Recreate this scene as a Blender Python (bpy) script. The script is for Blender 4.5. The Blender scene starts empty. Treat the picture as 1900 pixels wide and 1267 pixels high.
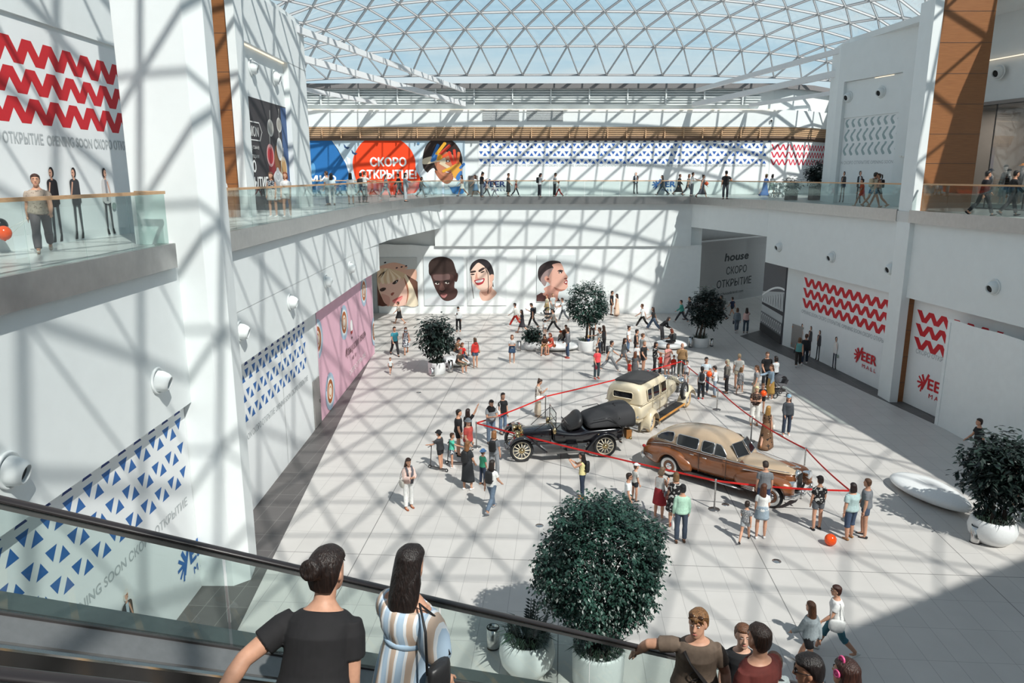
import bpy, bmesh, math, random
from mathutils import Vector, Matrix, noise
import numpy as np
PI = math.pi
EXPO = 0.12; SKY = .76; SUN = 4.85
sc = bpy.context.scene
COL = sc.collection
# ---------------------------------------------------------------- camera, sky, sun, exposure
cam_d = bpy.data.cameras.new('camera'); cam = bpy.data.objects.new('camera', cam_d); COL.objects.link(cam)
cam.location = (0, 0, 10); cam.rotation_euler = (math.radians(90 - 12.606), 0, 0)
cam_d.sensor_width = 36; cam_d.lens = 36 * 1375 / 1900; cam_d.clip_end = 2000; cam_d.clip_start = .05
sc.camera = cam
sc.view_settings.view_transform = 'Standard'; sc.view_settings.look = 'None'
sc.view_settings.gamma = 1; sc.view_settings.exposure = EXPO; sc.view_settings.use_curve_mapping = False
sc.cycles.use_denoising = True
sc.cycles.max_bounces = 10; sc.cycles.diffuse_bounces = 5; sc.cycles.glossy_bounces = 3
sc.cycles.transmission_bounces = 6; sc.cycles.transparent_max_bounces = 24
sc.cycles.caustics_reflective = False; sc.cycles.caustics_refractive = False
sc.cycles.sample_clamp_indirect = 6
W = bpy.data.worlds.new('sky'); sc.world = W; W.use_nodes = True
def world():
    nt = W.node_tree; N = nt.nodes; L = nt.links; N.clear()
    out = N.new('ShaderNodeOutputWorld'); bg = N.new('ShaderNodeBackground'); L.new(bg.outputs[0], out.inputs[0])
    bg.inputs[1].default_value = SKY
    tc = N.new('ShaderNodeTexCoord')
    sep = N.new('ShaderNodeSeparateXYZ'); L.new(tc.outputs['Generated'], sep.inputs[0])
    ramp = N.new('ShaderNodeValToRGB'); L.new(sep.outputs[2], ramp.inputs[0])
    e = ramp.color_ramp.elements
    e[0].position = 0.0; e[0].color = (.62, .84, .96, 1)
    e[1].position = .62; e[1].color = (.13, .22, .36, 1)
    m = e.new(.34); m.color = (.52, .78, .95, 1)
    mp = N.new('ShaderNodeMapping'); mp.inputs['Scale'].default_value = (1.2, 1.2, 6.5)
    L.new(tc.outputs['Generated'], mp.inputs[0])
    nz = N.new('ShaderNodeTexNoise'); nz.inputs['Scale'].default_value = 2.1; nz.inputs['Detail'].default_value = 6; nz.inputs['Roughness'].default_value = .6
    L.new(mp.outputs[0], nz.inputs[0])
    cr = N.new('ShaderNodeValToRGB'); L.new(nz.outputs[0], cr.inputs[0])
    cr.color_ramp.elements[0].position = .43; cr.color_ramp.elements[1].position = .68
    mx = N.new('ShaderNodeMix'); mx.data_type = 'RGBA'
    L.new(cr.outputs[0], mx.inputs[0]); L.new(ramp.outputs[0], mx.inputs[6]); mx.inputs[7].default_value = (.88, .98, 1.0, 1)
    L.new(mx.outputs[2], bg.inputs[0])
world()
sun_d = bpy.data.lights.new('sun', 'SUN'); sun = bpy.data.objects.new('sun', sun_d); COL.objects.link(sun)
sun_d.energy = SUN; sun_d.angle = math.radians(.62); sun_d.color = (1, .955, .89)
SUND = Vector((.361, -.556, .749)).normalized()
sun.location = SUND * 90; sun.rotation_euler = SUND.to_track_quat('Z', 'Y').to_euler()

# ---------------------------------------------------------------- pixel-to-plane helper used to survey the hall
_S, _C = math.sin(math.radians(12.606)), math.cos(math.radians(12.606))
def G(px, py, z=0.0):
    a = (px - 950) / 1375; b = (633.5 - py) / 1375
    t = (z - 10) / (-_S + b * _C); return Vector((a * t, (_C + b * _S) * t, z))

# ---------------------------------------------------------------- materials
MATS = {}
def mat(name, col, rough=.6, metal=0., var=.06, scale=18., bump=0., spec=.5, coat=0., bscale=None, emit=0.):
    if name in MATS: return MATS[name]
    m = bpy.data.materials.new(name); m.use_nodes = True; MATS[name] = m
    N = m.node_tree.nodes; L = m.node_tree.links; b = N['Principled BSDF']
    b.inputs['Roughness'].default_value = rough; b.inputs['Metallic'].default_value = metal
    b.inputs['Specular IOR Level'].default_value = spec; b.inputs['Coat Weight'].default_value = coat
    b.inputs['Base Color'].default_value = (*col, 1); m.diffuse_color = (*col, 1)
    if emit:
        b.inputs['Emission Color'].default_value = (*col, 1); b.inputs['Emission Strength'].default_value = emit
    if var or bump:
        tc = N.new('ShaderNodeTexCoord'); nz = N.new('ShaderNodeTexNoise'); nz.inputs['Scale'].default_value = scale; nz.inputs['Detail'].default_value = 3
        L.new(tc.outputs['Object'], nz.inputs[0])
        if var:
            r = N.new('ShaderNodeValToRGB'); L.new(nz.outputs[0], r.inputs[0])
            r.color_ramp.elements[0].position = .3; r.color_ramp.elements[1].position = .7
            r.color_ramp.elements[0].color = (*[c * (1 - var) for c in col], 1); r.color_ramp.elements[1].color = (*[min(1, c * (1 + var)) for c in col], 1)
            L.new(r.outputs[0], b.inputs['Base Color'])
        if bump:
            bp = N.new('ShaderNodeBump'); bp.inputs['Strength'].default_value = bump; bp.inputs['Distance'].default_value = .02
            if bscale:
                n2 = N.new('ShaderNodeTexNoise'); n2.inputs['Scale'].default_value = bscale; L.new(tc.outputs['Object'], n2.inputs[0]); L.new(n2.outputs[0], bp.inputs['Height'])
            else: L.new(nz.outputs[0], bp.inputs['Height'])
            L.new(bp.outputs[0], b.inputs['Normal'])
    return m
def srgb(*c):
    return tuple((x / 255 / 12.92 if x / 255 <= .04045 else ((x / 255 + .055) / 1.055) ** 2.4) for x in c)
def hexc(h):
    return srgb(int(h[0:2], 16), int(h[2:4], 16), int(h[4:6], 16))
def cm(h, rough=.7, **k):      # plain material by hex colour
    return mat('c_%s_%d_%d' % (h, rough * 100, k.get('metal', 0) * 10), hexc(h), rough, **k)
def glass_mat(name, tint, refl=.5, rough=.0):
    m = bpy.data.materials.new(name); m.use_nodes = True; MATS[name] = m
    N = m.node_tree.nodes; L = m.node_tree.links; N.clear()
    o = N.new('ShaderNodeOutputMaterial'); mx = N.new('ShaderNodeMixShader'); t = N.new('ShaderNodeBsdfTransparent'); g = N.new('ShaderNodeBsdfGlossy')
    t.inputs[0].default_value = (*tint, 1); g.inputs[0].default_value = (.95, .97, .97, 1); g.inputs['Roughness'].default_value = rough
    lw = N.new('ShaderNodeFresnel'); gm = N.new('ShaderNodeNewGeometry'); mr = N.new('ShaderNodeMapRange')   # same reflectance on both faces of the pane
    mr.inputs['To Min'].default_value = 1.5; mr.inputs['To Max'].default_value = 1 / 1.5; L.new(gm.outputs['Backfacing'], mr.inputs[0]); L.new(mr.outputs[0], lw.inputs[0])
    mu = N.new('ShaderNodeMath'); mu.operation = 'MULTIPLY'; mu.inputs[1].default_value = refl; L.new(lw.outputs[0], mu.inputs[0])
    L.new(mu.outputs[0], mx.inputs[0]); L.new(t.outputs[0], mx.inputs[1]); L.new(g.outputs[0], mx.inputs[2]); L.new(mx.outputs[0], o.inputs[0])
    return m
def pattern_mat(name, cols, scale=14., kind='noise', thr=.5):
    if name in MATS: return MATS[name]
    m = bpy.data.materials.new(name); m.use_nodes = True; MATS[name] = m
    N = m.node_tree.nodes; L = m.node_tree.links; b = N['Principled BSDF']; b.inputs['Roughness'].default_value = .85
    tc = N.new('ShaderNodeTexCoord')
    if kind == 'noise':
        t = N.new('ShaderNodeTexNoise'); t.inputs['Scale'].default_value = scale; t.inputs['Detail'].default_value = 1; L.new(tc.outputs['Object'], t.inputs[0]); o = t.outputs[0]
    elif kind == 'voronoi':
        t = N.new('ShaderNodeTexVoronoi'); t.inputs['Scale'].default_value = scale; L.new(tc.outputs['Object'], t.inputs[0]); o = t.outputs['Distance']
    elif kind == 'check':
        t = N.new('ShaderNodeTexWave'); t.inputs['Scale'].default_value = scale; t.bands_direction = 'Z'; L.new(tc.outputs['Object'], t.inputs[0]); o = t.outputs[0]
        t2 = N.new('ShaderNodeTexWave'); t2.inputs['Scale'].default_value = scale; t2.bands_direction = 'X'; L.new(tc.outputs['Object'], t2.inputs[0])
        a = N.new('ShaderNodeMath'); a.operation = 'ADD'; L.new(o, a.inputs[0]); L.new(t2.outputs[0], a.inputs[1])
        a2 = N.new('ShaderNodeMath'); a2.operation = 'MULTIPLY'; a2.inputs[1].default_value = .5; L.new(a.outputs[0], a2.inputs[0]); o = a2.outputs[0]
    elif kind == 'zebra':
        t = N.new('ShaderNodeTexWave'); t.inputs['Scale'].default_value = scale; t.inputs['Distortion'].default_value = 5; t.bands_direction = 'DIAGONAL'; L.new(tc.outputs['Object'], t.inputs[0]); o = t.outputs[0]
    else:
        t = N.new('ShaderNodeTexWave'); t.inputs['Scale'].default_value = scale; t.bands_direction = kind; L.new(tc.outputs['Object'], t.inputs[0]); o = t.outputs[0]
    r = N.new('ShaderNodeValToRGB'); L.new(o, r.inputs[0]); e = r.color_ramp.elements; r.color_ramp.interpolation = 'CONSTANT'
    n = len(cols); e[0].position = 0; e[0].color = (*cols[0], 1)
    if n == 2: e[1].position = thr; e[1].color = (*cols[1], 1)
    else:
        e[1].position = 1 / n + .05; e[1].color = (*cols[1], 1)
        for k in range(2, n): q = e.new(k / n + (.02 if k == 2 else 0)); q.color = (*cols[k], 1)
    L.new(r.outputs[0], b.inputs['Base Color'])
    return m

# ---------------------------------------------------------------- mesh builder
class MB:
    def __init__(s): s.v = []; s.f = []; s.m = []; s.sm = []
    def add(s, vs, fs, m=0, smooth=False):
        o = len(s.v); s.v.extend(tuple(v) for v in vs)
        for f in fs: s.f.append(tuple(o + i for i in f)); s.m.append(m); s.sm.append(smooth)
        return s
    def box(s, a, b, m=0):
        (x0, y0, z0), (x1, y1, z1) = a, b
        return s.add([(x0,y0,z0),(x1,y0,z0),(x1,y1,z0),(x0,y1,z0),(x0,y0,z1),(x1,y0,z1),(x1,y1,z1),(x0,y1,z1)],
            [(0,3,2,1),(4,5,6,7),(0,1,5,4),(1,2,6,5),(2,3,7,6),(3,0,4,7)], m)
    def obox(s, c, ax, m=0):   # centre + three half-axis vectors
        c = Vector(c); x, y, z = map(Vector, ax); p = []
        for k in (-1, 1):
            for (i, j) in ((-1,-1),(1,-1),(1,1),(-1,1)): p.append(c + x*i + y*j + z*k)
        return s.add(p, [(0,3,2,1),(4,5,6,7),(0,1,5,4),(1,2,6,5),(2,3,7,6),(3,0,4,7)], m)
    def beam(s, a, b, w, h, m=0, up=(0,0,1)):
        a, b = Vector(a), Vector(b); d = (b - a); l = d.length; d = d / l; u = Vector(up); r = d.cross(u)
        if r.length < 1e-4: r = d.cross(Vector((0,1,0)))
        r.normalize(); u = r.cross(d)
        return s.obox((a + b) / 2, (d * l / 2, r * w / 2, u * h / 2), m)
    def prism(s, pts, z0, z1, m=0):   # vertical extrusion of a plan polygon
        n = len(pts); v = [(p[0], p[1], z0) for p in pts] + [(p[0], p[1], z1) for p in pts]
        f = [tuple(range(n - 1, -1, -1)), tuple(range(n, 2 * n))] + [(i, (i+1) % n, n + (i+1) % n, n + i) for i in range(n)]
        return s.add(v, f, m)
    def wall(s, pts, z0, z1, t=.25, m=0):  # wall of thickness t (to the left of the path) along a polyline
        for k in range(len(pts) - 1):
            a, b = Vector(pts[k][:2]), Vector(pts[k+1][:2]); d = (b - a).normalized(); n = Vector((-d.y, d.x)) * t
            s.prism([a, b, b + n, a + n], z0, z1, m)
        return s
    def rings(s, R, m=0, cap=True, smooth=True, close=True):
        n = len(R[0]); vs = [p for r in R for p in r]; fs = []
        for i in range(len(R) - 1):
            for j in range(n if close else n - 1):
                k = (j + 1) % n; fs.append((i*n+j, i*n+k, (i+1)*n+k, (i+1)*n+j))
        s.add(vs, fs, m, smooth)
        if cap:
            o = len(s.v) - len(vs)
            s.f.append(tuple(o + j for j in range(n - 1, -1, -1))); s.m.append(m); s.sm.append(False)
            s.f.append(tuple(o + (len(R)-1)*n + j for j in range(n))); s.m.append(m); s.sm.append(False)
        return s
    def tube(s, pts, rad, n=8, m=0, cap=True, flat=None):
        P = [Vector(p) for p in pts]; rs = rad if isinstance(rad, (list, tuple)) else [rad] * len(P); R = []; ref = None
        for i, p in enumerate(P):
            t = (P[min(i+1, len(P)-1)] - P[max(i-1, 0)]).normalized()
            if ref is None: ref = Vector((0,0,1)) if abs(t.z) < .9 else Vector((1,0,0))
            a = t.cross(ref).normalized(); b = a.cross(t).normalized(); ref = b
            r = rs[i]; ra, rb = (r if isinstance(r, (tuple, list)) else (r, r))
            R.append([p + a * (ra * math.cos(2*PI*k/n)) + b * (rb * math.sin(2*PI*k/n)) for k in range(n)])
        return s.rings(R, m, cap)
    def lathe(s, prof, c=(0,0,0), n=24, m=0, ax=None, smooth=True, cap=True):
        c = Vector(c); q = Vector((0,0,1)).rotation_difference(Vector(ax).normalized()) if ax is not None else None; R = []
        for r, z in prof:
            ring = []
            for k in range(n):
                p = Vector((r * math.cos(2*PI*k/n), r * math.sin(2*PI*k/n), z))
                if q: p = q @ p
                ring.append(c + p)
            R.append(ring)
        return s.rings(R, m, cap, smooth)
    def ball(s, c, r, n=12, k=8, m=0, rot=None):
        rx, ry, rz = r if isinstance(r, (tuple, list)) else (r, r, r); c = Vector(c); R = []
        for i in range(k + 1):
            a = PI * (i + .02) / (k + .04) ; ring = []
            for j in range(n):
                p = Vector((rx*math.sin(a)*math.cos(2*PI*j/n), ry*math.sin(a)*math.sin(2*PI*j/n), -rz*math.cos(a)))
                if rot: p = rot @ p
                ring.append(c + p)
            R.append(ring)
        return s.rings(R, m, True)
    def grid(s, nu, nv, fn, m=0, smooth=True, wrap=False):
        vs = [fn(i / nu, j / nv) for j in range(nv + 1) for i in range(nu + 1)]
        fs = [(j*(nu+1)+i, j*(nu+1)+i+1, (j+1)*(nu+1)+i+1, (j+1)*(nu+1)+i) for j in range(nv) for i in range(nu)]
        return s.add(vs, fs, m, smooth)
    def xf(s, M):
        s.v = [tuple(M @ Vector(v)) for v in s.v]; return s
    def build(s, name, mats, parent=None, mods=None, **props):
        me = bpy.data.meshes.new(name); me.from_pydata(s.v, [], s.f)
        for m in (mats if isinstance(mats, (list, tuple)) else [mats]): me.materials.append(m)
        me.polygons.foreach_set('material_index', s.m); me.polygons.foreach_set('use_smooth', s.sm)
        me.update(); o = bpy.data.objects.new(name, me); COL.objects.link(o)
        if parent: o.parent = parent
        for k, v in props.items(): o[k] = v
        if mods: mods(o)
        return o
def bevel(w=.01, seg=2, ang=35):
    def f(o):
        b = o.modifiers.new('bevel', 'BEVEL'); b.width = w; b.segments = seg; b.limit_method = 'ANGLE'; b.angle_limit = math.radians(ang); b.harden_normals = False
    return f
def subsurf(n=2):
    def f(o):
        b = o.modifiers.new('sub', 'SUBSURF'); b.levels = n; b.render_levels = n
    return f
def tag(o, label=None, cat=None, group=None, kind=None):
    if label: o['label'] = label
    if cat: o['category'] = cat
    if group: o['group'] = group
    if kind: o['kind'] = kind
    return o
def thing(name, label, cat, loc=(0,0,0), rz=0., group=None):
    o = bpy.data.objects.new(name, None); COL.objects.link(o); o.location = loc; o.rotation_euler = (0, 0, rz); o.empty_display_size = .2
    return tag(o, label, cat, group)
def struct(name, mb, mats, parent=None, mods=None):
    o = mb.build(name, mats, parent, mods)
    if not parent: o['kind'] = 'structure'
    return o
def copy_tree(o, parent=None):
    c = o.copy(); COL.objects.link(c)
    if parent: c.parent = parent
    for ch in o.children: copy_tree(ch, c)
    return c
_tc = {}
def text_mesh(s, bold=.0):
    if (s, bold) in _tc: return _tc[s, bold]
    cu = bpy.data.curves.new('t', 'FONT'); cu.body = s; cu.size = 1; cu.offset = bold; cu.extrude = .0; cu.fill_mode = 'FRONT'; cu.resolution_u = 3
    ob = bpy.data.objects.new('t', cu); me = ob.to_mesh()
    v = [tuple(q.co) for q in me.vertices]; f = [tuple(p.vertices) for p in me.polygons]; ob.to_mesh_clear(); bpy.data.objects.remove(ob); bpy.data.curves.remove(cu)
    v2, f2 = [], []
    for i, fc in enumerate(f):      # glyph contours overlap: every facet gets its own hair-thin level
        f2.append(tuple(range(len(v2), len(v2) + len(fc)))); v2 += [(v[j][0], v[j][1], (i * 7 % 13) * .00002) for j in fc]
    v, f = v2, f2; xs = [p[0] for p in v]; ys = [p[1] for p in v]; _tc[s, bold] = (v, f, min(xs), max(xs), min(ys), max(ys)); return _tc[s, bold]
class Panel:   # flat printed artwork: origin, unit u (reading direction) and v (up); n faces the reader
    def __init__(s, o, u, v=(0,0,1)):
        s.o = Vector(o); s.u = Vector(u).normalized(); s.v = Vector(v).normalized(); s.n = s.u.cross(s.v); s.mb = MB(); s.mats = []; s.h = .0012
    def mi(s, m):
        if isinstance(m, str): m = cm(m, .75, var=.02)
        if m not in s.mats: s.mats.append(m)
        return s.mats.index(m)
    def P(s, a, b, h=None): return s.o + s.u * a + s.v * b + s.n * (s.h if h is None else h)
    def board(s, w, h, m, t=.03, u0=0, v0=0):
        s.mb.obox(s.o + s.u*(u0 + w/2) + s.v*(v0 + h/2) - s.n*(t/2), (s.u*w/2, s.v*h/2, s.n*t/2), s.mi(m)); return s
    def poly(s, pts, m, up=True):
        if up: s.h += .0005
        ar = sum(pts[i][0]*pts[(i+1)%len(pts)][1] - pts[(i+1)%len(pts)][0]*pts[i][1] for i in range(len(pts)))
        if ar < 0: pts = pts[::-1]
        s.mb.add([s.P(*p) for p in pts], [tuple(range(len(pts)))], s.mi(m)); return s
    def ell(s, cx, cy, rx, ry, m, rot=0, n=24, a0=0, a1=360):
        c, q = math.cos(math.radians(rot)), math.sin(math.radians(rot)); p = []
        full = a1 - a0 >= 360
        for k in range(n if full else n + 1):
            a = math.radians(a0 + (a1 - a0) * k / n); x, y = rx*math.cos(a), ry*math.sin(a); p.append((cx + x*c - y*q, cy + x*q + y*c))
        return s.poly(p, m)
    def blob(s, pts, m, sub=5):   # closed Catmull-Rom outline
        n = len(pts); o = []
        for i in range(n):
            p0, p1, p2, p3 = (Vector(pts[(i+k-1) % n]) for k in range(4))
            for t in [j / sub for j in range(sub)]:
                o.append(tuple(.5*((2*p1) + (p2-p0)*t + (2*p0-5*p1+4*p2-p3)*t*t + (3*p1-p0-3*p2+p3)*t**3)))
        return s.poly(o, m)
    def line(s, pts, w, m, closed=False):
        s.h += .0005; P = [Vector(p) for p in pts]
        for i in range(len(P) - (0 if closed else 1)):
            a, b = P[i], P[(i+1) % len(P)]; d = (b - a).normalized(); n = Vector((-d.y, d.x)) * w / 2; a2 = a - d * w * .3; b2 = b + d * w * .3
            s.h += .00025; s.poly([a2 - n, b2 - n, b2 + n, a2 + n], m, False)
        return s
    def text(s, t, u, v, h, m, w=None, bold=.012, center=False, slant=0.):
        vs, fs, x0, x1, y0, y1 = text_mesh(t, 0.); s.h += .0008
        sy = h / .72; sx = sy if w is None else w / (x1 - x0)
        off = -(x1 - x0) * sx / 2 if center else 0
        for i, (ex, ey) in enumerate(((0, 0),) if bold <= 0 else ((-1, 0), (1, 0), (0, -1), (0, 1), (0, 0))):     # heavier weight: overlaid impressions
            s.mb.add([s.P(u + off + (p[0] - x0) * sx + slant * p[1] * sy + ex * bold * sy * 1.3, v + (p[1] + ey * bold * .9) * sy, s.h + i * .00028 + p[2]) for p in vs], fs, s.mi(m))
        s.h += .0016; return s
    def build(s, name, parent=None, label=None, cat=None, group=None):
        o = s.mb.build(name, s.mats, parent); tag(o, label, cat, group); return o
# ---------------------------------------------------------------- surfaces of the hall
WALL = mat('white_paint', (.775, .81, .81), .72, var=.015, scale=2, bump=.04, bscale=60)
FABRIC = mat('hoarding_fabric', (.82, .85, .85), .8, var=.02, scale=3, bump=.35, bscale=1.1)
STEEL = mat('brushed_steel', (.50, .49, .48), .32, .9, var=.05, scale=6)
CHROME = mat('chrome', (.82, .82, .82), .12, 1., var=0)
FRAME = mat('skylight_steel', (.50, .50, .505), .45, .0, var=.03, scale=4)
DARKM = mat('dark_metal', (.06, .055, .055), .5, .3)
HOLE = mat('dark_recess', (.03, .03, .03), .9)
def wood_mat(name, c1, c2, sc_=(.6, .6, 14)):
    m = bpy.data.materials.new(name); m.use_nodes = True; MATS[name] = m; N = m.node_tree.nodes; L = m.node_tree.links; b = N['Principled BSDF']
    tc = N.new('ShaderNodeTexCoord'); mp = N.new('ShaderNodeMapping'); mp.inputs['Scale'].default_value = sc_; L.new(tc.outputs['Object'], mp.inputs[0])
    nz = N.new('ShaderNodeTexNoise'); nz.inputs['Scale'].default_value = 3; nz.inputs['Detail'].default_value = 5; nz.inputs['Distortion'].default_value = .6; L.new(mp.outputs[0], nz.inputs[0])
    r = N.new('ShaderNodeValToRGB'); L.new(nz.outputs[0], r.inputs[0]); e = r.color_ramp.elements
    e[0].position = .3; e[0].color = (*c1, 1); e[1].position = .72; e[1].color = (*c2, 1); L.new(r.outputs[0], b.inputs['Base Color']); b.inputs['Roughness'].default_value = .45
    return m
WOOD = wood_mat('oak_veneer', (.23, .088, .028), (.31, .125, .042))
RAILW = wood_mat('beech_handrail', (.52, .30, .15), (.64, .40, .22), (2, 2, 20))
SLAT = wood_mat('larch_slats', (.55, .34, .19), (.66, .44, .27), (14, .6, .6))
def tiles(name, base, alt, grout, w, h, rot, gap=.006, rough=.35, joint=None):
    m = bpy.data.materials.new(name); m.use_nodes = True; MATS[name] = m; N = m.node_tree.nodes; L = m.node_tree.links; b = N['Principled BSDF']
    tc = N.new('ShaderNodeTexCoord'); mp = N.new('ShaderNodeMapping'); mp.inputs['Rotation'].default_value = (0, 0, math.radians(rot) + PI / 2); L.new(tc.outputs['Object'], mp.inputs[0])
    br = N.new('ShaderNodeTexBrick'); L.new(mp.outputs[0], br.inputs[0]); br.inputs['Scale'].default_value = 1; br.inputs['Brick Width'].default_value = h; br.inputs['Row Height'].default_value = w
    br.inputs['Mortar Size'].default_value = gap; br.offset = 0; br.inputs['Mortar Smooth'].default_value = .2
    br.inputs['Color1'].default_value = (*base, 1); br.inputs['Color2'].default_value = (*alt, 1); br.inputs['Mortar'].default_value = (*grout, 1)
    col = br.outputs[0]
    nz = N.new('ShaderNodeTexNoise'); nz.inputs['Scale'].default_value = 1.3; nz.inputs['Detail'].default_value = 6; L.new(tc.outputs['Object'], nz.inputs[0])
    mx = N.new('ShaderNodeMix'); mx.data_type = 'RGBA'; mx.blend_type = 'MULTIPLY'; mx.inputs[0].default_value = .16; L.new(col, mx.inputs[6]); L.new(nz.outputs[0], mx.inputs[7]); col = mx.outputs[2]
    if joint:
        b2 = N.new('ShaderNodeTexBrick'); L.new(mp.outputs[0], b2.inputs[0]); b2.inputs['Scale'].default_value = 1; b2.inputs['Brick Width'].default_value = joint[1]; b2.inputs['Row Height'].default_value = joint[0]; b2.offset = 0
        b2.inputs['Mortar Size'].default_value = .012; b2.inputs['Color1'].default_value = b2.inputs['Color2'].default_value = (0, 0, 0, 1); b2.inputs['Mortar'].default_value = (1, 1, 1, 1)
        m2 = N.new('ShaderNodeMix'); m2.data_type = 'RGBA'; L.new(b2.outputs[0], m2.inputs[0]); L.new(col, m2.inputs[6]); m2.inputs[7].default_value = (.20, .19, .185, 1); col = m2.outputs[2]
    L.new(col, b.inputs['Base Color']); b.inputs['Roughness'].default_value = rough; b.inputs['Specular IOR Level'].default_value = .35
    return m
FLOOR = tiles('porcelain_tile', (.615, .588, .562), (.59, .565, .54), (.38, .36, .35), .6, 1.2, 4, .006, .38, (5.4, 18.))
DKTILE = tiles('grey_border_tile', (.105, .097, .095), (.125, .116, .114), (.24, .23, .22), .6, .9, 4, .007, .45)
UPFLOOR = tiles('gallery_tile', (.66, .66, .65), (.63, .63, .62), (.45, .45, .44), .6, 1.2, 2, .006, .3)

UF, UB = 8.5, 8.05       # gallery floor and underside
TOP = 17.0
struct('floor', MB().prism([(-24, -14), (30, -14), (30, 70), (-24, 70)], -.3, 0), FLOOR)
def strip_x(y): return -6.19 - .0685 * (y - 14.87)
struct('trim_1', MB().prism([(strip_x(4), 4), (strip_x(41.9), 41.9), (-8.2, 41.9), (-8.2, 4)], -.01, .006), DKTILE)
struct('trim_2', MB().prism([(14.55, 46.3), (16.3, 36.5), (17.45, 29.0), (19.2, 29), (18.2, 33.5), (16.75, 42), (16.75, 48.4)], -.01, .006), DKTILE)

# --- left side
def rwx(y): return 16.6 + .118 * (42 - y)          # right-hand ground floor shop front line
LP1, LP2 = -7.75, -7.95
mb = MB().box((-8.6, -12, 0), (LP1, 16.7, 4.9)).box((-8.6, -12, 4.8), (-7.55, 16.75, UB))
mb.box((-8.8, 17.9, 0), (LP2, 41.8, 4.9)).prism([(-7.6, 17.9), (-7.6, 38), (-7.25, 44), (-5.85, 51), (-5.15, 54.3), (-5.6, 54.5), (-6.3, 51), (-7.7, 44), (-8.1, 41.9), (-8.8, 41.8), (-8.8, 17.9)], 4.85 + 1.45, UB)
mb.prism([(-7.6, 17.9), (-7.6, 38), (-7.45, 41.6), (-8.1, 41.8), (-8.8, 41.8), (-8.8, 17.9)], 4.82, 6.31)
mb.box((-10.6, 41.5, 0), (-10.3, 55, 6.5)).box((-10.4, 41.5, 0), (-8.5, 41.8, 6.5))
struct('wall_left', mb, WALL)
struct('wall_left_pier', MB().prism([(-8.45, 16.72), (-6.95, 16.72), (-6.62, 17.02), (-6.75, 17.9), (-8.45, 17.9)], 0, TOP), WALL, mods=bevel(.012, 2))
mb = MB().box((-10.8, -12, UF), (-10.3, 21.8, TOP)).box((-11.7, 21.6, UF), (-11.2, 28.4, TOP)).box((-11.4, 21.6, UF), (-10.3, 21.9, TOP))
mb.box((-10.8, 28.2, UF), (-10.42, 38.3, TOP)).box((-10.42, 28.2, 14.98), (-10.12, 38.35, TOP)).box((-10.42, 28.2, UF), (-10.12, 29.55, 15)).box((-10.42, 35.4, UF), (-10.12, 38.35, 15))
mb.box((-10.42, 29.5, 13.05), (-10.36, 35.5, 15))
mb.box((-10.42, -12, 13.25), (-10.22, 21.8, TOP)).box((-18.8, 38, UF), (-18.4, 62, TOP)).box((-18.8, 38, UF), (-10.3, 38.3, TOP))
struct('wall_left_gallery', mb, WALL)
mb = MB().box((-11.2, 27.85, UF), (-10.02, 28.5, TOP), 0).box((-10.02, 27.75, UF), (-9.72, 28.6, TOP), 1)
for z in (9.7, 11.0, 12.3, 13.6, 14.9, 16.2): mb.box((-11.2, 27.845, z), (-10.02, 27.86, z + .012), 2)
tag(mb.build('timber_pier', [WOOD, WALL, DARKM]), 'oak clad pier with a white front edge on the left gallery', 'pillar')
# --- back
mb = MB().box((-10.6, 54.6, 0), (13.9, 55.0, 6.6)).box((-5.6, 54.15, 5.0), (13.0, 54.7, UB))
struct('wall_back', mb, WALL)
Hb = MB()
def hoard(u, v):
    x = -9.9 + u * 23.75; z = v * (5.06 + .05 * math.sin(u * 29) + .03 * math.sin(u * 71)); return (x, 54.32 + .012 * math.sin(u * 90 + v * 3), z)
Hb.grid(120, 8, hoard).box((-9.9, 54.34, 0), (13.84, 54.42, 5.0))
struct('wall_back_hoarding', Hb, FABRIC)
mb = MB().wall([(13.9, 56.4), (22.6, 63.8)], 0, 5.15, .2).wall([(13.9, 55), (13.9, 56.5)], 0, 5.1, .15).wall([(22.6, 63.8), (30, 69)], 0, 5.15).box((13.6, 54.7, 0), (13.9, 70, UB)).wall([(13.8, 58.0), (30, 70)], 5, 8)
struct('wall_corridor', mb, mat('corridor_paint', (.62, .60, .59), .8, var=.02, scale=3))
# upper back wall with its corner bend on the right
UBK = [(-18.5, 61), (20.6, 61), (22.2, 61.35), (24, 62.4), (31, 69)]
mb = MB().wall(UBK, UF, TOP, .4).wall([(p[0] + (0 if i < 1 else .12), p[1] - .55) for i, p in enumerate(UBK)], 13.75, 15.02, .56)
struct('wall_back_gallery', mb, WALL)
mb = MB()
for k in range(7):
    z = 15.42 + k * .19; mb.box((-18.4, 60.78, z), (19.5, 60.98, z + .08))
for x in range(-18, 20, 3): mb.box((x, 60.62, 15.4), (x + .09, 60.95, 16.7))
struct('trim_3', mb, WALL)
struct('trim_4', MB().box((-18.5, 60.35, 16.62), (21, 61, 16.98)).wall([(20.9, 60.35), (24, 61.8), (31, 68.4)], 16.62, 16.98, .5), mat('ring_beam_grey', (.20, .19, .19), .6))
mb = MB()
for k in range(6):
    z = 12.93 + k * .14
    for i in range(len(UBK) - 1):
        a, b = UBK[i], UBK[i+1]; o = .50 - .05 * (5 - k)
        mb.beam((a[0], a[1] - o, z + .05), (b[0], b[1] - o, z + .05), .045, .10)
x = -18.
while x < 21: mb.box((x, 60.5, 12.9), (x + .07, 60.62, 13.75)); x += 1.5
struct('trim_5', mb, SLAT)
struct('trim_6', MB().wall([(p[0], p[1] - .12) for p in UBK], 12.72, 12.93, .1).wall([(p[0], p[1] - .3) for p in UBK], 12.9, 13.78, .05), mat('soffit_brown', (.17, .11, .075), .8))
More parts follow.
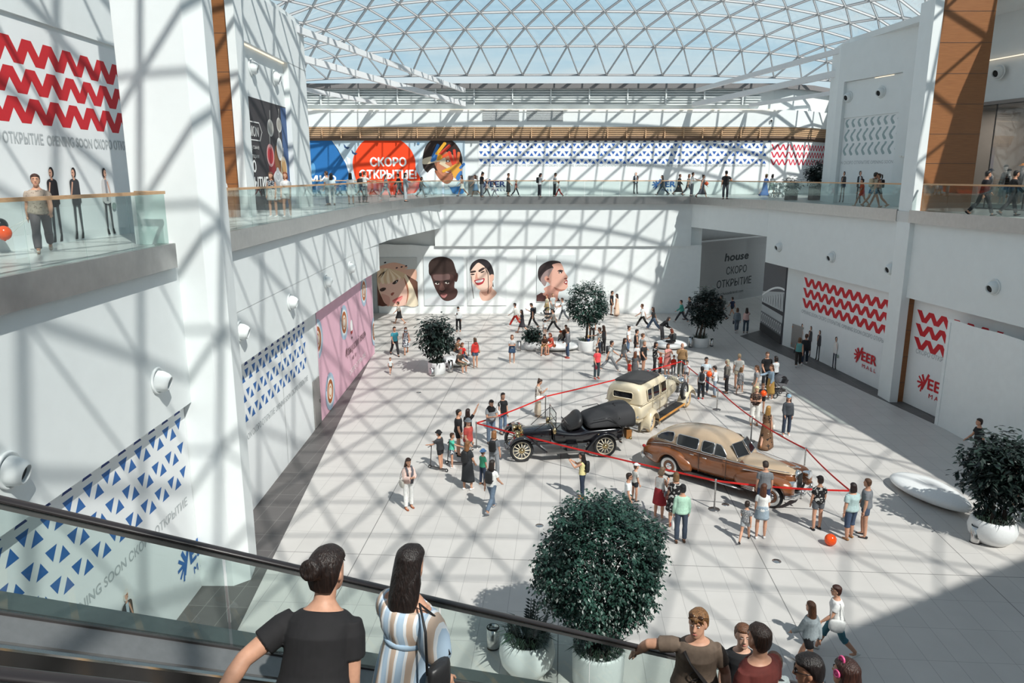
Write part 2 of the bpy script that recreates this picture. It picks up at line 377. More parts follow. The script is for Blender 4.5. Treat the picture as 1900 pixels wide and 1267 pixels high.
# --- right
def rw(y, off=0.): return (rwx(y) - off * .993, y - off * .117)
mb = MB().wall([(16.75, 42.1), rw(33.2)], 0, 4.95, .3).wall([rw(32.3), rw(4), rw(-14)], 0, 4.95, .3)
mb.wall([(15.62, 45.7), (17.25, 33.1)], 4.8, UB, .45).wall([(12.95, 54.2), (15.62, 45.7)], 6.38, UB, .4)
mb.wall([(17.25, 32.25), (18.3, 22), (20.8, -2), (21.9, -14)], 4.8, UB, .45)
mb.wall([(16.35, 43.75), (16.75, 42.0)], 0, 4.9, .4)
struct('wall_right', mb, WALL)
mb = MB().box((17.42, 32.2, 0), (19.6, 33.1, TOP), 0).box((17.06, 32.1, 0), (17.42, 33.2, TOP), 1)
for k in range(14): mb.box((17.42, 32.192, .9 + 1.2*k), (19.6, 32.21, .912 + 1.2*k), 2)
tag(mb.build('timber_pier', [WOOD, WALL, DARKM]), 'tall oak clad pier with a white edge on the right, floor to roof', 'pillar')
RU = [(18.3, 43.0), (19.42, 38.8), (20.1, 36.3)]
def on(a, b, t): return (a[0] + (b[0]-a[0])*t, a[1] + (b[1]-a[1])*t)
mb = MB().wall([RU[0], RU[2], (21.6, 36.4)], UF, TOP, .3)                        # back plane
mb.wall([(18.95, 46.4), (18.12, 43.0)], UF, TOP, .5)
def front(t0, t1, z0, z1, th=.22):
    a, b = on(RU[0], RU[2], t0), on(RU[0], RU[2], t1); mb.wall([a, b], z0, z1, th)
mbq = mb
def lwall(a, b, z0, z1, th): mb.wall([a, b], z0, z1, th)
n_ = Vector((RU[2][1]-RU[0][1], -(RU[2][0]-RU[0][0]))).normalized()   # points into the hall
def fr(t0, t1, z0, z1, th=.24):
    a, b = on(RU[0], RU[2], t0), on(RU[0], RU[2], t1); mb.prism([a, b, (b[0]+n_.x*th, b[1]+n_.y*th), (a[0]+n_.x*th, a[1]+n_.y*th)], z0, z1)
fr(-.02, 1, 15.0, TOP); fr(-.02, .05, UF, 15); fr(.66, .83, UF, 15); fr(.96, 1, UF, 15); fr(.05, .66, 13.1, 14.98, .06); fr(.83, .96, 13.0, 14.2, .06)
mb.wall([(21.6, 36.4), (23.6, 26.5), (25, 18), (26, -14)], 13.15, TOP, .3)
mb.wall([(26.5, 46), (27, 69)], UF, TOP, -.3).wall([(18.95, 46.4), (26.6, 46.2)], UF, TOP, -.3)
struct('wall_right_gallery', mb, WALL)
struct('wall_near', MB().box((-24, -14.4, 0), (30, -14, TOP)), WALL)
# --- gallery floors
ED_L = [(-7.48, 17.9), (-7.48, 30), (-7.46, 38), (-7.05, 44), (-5.65, 51), (-4.9, 53.85)]
ED_R = [(12.75, 53.85), (13.9, 50.3), (15.4, 45.6), (17.02, 33.2)]
ED_R2 = [(17.05, 32.2), (18.1, 22), (20.6, -2)]
ED_N = [(-7.42, -12), (-7.42, 16.3)]
mb = MB().prism([(-7.42, -14), (-7.42, 16.3), (-7.6, 16.3), (-7.6, 17.9), (-7.48, 17.9)] + ED_L[1:] + [(-4.9, 62), (-19, 62), (-19, -14)], UB, UF)
mb.prism([(-4.9, 53.85), (12.75, 53.85), (12.75, 62), (-4.9, 62)], UB, UF).prism([(12.75, 53.85), (13.9, 50.3), (15.4, 45.6), (17.02, 33.2), (17.05, 32.2), (18.1, 22), (20.6, -2), (21.6, -14), (31, -14), (31, 70), (12.75, 70)], UB, UF)
mb.prism([(-7.1, -14), (20.8, -14), (20.8, -2), (8, 1.0), (-4.5, 1.0), (-7.1, 1.0)], UB, UF - .002)
mb.box((-10.4, 41.5, 6.4), (-7.9, 55, 6.5)).prism([(-7.9, 44), (-6.2, 51), (-5.5, 54.7), (-10.4, 54.7)], 6.4, 6.5).prism([(13.0, 54.8), (16, 45.7), (30, 45.7), (30, 70), (13, 70)], 6.4, 6.5)
struct('floor_gallery', mb, UPFLOOR)
mb = MB()
for ed, s_ in ((ED_L, 1), (ED_R, 1), (ED_R2, 1), (ED_N, 1)):
    mb.wall([(p[0] + (.03 if p[0] < 0 else -.03), p[1]) for p in ed], UB - .02, UF + .06, .10)
mb.wall([(-4.9, 53.82), (12.75, 53.82)], UB - .02, UF + .06, .10).box((-7.8, 16.24, UB - .03), (-7.395, 16.36, UF + .055))
struct('trim_7', mb, STEEL)

# ---------------------------------------------------------------- roof: flat slabs round the opening, triangulated glass shell over it
RB = [(18.4, 43), (19.1, 36), (20.5, 29.1), (22.6, 24.1), (23.9, 15.4), (23.4, 6), (15.1, 1.7), (9.5, -2.4), (0, -8), (-11, -13)]
mb = MB().prism([(-10.3, 38.3), (-19, 38.3), (-19, -14.4), (-11, -14.4), (-10.3, -12.6)], TOP, TOP + .3)
mb.prism([(18.4, 43), (19.1, 36), (20.5, 29.1), (22.6, 24.1), (23.9, 15.4), (30.5, 15.4), (30.5, 46.4), (19, 46.4)], TOP, TOP + .3)
mb.prism([(30.5, 15.4), (23.9, 15.4), (23.4, 6), (15.1, 1.7), (9.5, -2.4), (0, -8), (-11, -13), (-11, -14.4), (30.5, -14.4)], TOP, TOP + .3)
struct('ceiling', mb, WALL)
def pw(y, t):
    for i in range(len(t) - 1):
        if y <= t[i+1][0]: a = (y - t[i][0]) / (t[i+1][0] - t[i][0]); return t[i][1] + (t[i+1][1] - t[i][1]) * max(0, a)
    return t[-1][1]
XR = [(-9, 25), (24, 25), (43, 25), (52, 27), (61, 27)]
XL = [(-9, -15), (36, -15), (48, -18), (61, -18.8)]
NR, NC, Y0, Y1 = 36, 21, -9., 61.
def node(i, j):    # row i, column j (odd rows shifted half a bay)
    y = Y0 + (Y1 - Y0) * i / NR; xl, xr = pw(y, XL), pw(y, XR); s = (j + (.5 if i % 2 else 0)) / NC; s = min(max(s, 0), 1)
    x = xl + (xr - xl) * s; ux = abs(2 * s - 1); uy = (y - 26) / 35.2
    h = 7.6 * math.sqrt(max(0, 1 - ux ** 2.6)) * math.sqrt(max(0, 1 - uy * uy))
    return Vector((x, y, TOP - .15 + h))
mbf, mbg = MB(), MB()
ND = [[node(i, j) for j in range(NC + 1)] for i in range(NR + 1)]
def bar(a, b):
    if (a - b).length < .15: return
    mid = (a + b) / 2; n = Vector((mid.x - 4, mid.y - 26, 34)).normalized()
    mbf.beam(a, b, .06, .15, 0, n); mbf.beam(a + n*.09, b + n*.09, .08, .03, 1, n)
for i in range(NR + 1):
    for j in range(NC + 1):
        if j < NC: bar(ND[i][j], ND[i][j+1])
        if i < NR:
            o = 1 if i % 2 else 0
            bar(ND[i][j], ND[i+1][j])
            if o and j < NC: bar(ND[i][j], ND[i+1][j+1])
            if not o and j > 0: bar(ND[i][j], ND[i+1][j-1])
up = Vector((0, 0, .13))
for i in range(NR):
    for j in range(NC):
        a, b, c, d = ND[i][j] + up, ND[i][j+1] + up, ND[i+1][j] + up, ND[i+1][j+1] + up
        if i % 2: mbg.add([a, b, d, c], [(0, 1, 2), (0, 2, 3)])
        else: mbg.add([a, b, d, c], [(0, 1, 3), (1, 2, 3)])
sky_glass = glass_mat('skylight_glass', (.90, .94, .95), .55)
w1 = struct('window_1', mbg, sky_glass)
struct('window_frame', mbf, [FRAME, mat('gasket_dark', (.09, .085, .085), .6)], w1)
BEAMW = mat('tie_beam_white', (.78, .79, .80), .5, var=.02)
for (a, b, w_, lab) in [((-3.7, 60.3, 16.45), (-10.4, 36.5, 16.75), .3, 'upper white roof tie beam crossing the back left corner'),
        ((-3.7, 60.4, 15.45), (-11.8, 38.9, 16.05), .34, 'middle white roof tie beam over the back left corner'),
        ((-10.6, 60.4, 15.55), (-15.5, 46.5, 15.6), .28, 'short low roof tie beam above the blue poster'),
        ((14.3, 60.3, 16.45), (18.7, 43.6, 16.9), .3, 'upper grey roof tie beam reaching the right gallery block'),
        ((14.1, 60.4, 15.4), (18.9, 44.2, 15.75), .36, 'thick grey roof tie beam under the upper right one'),
        ((18.5, 60.3, 15.35), (21.5, 47.3, 15.2), .26, 'lowest short roof tie beam beside the right gallery block')]:
    tag(MB().beam(a, b, w_ * .6, w_).build('roof_tie_beam', BEAMW), lab, 'beam', 'roof tie beams')
WARM = mat('cove_led', (1., .80, .58), .5, var=0, emit=1.1)
for (a, b, lab) in [((-18.3, 60.3, 15.05), (21, 60.3, 15.05), 'long warm cove light line on the back gallery wall'),
        ((-10.33, 29.6, 14.96), (-10.33, 35.4, 14.96), 'warm cove light above the dark cafe poster'),
        ((18.45, 42.3, 14.96), (19.25, 39.3, 14.96), 'warm cove light above the grey chevron poster'),
        ((21.5, 36.2, 15.1), (23.5, 26.5, 15.1), 'warm cove light above the shop window with mannequins')]:
    tag(MB().beam(a, b, .04, .035).build('cove_light', WARM), lab, 'light', 'cove light lines')
# ---------------------------------------------------------------- glass balustrades
RGLASS = glass_mat('railing_glass', (.84, .90, .885), 1.0)
def balustrade(path, label, pane=1.5, rail_end=None, ret=None):
    t = thing('glass_balustrade', label, 'railing', (path[0][0], path[0][1], UF), 0, 'glass balustrades with timber rails'); o = Vector(t.location)
    P = [Vector((p[0], p[1], 0)) for p in path]; L = [0]
    for i in range(len(P) - 1): L.append(L[-1] + (P[i+1] - P[i]).length)
    def at(s):
        for i in range(len(P) - 1):
            if s <= L[i+1] + 1e-6: return P[i] + (P[i+1] - P[i]) * ((s - L[i]) / (L[i+1] - L[i]))
        return P[-1]
    n = max(1, round(L[-1] / pane)); ln = L[-1] / n
    for k in range(n):
        a, b = at(k * ln + .012), at((k + 1) * ln - .012); a.z = b.z = 0
        m = MB().beam((a.x - o.x, a.y - o.y, .57), (b.x - o.x, b.y - o.y, .57), .022, 1.10); m.build('glass_pane', RGLASS, t)
    m = MB(); R = [at(L[-1] * k / (4 * n)) for k in range(4 * n + 1)]
    pts = [(p.x - o.x, p.y - o.y, 1.15) for p in R]
    if ret: pts.append((ret[0] - o.x, ret[1] - o.y, 1.15))
    for i in range(len(pts) - 1): m.beam(pts[i], pts[i+1], .075, .062)
    m.build('handrail', RAILW, t)
    if ret:
        a = P[-1]; MB().beam((a.x - o.x, a.y - o.y, .57), (ret[0] - o.x, ret[1] - o.y, .57), .022, 1.1).build('glass_pane', RGLASS, t)
    return t
def inset(path, d): 
    o = []
    for i, p in enumerate(path):
        a = Vector(path[max(i-1, 0)]); b = Vector(path[min(i+1, len(path)-1)]); q = (b - a).normalized(); o.append((p[0] - q.y * d, p[1] + q.x * d))
    return o
balustrade([(-7.48, 2), (-7.48, 16.22)], 'glass balustrade with timber rail on the near left balcony', 1.55, ret=(-8.1, 16.22))
balustrade(inset(ED_L, .07), 'curving glass balustrade with timber rail along the left gallery', 1.3)
balustrade([(-4.85, 53.92), (12.7, 53.92)], 'straight glass balustrade across the back gallery', 1.25)
balustrade(inset(ED_R, .07), 'glass balustrade of the right gallery beyond the timber pier', 1.35)
balustrade([(17.35, 31.9), (18.2, 22.2)], 'glass balustrade nearest on the right, before the shop window', 1.5)
balustrade([(-18.2, 52), (-9.8, 57.4)], 'far short glass balustrade before the blue poster', 1.4)
# ---------------------------------------------------------------- printed hoardings and posters
BLUE = mat('print_blue', hexc('2f66a8'), .75, var=.02); NAVY = mat('print_navy', hexc('233a78'), .75, var=.02)
RED = mat('print_red', hexc('c8232c'), .75, var=.02); PWHITE = mat('print_white', (.82, .84, .845), .8, var=.015, scale=2, bump=.25, bscale=1.4)
PGREY = mat('print_grey_text', hexc('b6bbbd'), .8, var=0); CHEV = mat('print_grey', hexc('9fb0b2'), .8, var=0)
SOON = 'OPENING SOON СКОРО ОТКРЫТИЕ '
def tri_rows(p, u0, u1, vt, rows=3, per=.62, m=BLUE, half=True, rs=.6):
    for r in range(rows):
        v = vt - r * rs; k = 0
        while u0 + k * per < u1 - .2:
            for (du, dv, s) in ((0, 0, -1), (per / 2, -.36, 1)):
                c = u0 + .18 + k * per + du + (per / 2 if r % 2 and 0 else 0); y = v + dv
                if c + .16 < u1: p.poly([(c - .165, y), (c + .165, y), (c, y + s * .255)], m, False)
            k += 1
    if half:
        k = 0
        while u0 + k * per < u1 - .2:
            c = u0 + .18 + k * per; p.poly([(c - .165, vt + .12), (c + .165, vt + .12), (c + .03, vt + .27), (c - .03, vt + .27)], NAVY, False); k += 1
    p.h += .0006
def zig_rows(p, u0, u1, vt, rows=3, per=.74, t=.22, h=.5, rs=.6, m=RED):
    for r in range(rows):
        x = u0; v = vt - r * rs
        while x + per / 2 + t < u1:
            p.poly([(x, v), (x + t, v), (x + per/2 + t, v - h), (x + per/2, v - h)], m, False)
            if x + per + t <= u1 + .3:
                p.h += .0003; p.poly([(x + per/2, v - h), (x + per/2 + t, v - h), (x + per + t, v), (x + per, v)], m, False); p.h -= .0003
            x += per
    p.h += .0006
def logo(p, u, v, h, m):
    def ln(a, b, w): p.line([(u + a[0]*h, v + a[1]*h), (u + b[0]*h, v + b[1]*h)], w * h, m)
    ln((.42, .1), (.92, 1.12), .2); ln((.34, .98), (.62, .5), .2)
    for q in ((.02, .82), (-.08, .46), (.06, .12), (.3, -.1)): ln((.45, .48), q, .13)
    p.text('EER', u + .95*h, v + .22*h, .72*h, m, w=1.95*h, bold=.03); p.text('M A L L', u + 1.15*h, v - .32*h, .3*h, m, w=1.8*h, bold=.012)
def soon_text(p, u0, u1, v, h, s=SOON, m=PGREY):
    n = max(1, round((u1 - u0) / (h * 21.5))); w = (u1 - u0) / n
    for k in range(n): p.text(s.strip(), u0 + k * w, v, h, m, w=w - .6 * h, bold=.02)
SK = 'd9a58c'
def figure(p, u, v, h, top='35343a', leg='2a2a30', hair='2a2020', skirt=False, bag=None, face=1, open_=None, cap=None):
    q = lambda a, b: (u + a * h * face, v + b * h)
    for s, fx in ((-1, -.07), (1, .08)):
        p.poly([q(.055*s - .035, .5), q(.055*s + .035, .5), q(fx + .02, .08), q(fx - .02, .08)], leg); p.poly([q(fx - .022, .085), q(fx + .022, .085), q(fx + .055, 0), q(fx - .01, 0)], '1d1a1c')
    if skirt: p.poly([q(-.09, .52), q(.09, .52), q(.11, .33), q(-.11, .33)], leg)
    p.blob([q(-.11, .80), q(0, .84), q(.11, .80), q(.10, .62), q(.09, .48), q(-.09, .48), q(-.10, .62)], top)
    p.poly([q(-.115, .79), q(-.075, .80), q(-.09, .50), q(-.125, .50)], top); p.poly([q(.115, .79), q(.075, .80), q(.085, .62), q(.12, .60)], top)
    p.poly([q(.085, .63), q(.12, .60), q(.06, .80), q(.03, .79)], SK)
    if open_: p.poly([q(-.03, .82), q(.035, .82), q(.03, .5), q(-.02, .5)], open_)
    p.poly([q(-.022, .82), q(.022, .82), q(.022, .88), q(-.022, .88)], SK); p.ell(*q(-.01, .925), .055 * h, .07 * h, hair); p.ell(*q(.008, .915), .038 * h, .052 * h, SK)
    p.ell(*q(.02, .92), .014 * h, .006 * h, '2a2426'); p.ell(*q(.03, .885), .012 * h, .005 * h, '9a4a44')
    if cap: p.ell(*q(0, .965), .058 * h, .03 * h, cap)
    if bag: p.ell(*q(.17, .42), .06 * h, .055 * h, bag)
# left, ground floor
p = Panel((LP1 + .012, 0, 0), (0, 1, 0)); p.board(11.8, 4.78, PWHITE, .012, 4.9, 0)
tri_rows(p, 5.0, 16.6, 4.5); soon_text(p, 6.2, 16.5, 2.36, .2); logo(p, 15.65, .75, .62, BLUE); figure(p, 13.35, .25, 1.7, '3a383c', '3a3a3e', 'd8d4cc', open_='c9d6e0', cap='e8e6e2')
p.build('hoarding_poster', None, 'white hoarding with blue triangles behind the escalator, left of the white pier', 'poster')
p = Panel((LP2 + .014, 0, 0), (0, 1, 0)); p.board(10.2, 4.8, PWHITE, .012, 18.0, 0)
tri_rows(p, 20.0, 27.9, 4.38); soon_text(p, 19.7, 27.9, 2.25, .2)
p.poly([(24.7, 0), (24.73, 0), (24.75, 4.8), (24.72, 4.8)], 'b9bdbd')
p.build('hoarding_poster', None, 'white hoarding with blue triangles between the white pier and the pink poster', 'poster')
t = thing('service_cabinet', 'grey steel service cabinet beside the pink cafe poster', 'cabinet', (LP2, 28.85, 0))
MB().box((0, -.45, .05), (.06, .45, 2.0)).build('cabinet_door', mat('cabinet_grey', hexc('8d8a88'), .4, .3), t, bevel(.01, 1)); MB().box((.06, .32, .9), (.075, .36, 1.05)).build('handle', DARKM, t)
p = Panel((LP2 + .03, 0, 0), (0, 1, 0)); PINK = mat('print_pink', hexc('e2b3c4'), .75, var=.03, scale=1.5, bump=.2, bscale=1.2); p.board(12.1, 4.8, PINK, .02, 29.5, .02)
for (u, v, a0, a1) in ((29.5, 3.5, -90, 90), (34.3, 3.25, 0, 360), (39.2, 4.0, 0, 360), (31.0, .85, 0, 360), (41.6, 1.3, 90, 270)):
    for r, c in ((.82, 'a9c0d4'), (.66, 'c3d3e0'), (.60, 'eef0f0'), (.52, 'b5642e'), (.34, 'e9d9c6'), (.24, 'c98a58'), (.17, 'efe4d6')): p.ell(u, v, r, r, c, 0, 28, a0, a1)
    if a1 - a0 > 300: p.line([(u - .62, v + .2), (u - .3, v + .72)], .09, '4b5560')
p.blob([(35.55, 2.55), (35.5, 2.95), (35.75, 3.1), (36.0, 2.95), (35.95, 2.55)], 'f4f4f2'); p.poly([(35.58, 2.4), (35.92, 2.4), (35.94, 2.55), (35.56, 2.55)], 'b02a2a'); p.poly([(35.66, 2.15), (35.84, 2.15), (35.84, 2.25), (35.66, 2.25)], '3a2b2b')
p.text('Французский пекарь', 34.2, 1.55, .42, '6a4a50', w=4.9, bold=.0, slant=.25); p.text('кафе', 35.6, 1.1, .22, '7a5a60', w=.9, slant=.2); p.text('СКОРО ОТКРЫТИЕ', 34.8, .5, .26, 'f6eef0', w=4.0, bold=.01)
p.build('cafe_poster', None, 'pink poster with coffee cups on the left ground floor', 'poster')
# back hoarding: four portraits
BP = 54.27
def portrait(u0, v0, w, h, bg):
    p = Panel((u0, BP, v0), (1, 0, 0)); p.board(w, h, mat('print_' + bg, hexc(bg), .8, var=.01), .02)
    return p, (lambda x, y: (x * w, h - y * h))     # picture fractions, y down
def draw(p, f, pts, c, blob=True): (p.blob if blob else p.poly)([f(*q) for q in pts], c)
p, f = portrait(-9.96, .58, 3.0, 3.57, 'c9cccb')
draw(p, f, [(.05,.22),(.0,.35),(.0,1),(1,1),(1,.5),(.8,.35),(.5,.2)], '6a4638', False)
draw(p, f, [(.02,.3),(.1,.22),(.35,.2),(.62,.26),(.75,.4),(.82,.6),(.95,.99),(.6,.99),(.25,.99),(.03,.65)], 'e6cdb0')
draw(p, f, [(.06,.55),(.15,.4),(.4,.36),(.65,.42),(.76,.6),(.74,.85),(.66,.99),(.25,.99),(.1,.8)], 'e8bfae')
draw(p, f, [(.10,.76),(.3,.82),(.28,.99),(.22,.99)], 'd8a394')
for x in (.03,.1,.17,.24,.31,.38,.45,.52,.59): draw(p, f, [(.3,.2),(x+.1,.22),(x+.08,.45+.08*math.sin(x*9)),(x+.02,.5+.1*(.4-x)),(x,.4)], 'd9bb98' if int(x*100) % 2 else 'efdabf')
draw(p, f, [(.7,.34),(.82,.5),(.92,.7),(.99,.99),(.72,.99),(.8,.75)], 'efe0c6'); draw(p, f, [(.66,.4),(.76,.6),(.76,.8),(.7,.95),(.74,.7)], 'a8674c'); draw(p, f, [(.06,.75),(.14,.92),(.24,.99),(.04,.99)], '5d3528')
draw(p, f, [(.0,.22),(.2,.14),(.45,.10),(.72,.16),(.75,.22),(.55,.22),(.78,.24),(.97,.25),(.97,.45),(.86,.42),(.6,.29),(.3,.22)], 'dcae98')
for x, y in ((.22,.10),(.5,.21),(.73,.17),(.62,.19)): p.ell(*f(x, y), .09, .05, '2c2230', 20)
draw(p, f, [(.38,.53),(.46,.47),(.53,.46),(.49,.52),(.42,.55)], '3a2a28'); p.ell(*f(.47,.5), .09, .06, 'd9d4d0', 30); p.ell(*f(.46,.5), .06, .06, '33261f')
draw(p, f, [(.06,.66),(.14,.62),(.22,.63),(.18,.68),(.1,.7)], '4a3530'); p.ell(*f(.15,.665), .05, .05, '2b201c')
draw(p, f, [(.33,.75),(.38,.72),(.42,.73),(.36,.79)], '9a5648'); draw(p, f, [(.36,.9),(.46,.84),(.62,.79),(.56,.85),(.44,.92)], 'c9605e'); draw(p, f, [(.37,.91),(.5,.87),(.62,.8),(.58,.88),(.46,.95)], 'e58d88')
p.build('portrait_poster', None, 'portrait poster of a blond person with a hand on the head', 'poster', 'portrait posters')
p, f = portrait(-6.5, .60, 2.95, 3.62, 'd3dbde')
draw(p, f, [(.0,.99),(.02,.88),(.25,.8),(.4,.84),(.6,.98),(.85,.72),(.99,.78),(.99,.99)], 'd6d9dd', False)
draw(p, f, [(.13,.22),(.16,.1),(.3,.02),(.5,-.0),(.7,.06),(.78,.2),(.78,.4),(.2,.4)], '33221d')
draw(p, f, [(.19,.36),(.22,.5),(.3,.68),(.42,.84),(.52,.9),(.64,.9),(.78,.84),(.84,.74),(.82,.66),(.76,.62),(.78,.4),(.66,.32),(.4,.33)], '4a2f2b')
draw(p, f, [(.78,.36),(.84,.33),(.86,.4),(.83,.5),(.78,.5)], '462a25'); draw(p, f, [(.23,.38),(.34,.36),(.5,.36),(.62,.34),(.66,.42),(.6,.47),(.3,.48)], '6f5552'); draw(p, f, [(.2,.35),(.66,.31),(.76,.3),(.78,.5),(.70,.36)], '3a2723')
for x, y in ((.33,.535),(.58,.52)):
    draw(p, f, [(x-.09,y-.02),(x,y-.05),(x+.08,y-.03),(x+.06,y-.01),(x-.06,y)], '231613'); p.ell(*f(x, y+.015), .15, .06, 'e4dcd4', -8); p.ell(*f(x+.01, y+.01), .065, .065, '1f1411')
draw(p, f, [(.43,.55),(.47,.55),(.52,.66),(.46,.69),(.38,.67)], '6b4a44'); draw(p, f, [(.4,.68),(.46,.7),(.53,.67),(.5,.71),(.42,.72)], '291815'); draw(p, f, [(.4,.77),(.48,.75),(.58,.76),(.5,.79)], '7a4a48'); draw(p, f, [(.41,.78),(.5,.79),(.58,.77),(.52,.84),(.45,.83)], 'c98482')
p.build('portrait_poster', None, 'portrait poster of a frowning man with short black hair', 'poster', 'portrait posters')
p, f = portrait(-3.3, .60, 2.9, 3.62, 'e2e6e7')
draw(p, f, [(.0,.99),(.05,.9),(.3,.83),(.5,.9),(.72,.76),(.95,.86),(.99,.99)], 'f0f2f2', False)
draw(p, f, [(.32,.7),(.36,.88),(.5,.9),(.62,.86),(.75,.74),(.64,.64),(.62,.5)], 'e3b6a2'); draw(p, f, [(.35,.72),(.5,.7),(.62,.6),(.6,.72),(.46,.8)], 'c38f7c')
draw(p, f, [(.08,.3),(.12,.14),(.3,.05),(.5,.07),(.62,.18),(.68,.36),(.62,.5),(.3,.3)], '2a2327'); draw(p, f, [(.08,.34),(.1,.28),(.26,.13),(.36,.15),(.5,.25),(.58,.4),(.6,.5),(.54,.62),(.4,.68),(.28,.66),(.16,.55),(.1,.45)], 'f0cdbb')
draw(p, f, [(.58,.38),(.66,.36),(.68,.42),(.64,.5),(.58,.52)], 'e2b29e'); draw(p, f, [(.08,.3),(.2,.28),(.22,.31),(.1,.33)], '3a2a28'); draw(p, f, [(.29,.28),(.4,.22),(.45,.24),(.32,.31)], '3a2a28')
p.ell(*f(.14,.36), .15, .05, '3b2a28', 5); p.ell(*f(.39,.31), .16, .05, '3b2a28', 20); draw(p, f, [(.24,.32),(.27,.43),(.32,.45),(.24,.46),(.2,.44)], 'd59b87')
draw(p, f, [(.18,.48),(.3,.46),(.44,.44),(.4,.54),(.28,.58),(.22,.55)], 'b3343c'); draw(p, f, [(.21,.5),(.3,.475),(.41,.46),(.37,.51),(.25,.53)], 'f7f5f2')
p.line([f(.45,.2), f(.53,.35), f(.54,.6), f(.52,.75)], .05, '3a2a26'); p.line([f(.1,.4), f(.12,.6), f(.16,.85)], .04, '4a3a34'); p.poly([f(.66,.5), f(.64,.6), f(.67,.62)], '2a2020')
p.build('portrait_poster', None, 'portrait poster of a laughing woman with sleek dark hair', 'poster', 'portrait posters')
p, f = portrait(1.82, .87, 2.85, 3.47, 'd9dfe0')
draw(p, f, [(.0,.99),(.0,.86),(.12,.8),(.3,.84),(.45,.99)], '5b3836', False); draw(p, f, [(.44,.99),(.55,.9),(.63,.99)], '3f2624', False)
draw(p, f, [(.2,.7),(.22,.78),(.16,.84),(.3,.9),(.46,.97),(.54,.96),(.57,.8),(.65,.7),(.5,.6)], 'd59d8c')
draw(p, f, [(.03,.35),(.1,.22),(.3,.13),(.5,.12),(.62,.17),(.5,.3),(.2,.6),(.12,.58),(.05,.5)], '352a2b'); draw(p, f, [(.1,.5),(.2,.36),(.36,.28),(.44,.3),(.3,.5),(.22,.66),(.14,.6)], '9a8583')
draw(p, f, [(.4,.2),(.6,.17),(.68,.26),(.72,.36),(.79,.44),(.8,.48),(.76,.5),(.79,.53),(.8,.6),(.8,.68),(.74,.73),(.62,.73),(.46,.68),(.34,.62),(.3,.5),(.38,.34),(.43,.27)], 'e0ad9b')
draw(p, f, [(.2,.48),(.26,.44),(.32,.5),(.36,.58),(.3,.58),(.22,.54)], 'd29885'); p.ell(*f(.29,.51), .1, .09, '8a4d40', 30)
draw(p, f, [(.53,.34),(.6,.31),(.68,.33),(.66,.35),(.58,.35)], '2b2122'); p.ell(*f(.61,.37), .14, .07, '3a2a28', 10); p.ell(*f(.605,.375), .06, .04, 'e8e2dc'); draw(p, f, [(.70,.5),(.75,.48),(.79,.49),(.76,.52)], '8a4d42')
draw(p, f, [(.7,.58),(.77,.53),(.8,.55),(.79,.6),(.77,.63)], '9a3a3c'); p.ell(*f(.755,.575), .09, .05, 'e8ded8', 10); draw(p, f, [(.45,.68),(.62,.73),(.75,.73),(.63,.77),(.52,.75)], 'a8705f')
p.build('portrait_poster', None, 'portrait poster of a man in profile looking up, brown shirt', 'poster', 'portrait posters')
p = Panel((13.9, 56.4, 0), (8.7, 7.4, 0)); BLK = mat('print_black', hexc('151313'), .7, var=0)
p.text('house', 4.0, 3.35, .62, BLK, w=3.3, bold=.045, slant=.18); p.text('СКОРО', 4.3, 2.25, .6, BLK, w=2.9, bold=.012); p.text('ОТКРЫТИЕ', 3.1, 1.25, .6, BLK, w=4.9, bold=.012); p.text('housebrand.com', 4.0, .62, .24, BLK, w=2.9, bold=.005)
p.board(10.9, 5.0, mat('print_taupe', hexc('c4bebb'), .8, var=.02, scale=2), .004, .1, .02)
p.build('shop_poster', None, 'plain hoarding with black lettering in the shaded right corridor', 'poster')
p = Panel((16.5, 48.3, 0), (-.2, -4.5, 0)); p.board(4.4, 4.8, cm('5e5e62', .7), .2, 0, .02)
p.poly([(0, 1.3), (4.4, 1.3), (4.4, 3.2), (0, 2.6)], 'b9bcbe'); p.poly([(0, 1.75), (4.4, 1.75), (4.4, 2.0), (0, 1.9)], '3c3c40')
for k in range(9): p.line([(k * .5, 2.0), (k * .5 + .25, 2.2 + .11 * k)], .06, 'e4e6e6'); p.line([(k * .5 + .5, 2.0), (k * .5 + .25, 2.2 + .11 * k)], .06, '55565a')
p.line([(k * .44, 2.35 + 1.0 * math.sin(k * .17)) for k in range(11)], .12, 'e8eaea'); p.poly([(0, .55), (4.4, .55), (4.4, 1.3), (0, 1.3)], '77787c')
for k in range(11): p.ell(.2 + k * .4, .92, .15, .3, 'd6d8d8'); p.ell(.2 + k * .4, .92, .09, .22, '6a6b70')
p.poly([(0, 0), (4.4, 0), (4.4, .5), (0, .5)], '39383a')
p.build('bridge_poster', None, 'grey poster with an iron bridge photo at the right corridor corner', 'poster')
t = thing('service_cabinet', 'grey double door service cabinet left of the red zigzag poster', 'cabinet', (16.5, 43.0, 0), math.atan2(-1.75, .4))
MB().box((.2, -.05, .12), (1.5, .0, 1.5)).build('cabinet_door', MATS['cabinet_grey'], t, bevel(.01, 1))
for z in (.3, 1.3): MB().box((.24, -.065, z), (.3, -.05, z + .06)).build('hinge', cm('c47a3a', .5), t)
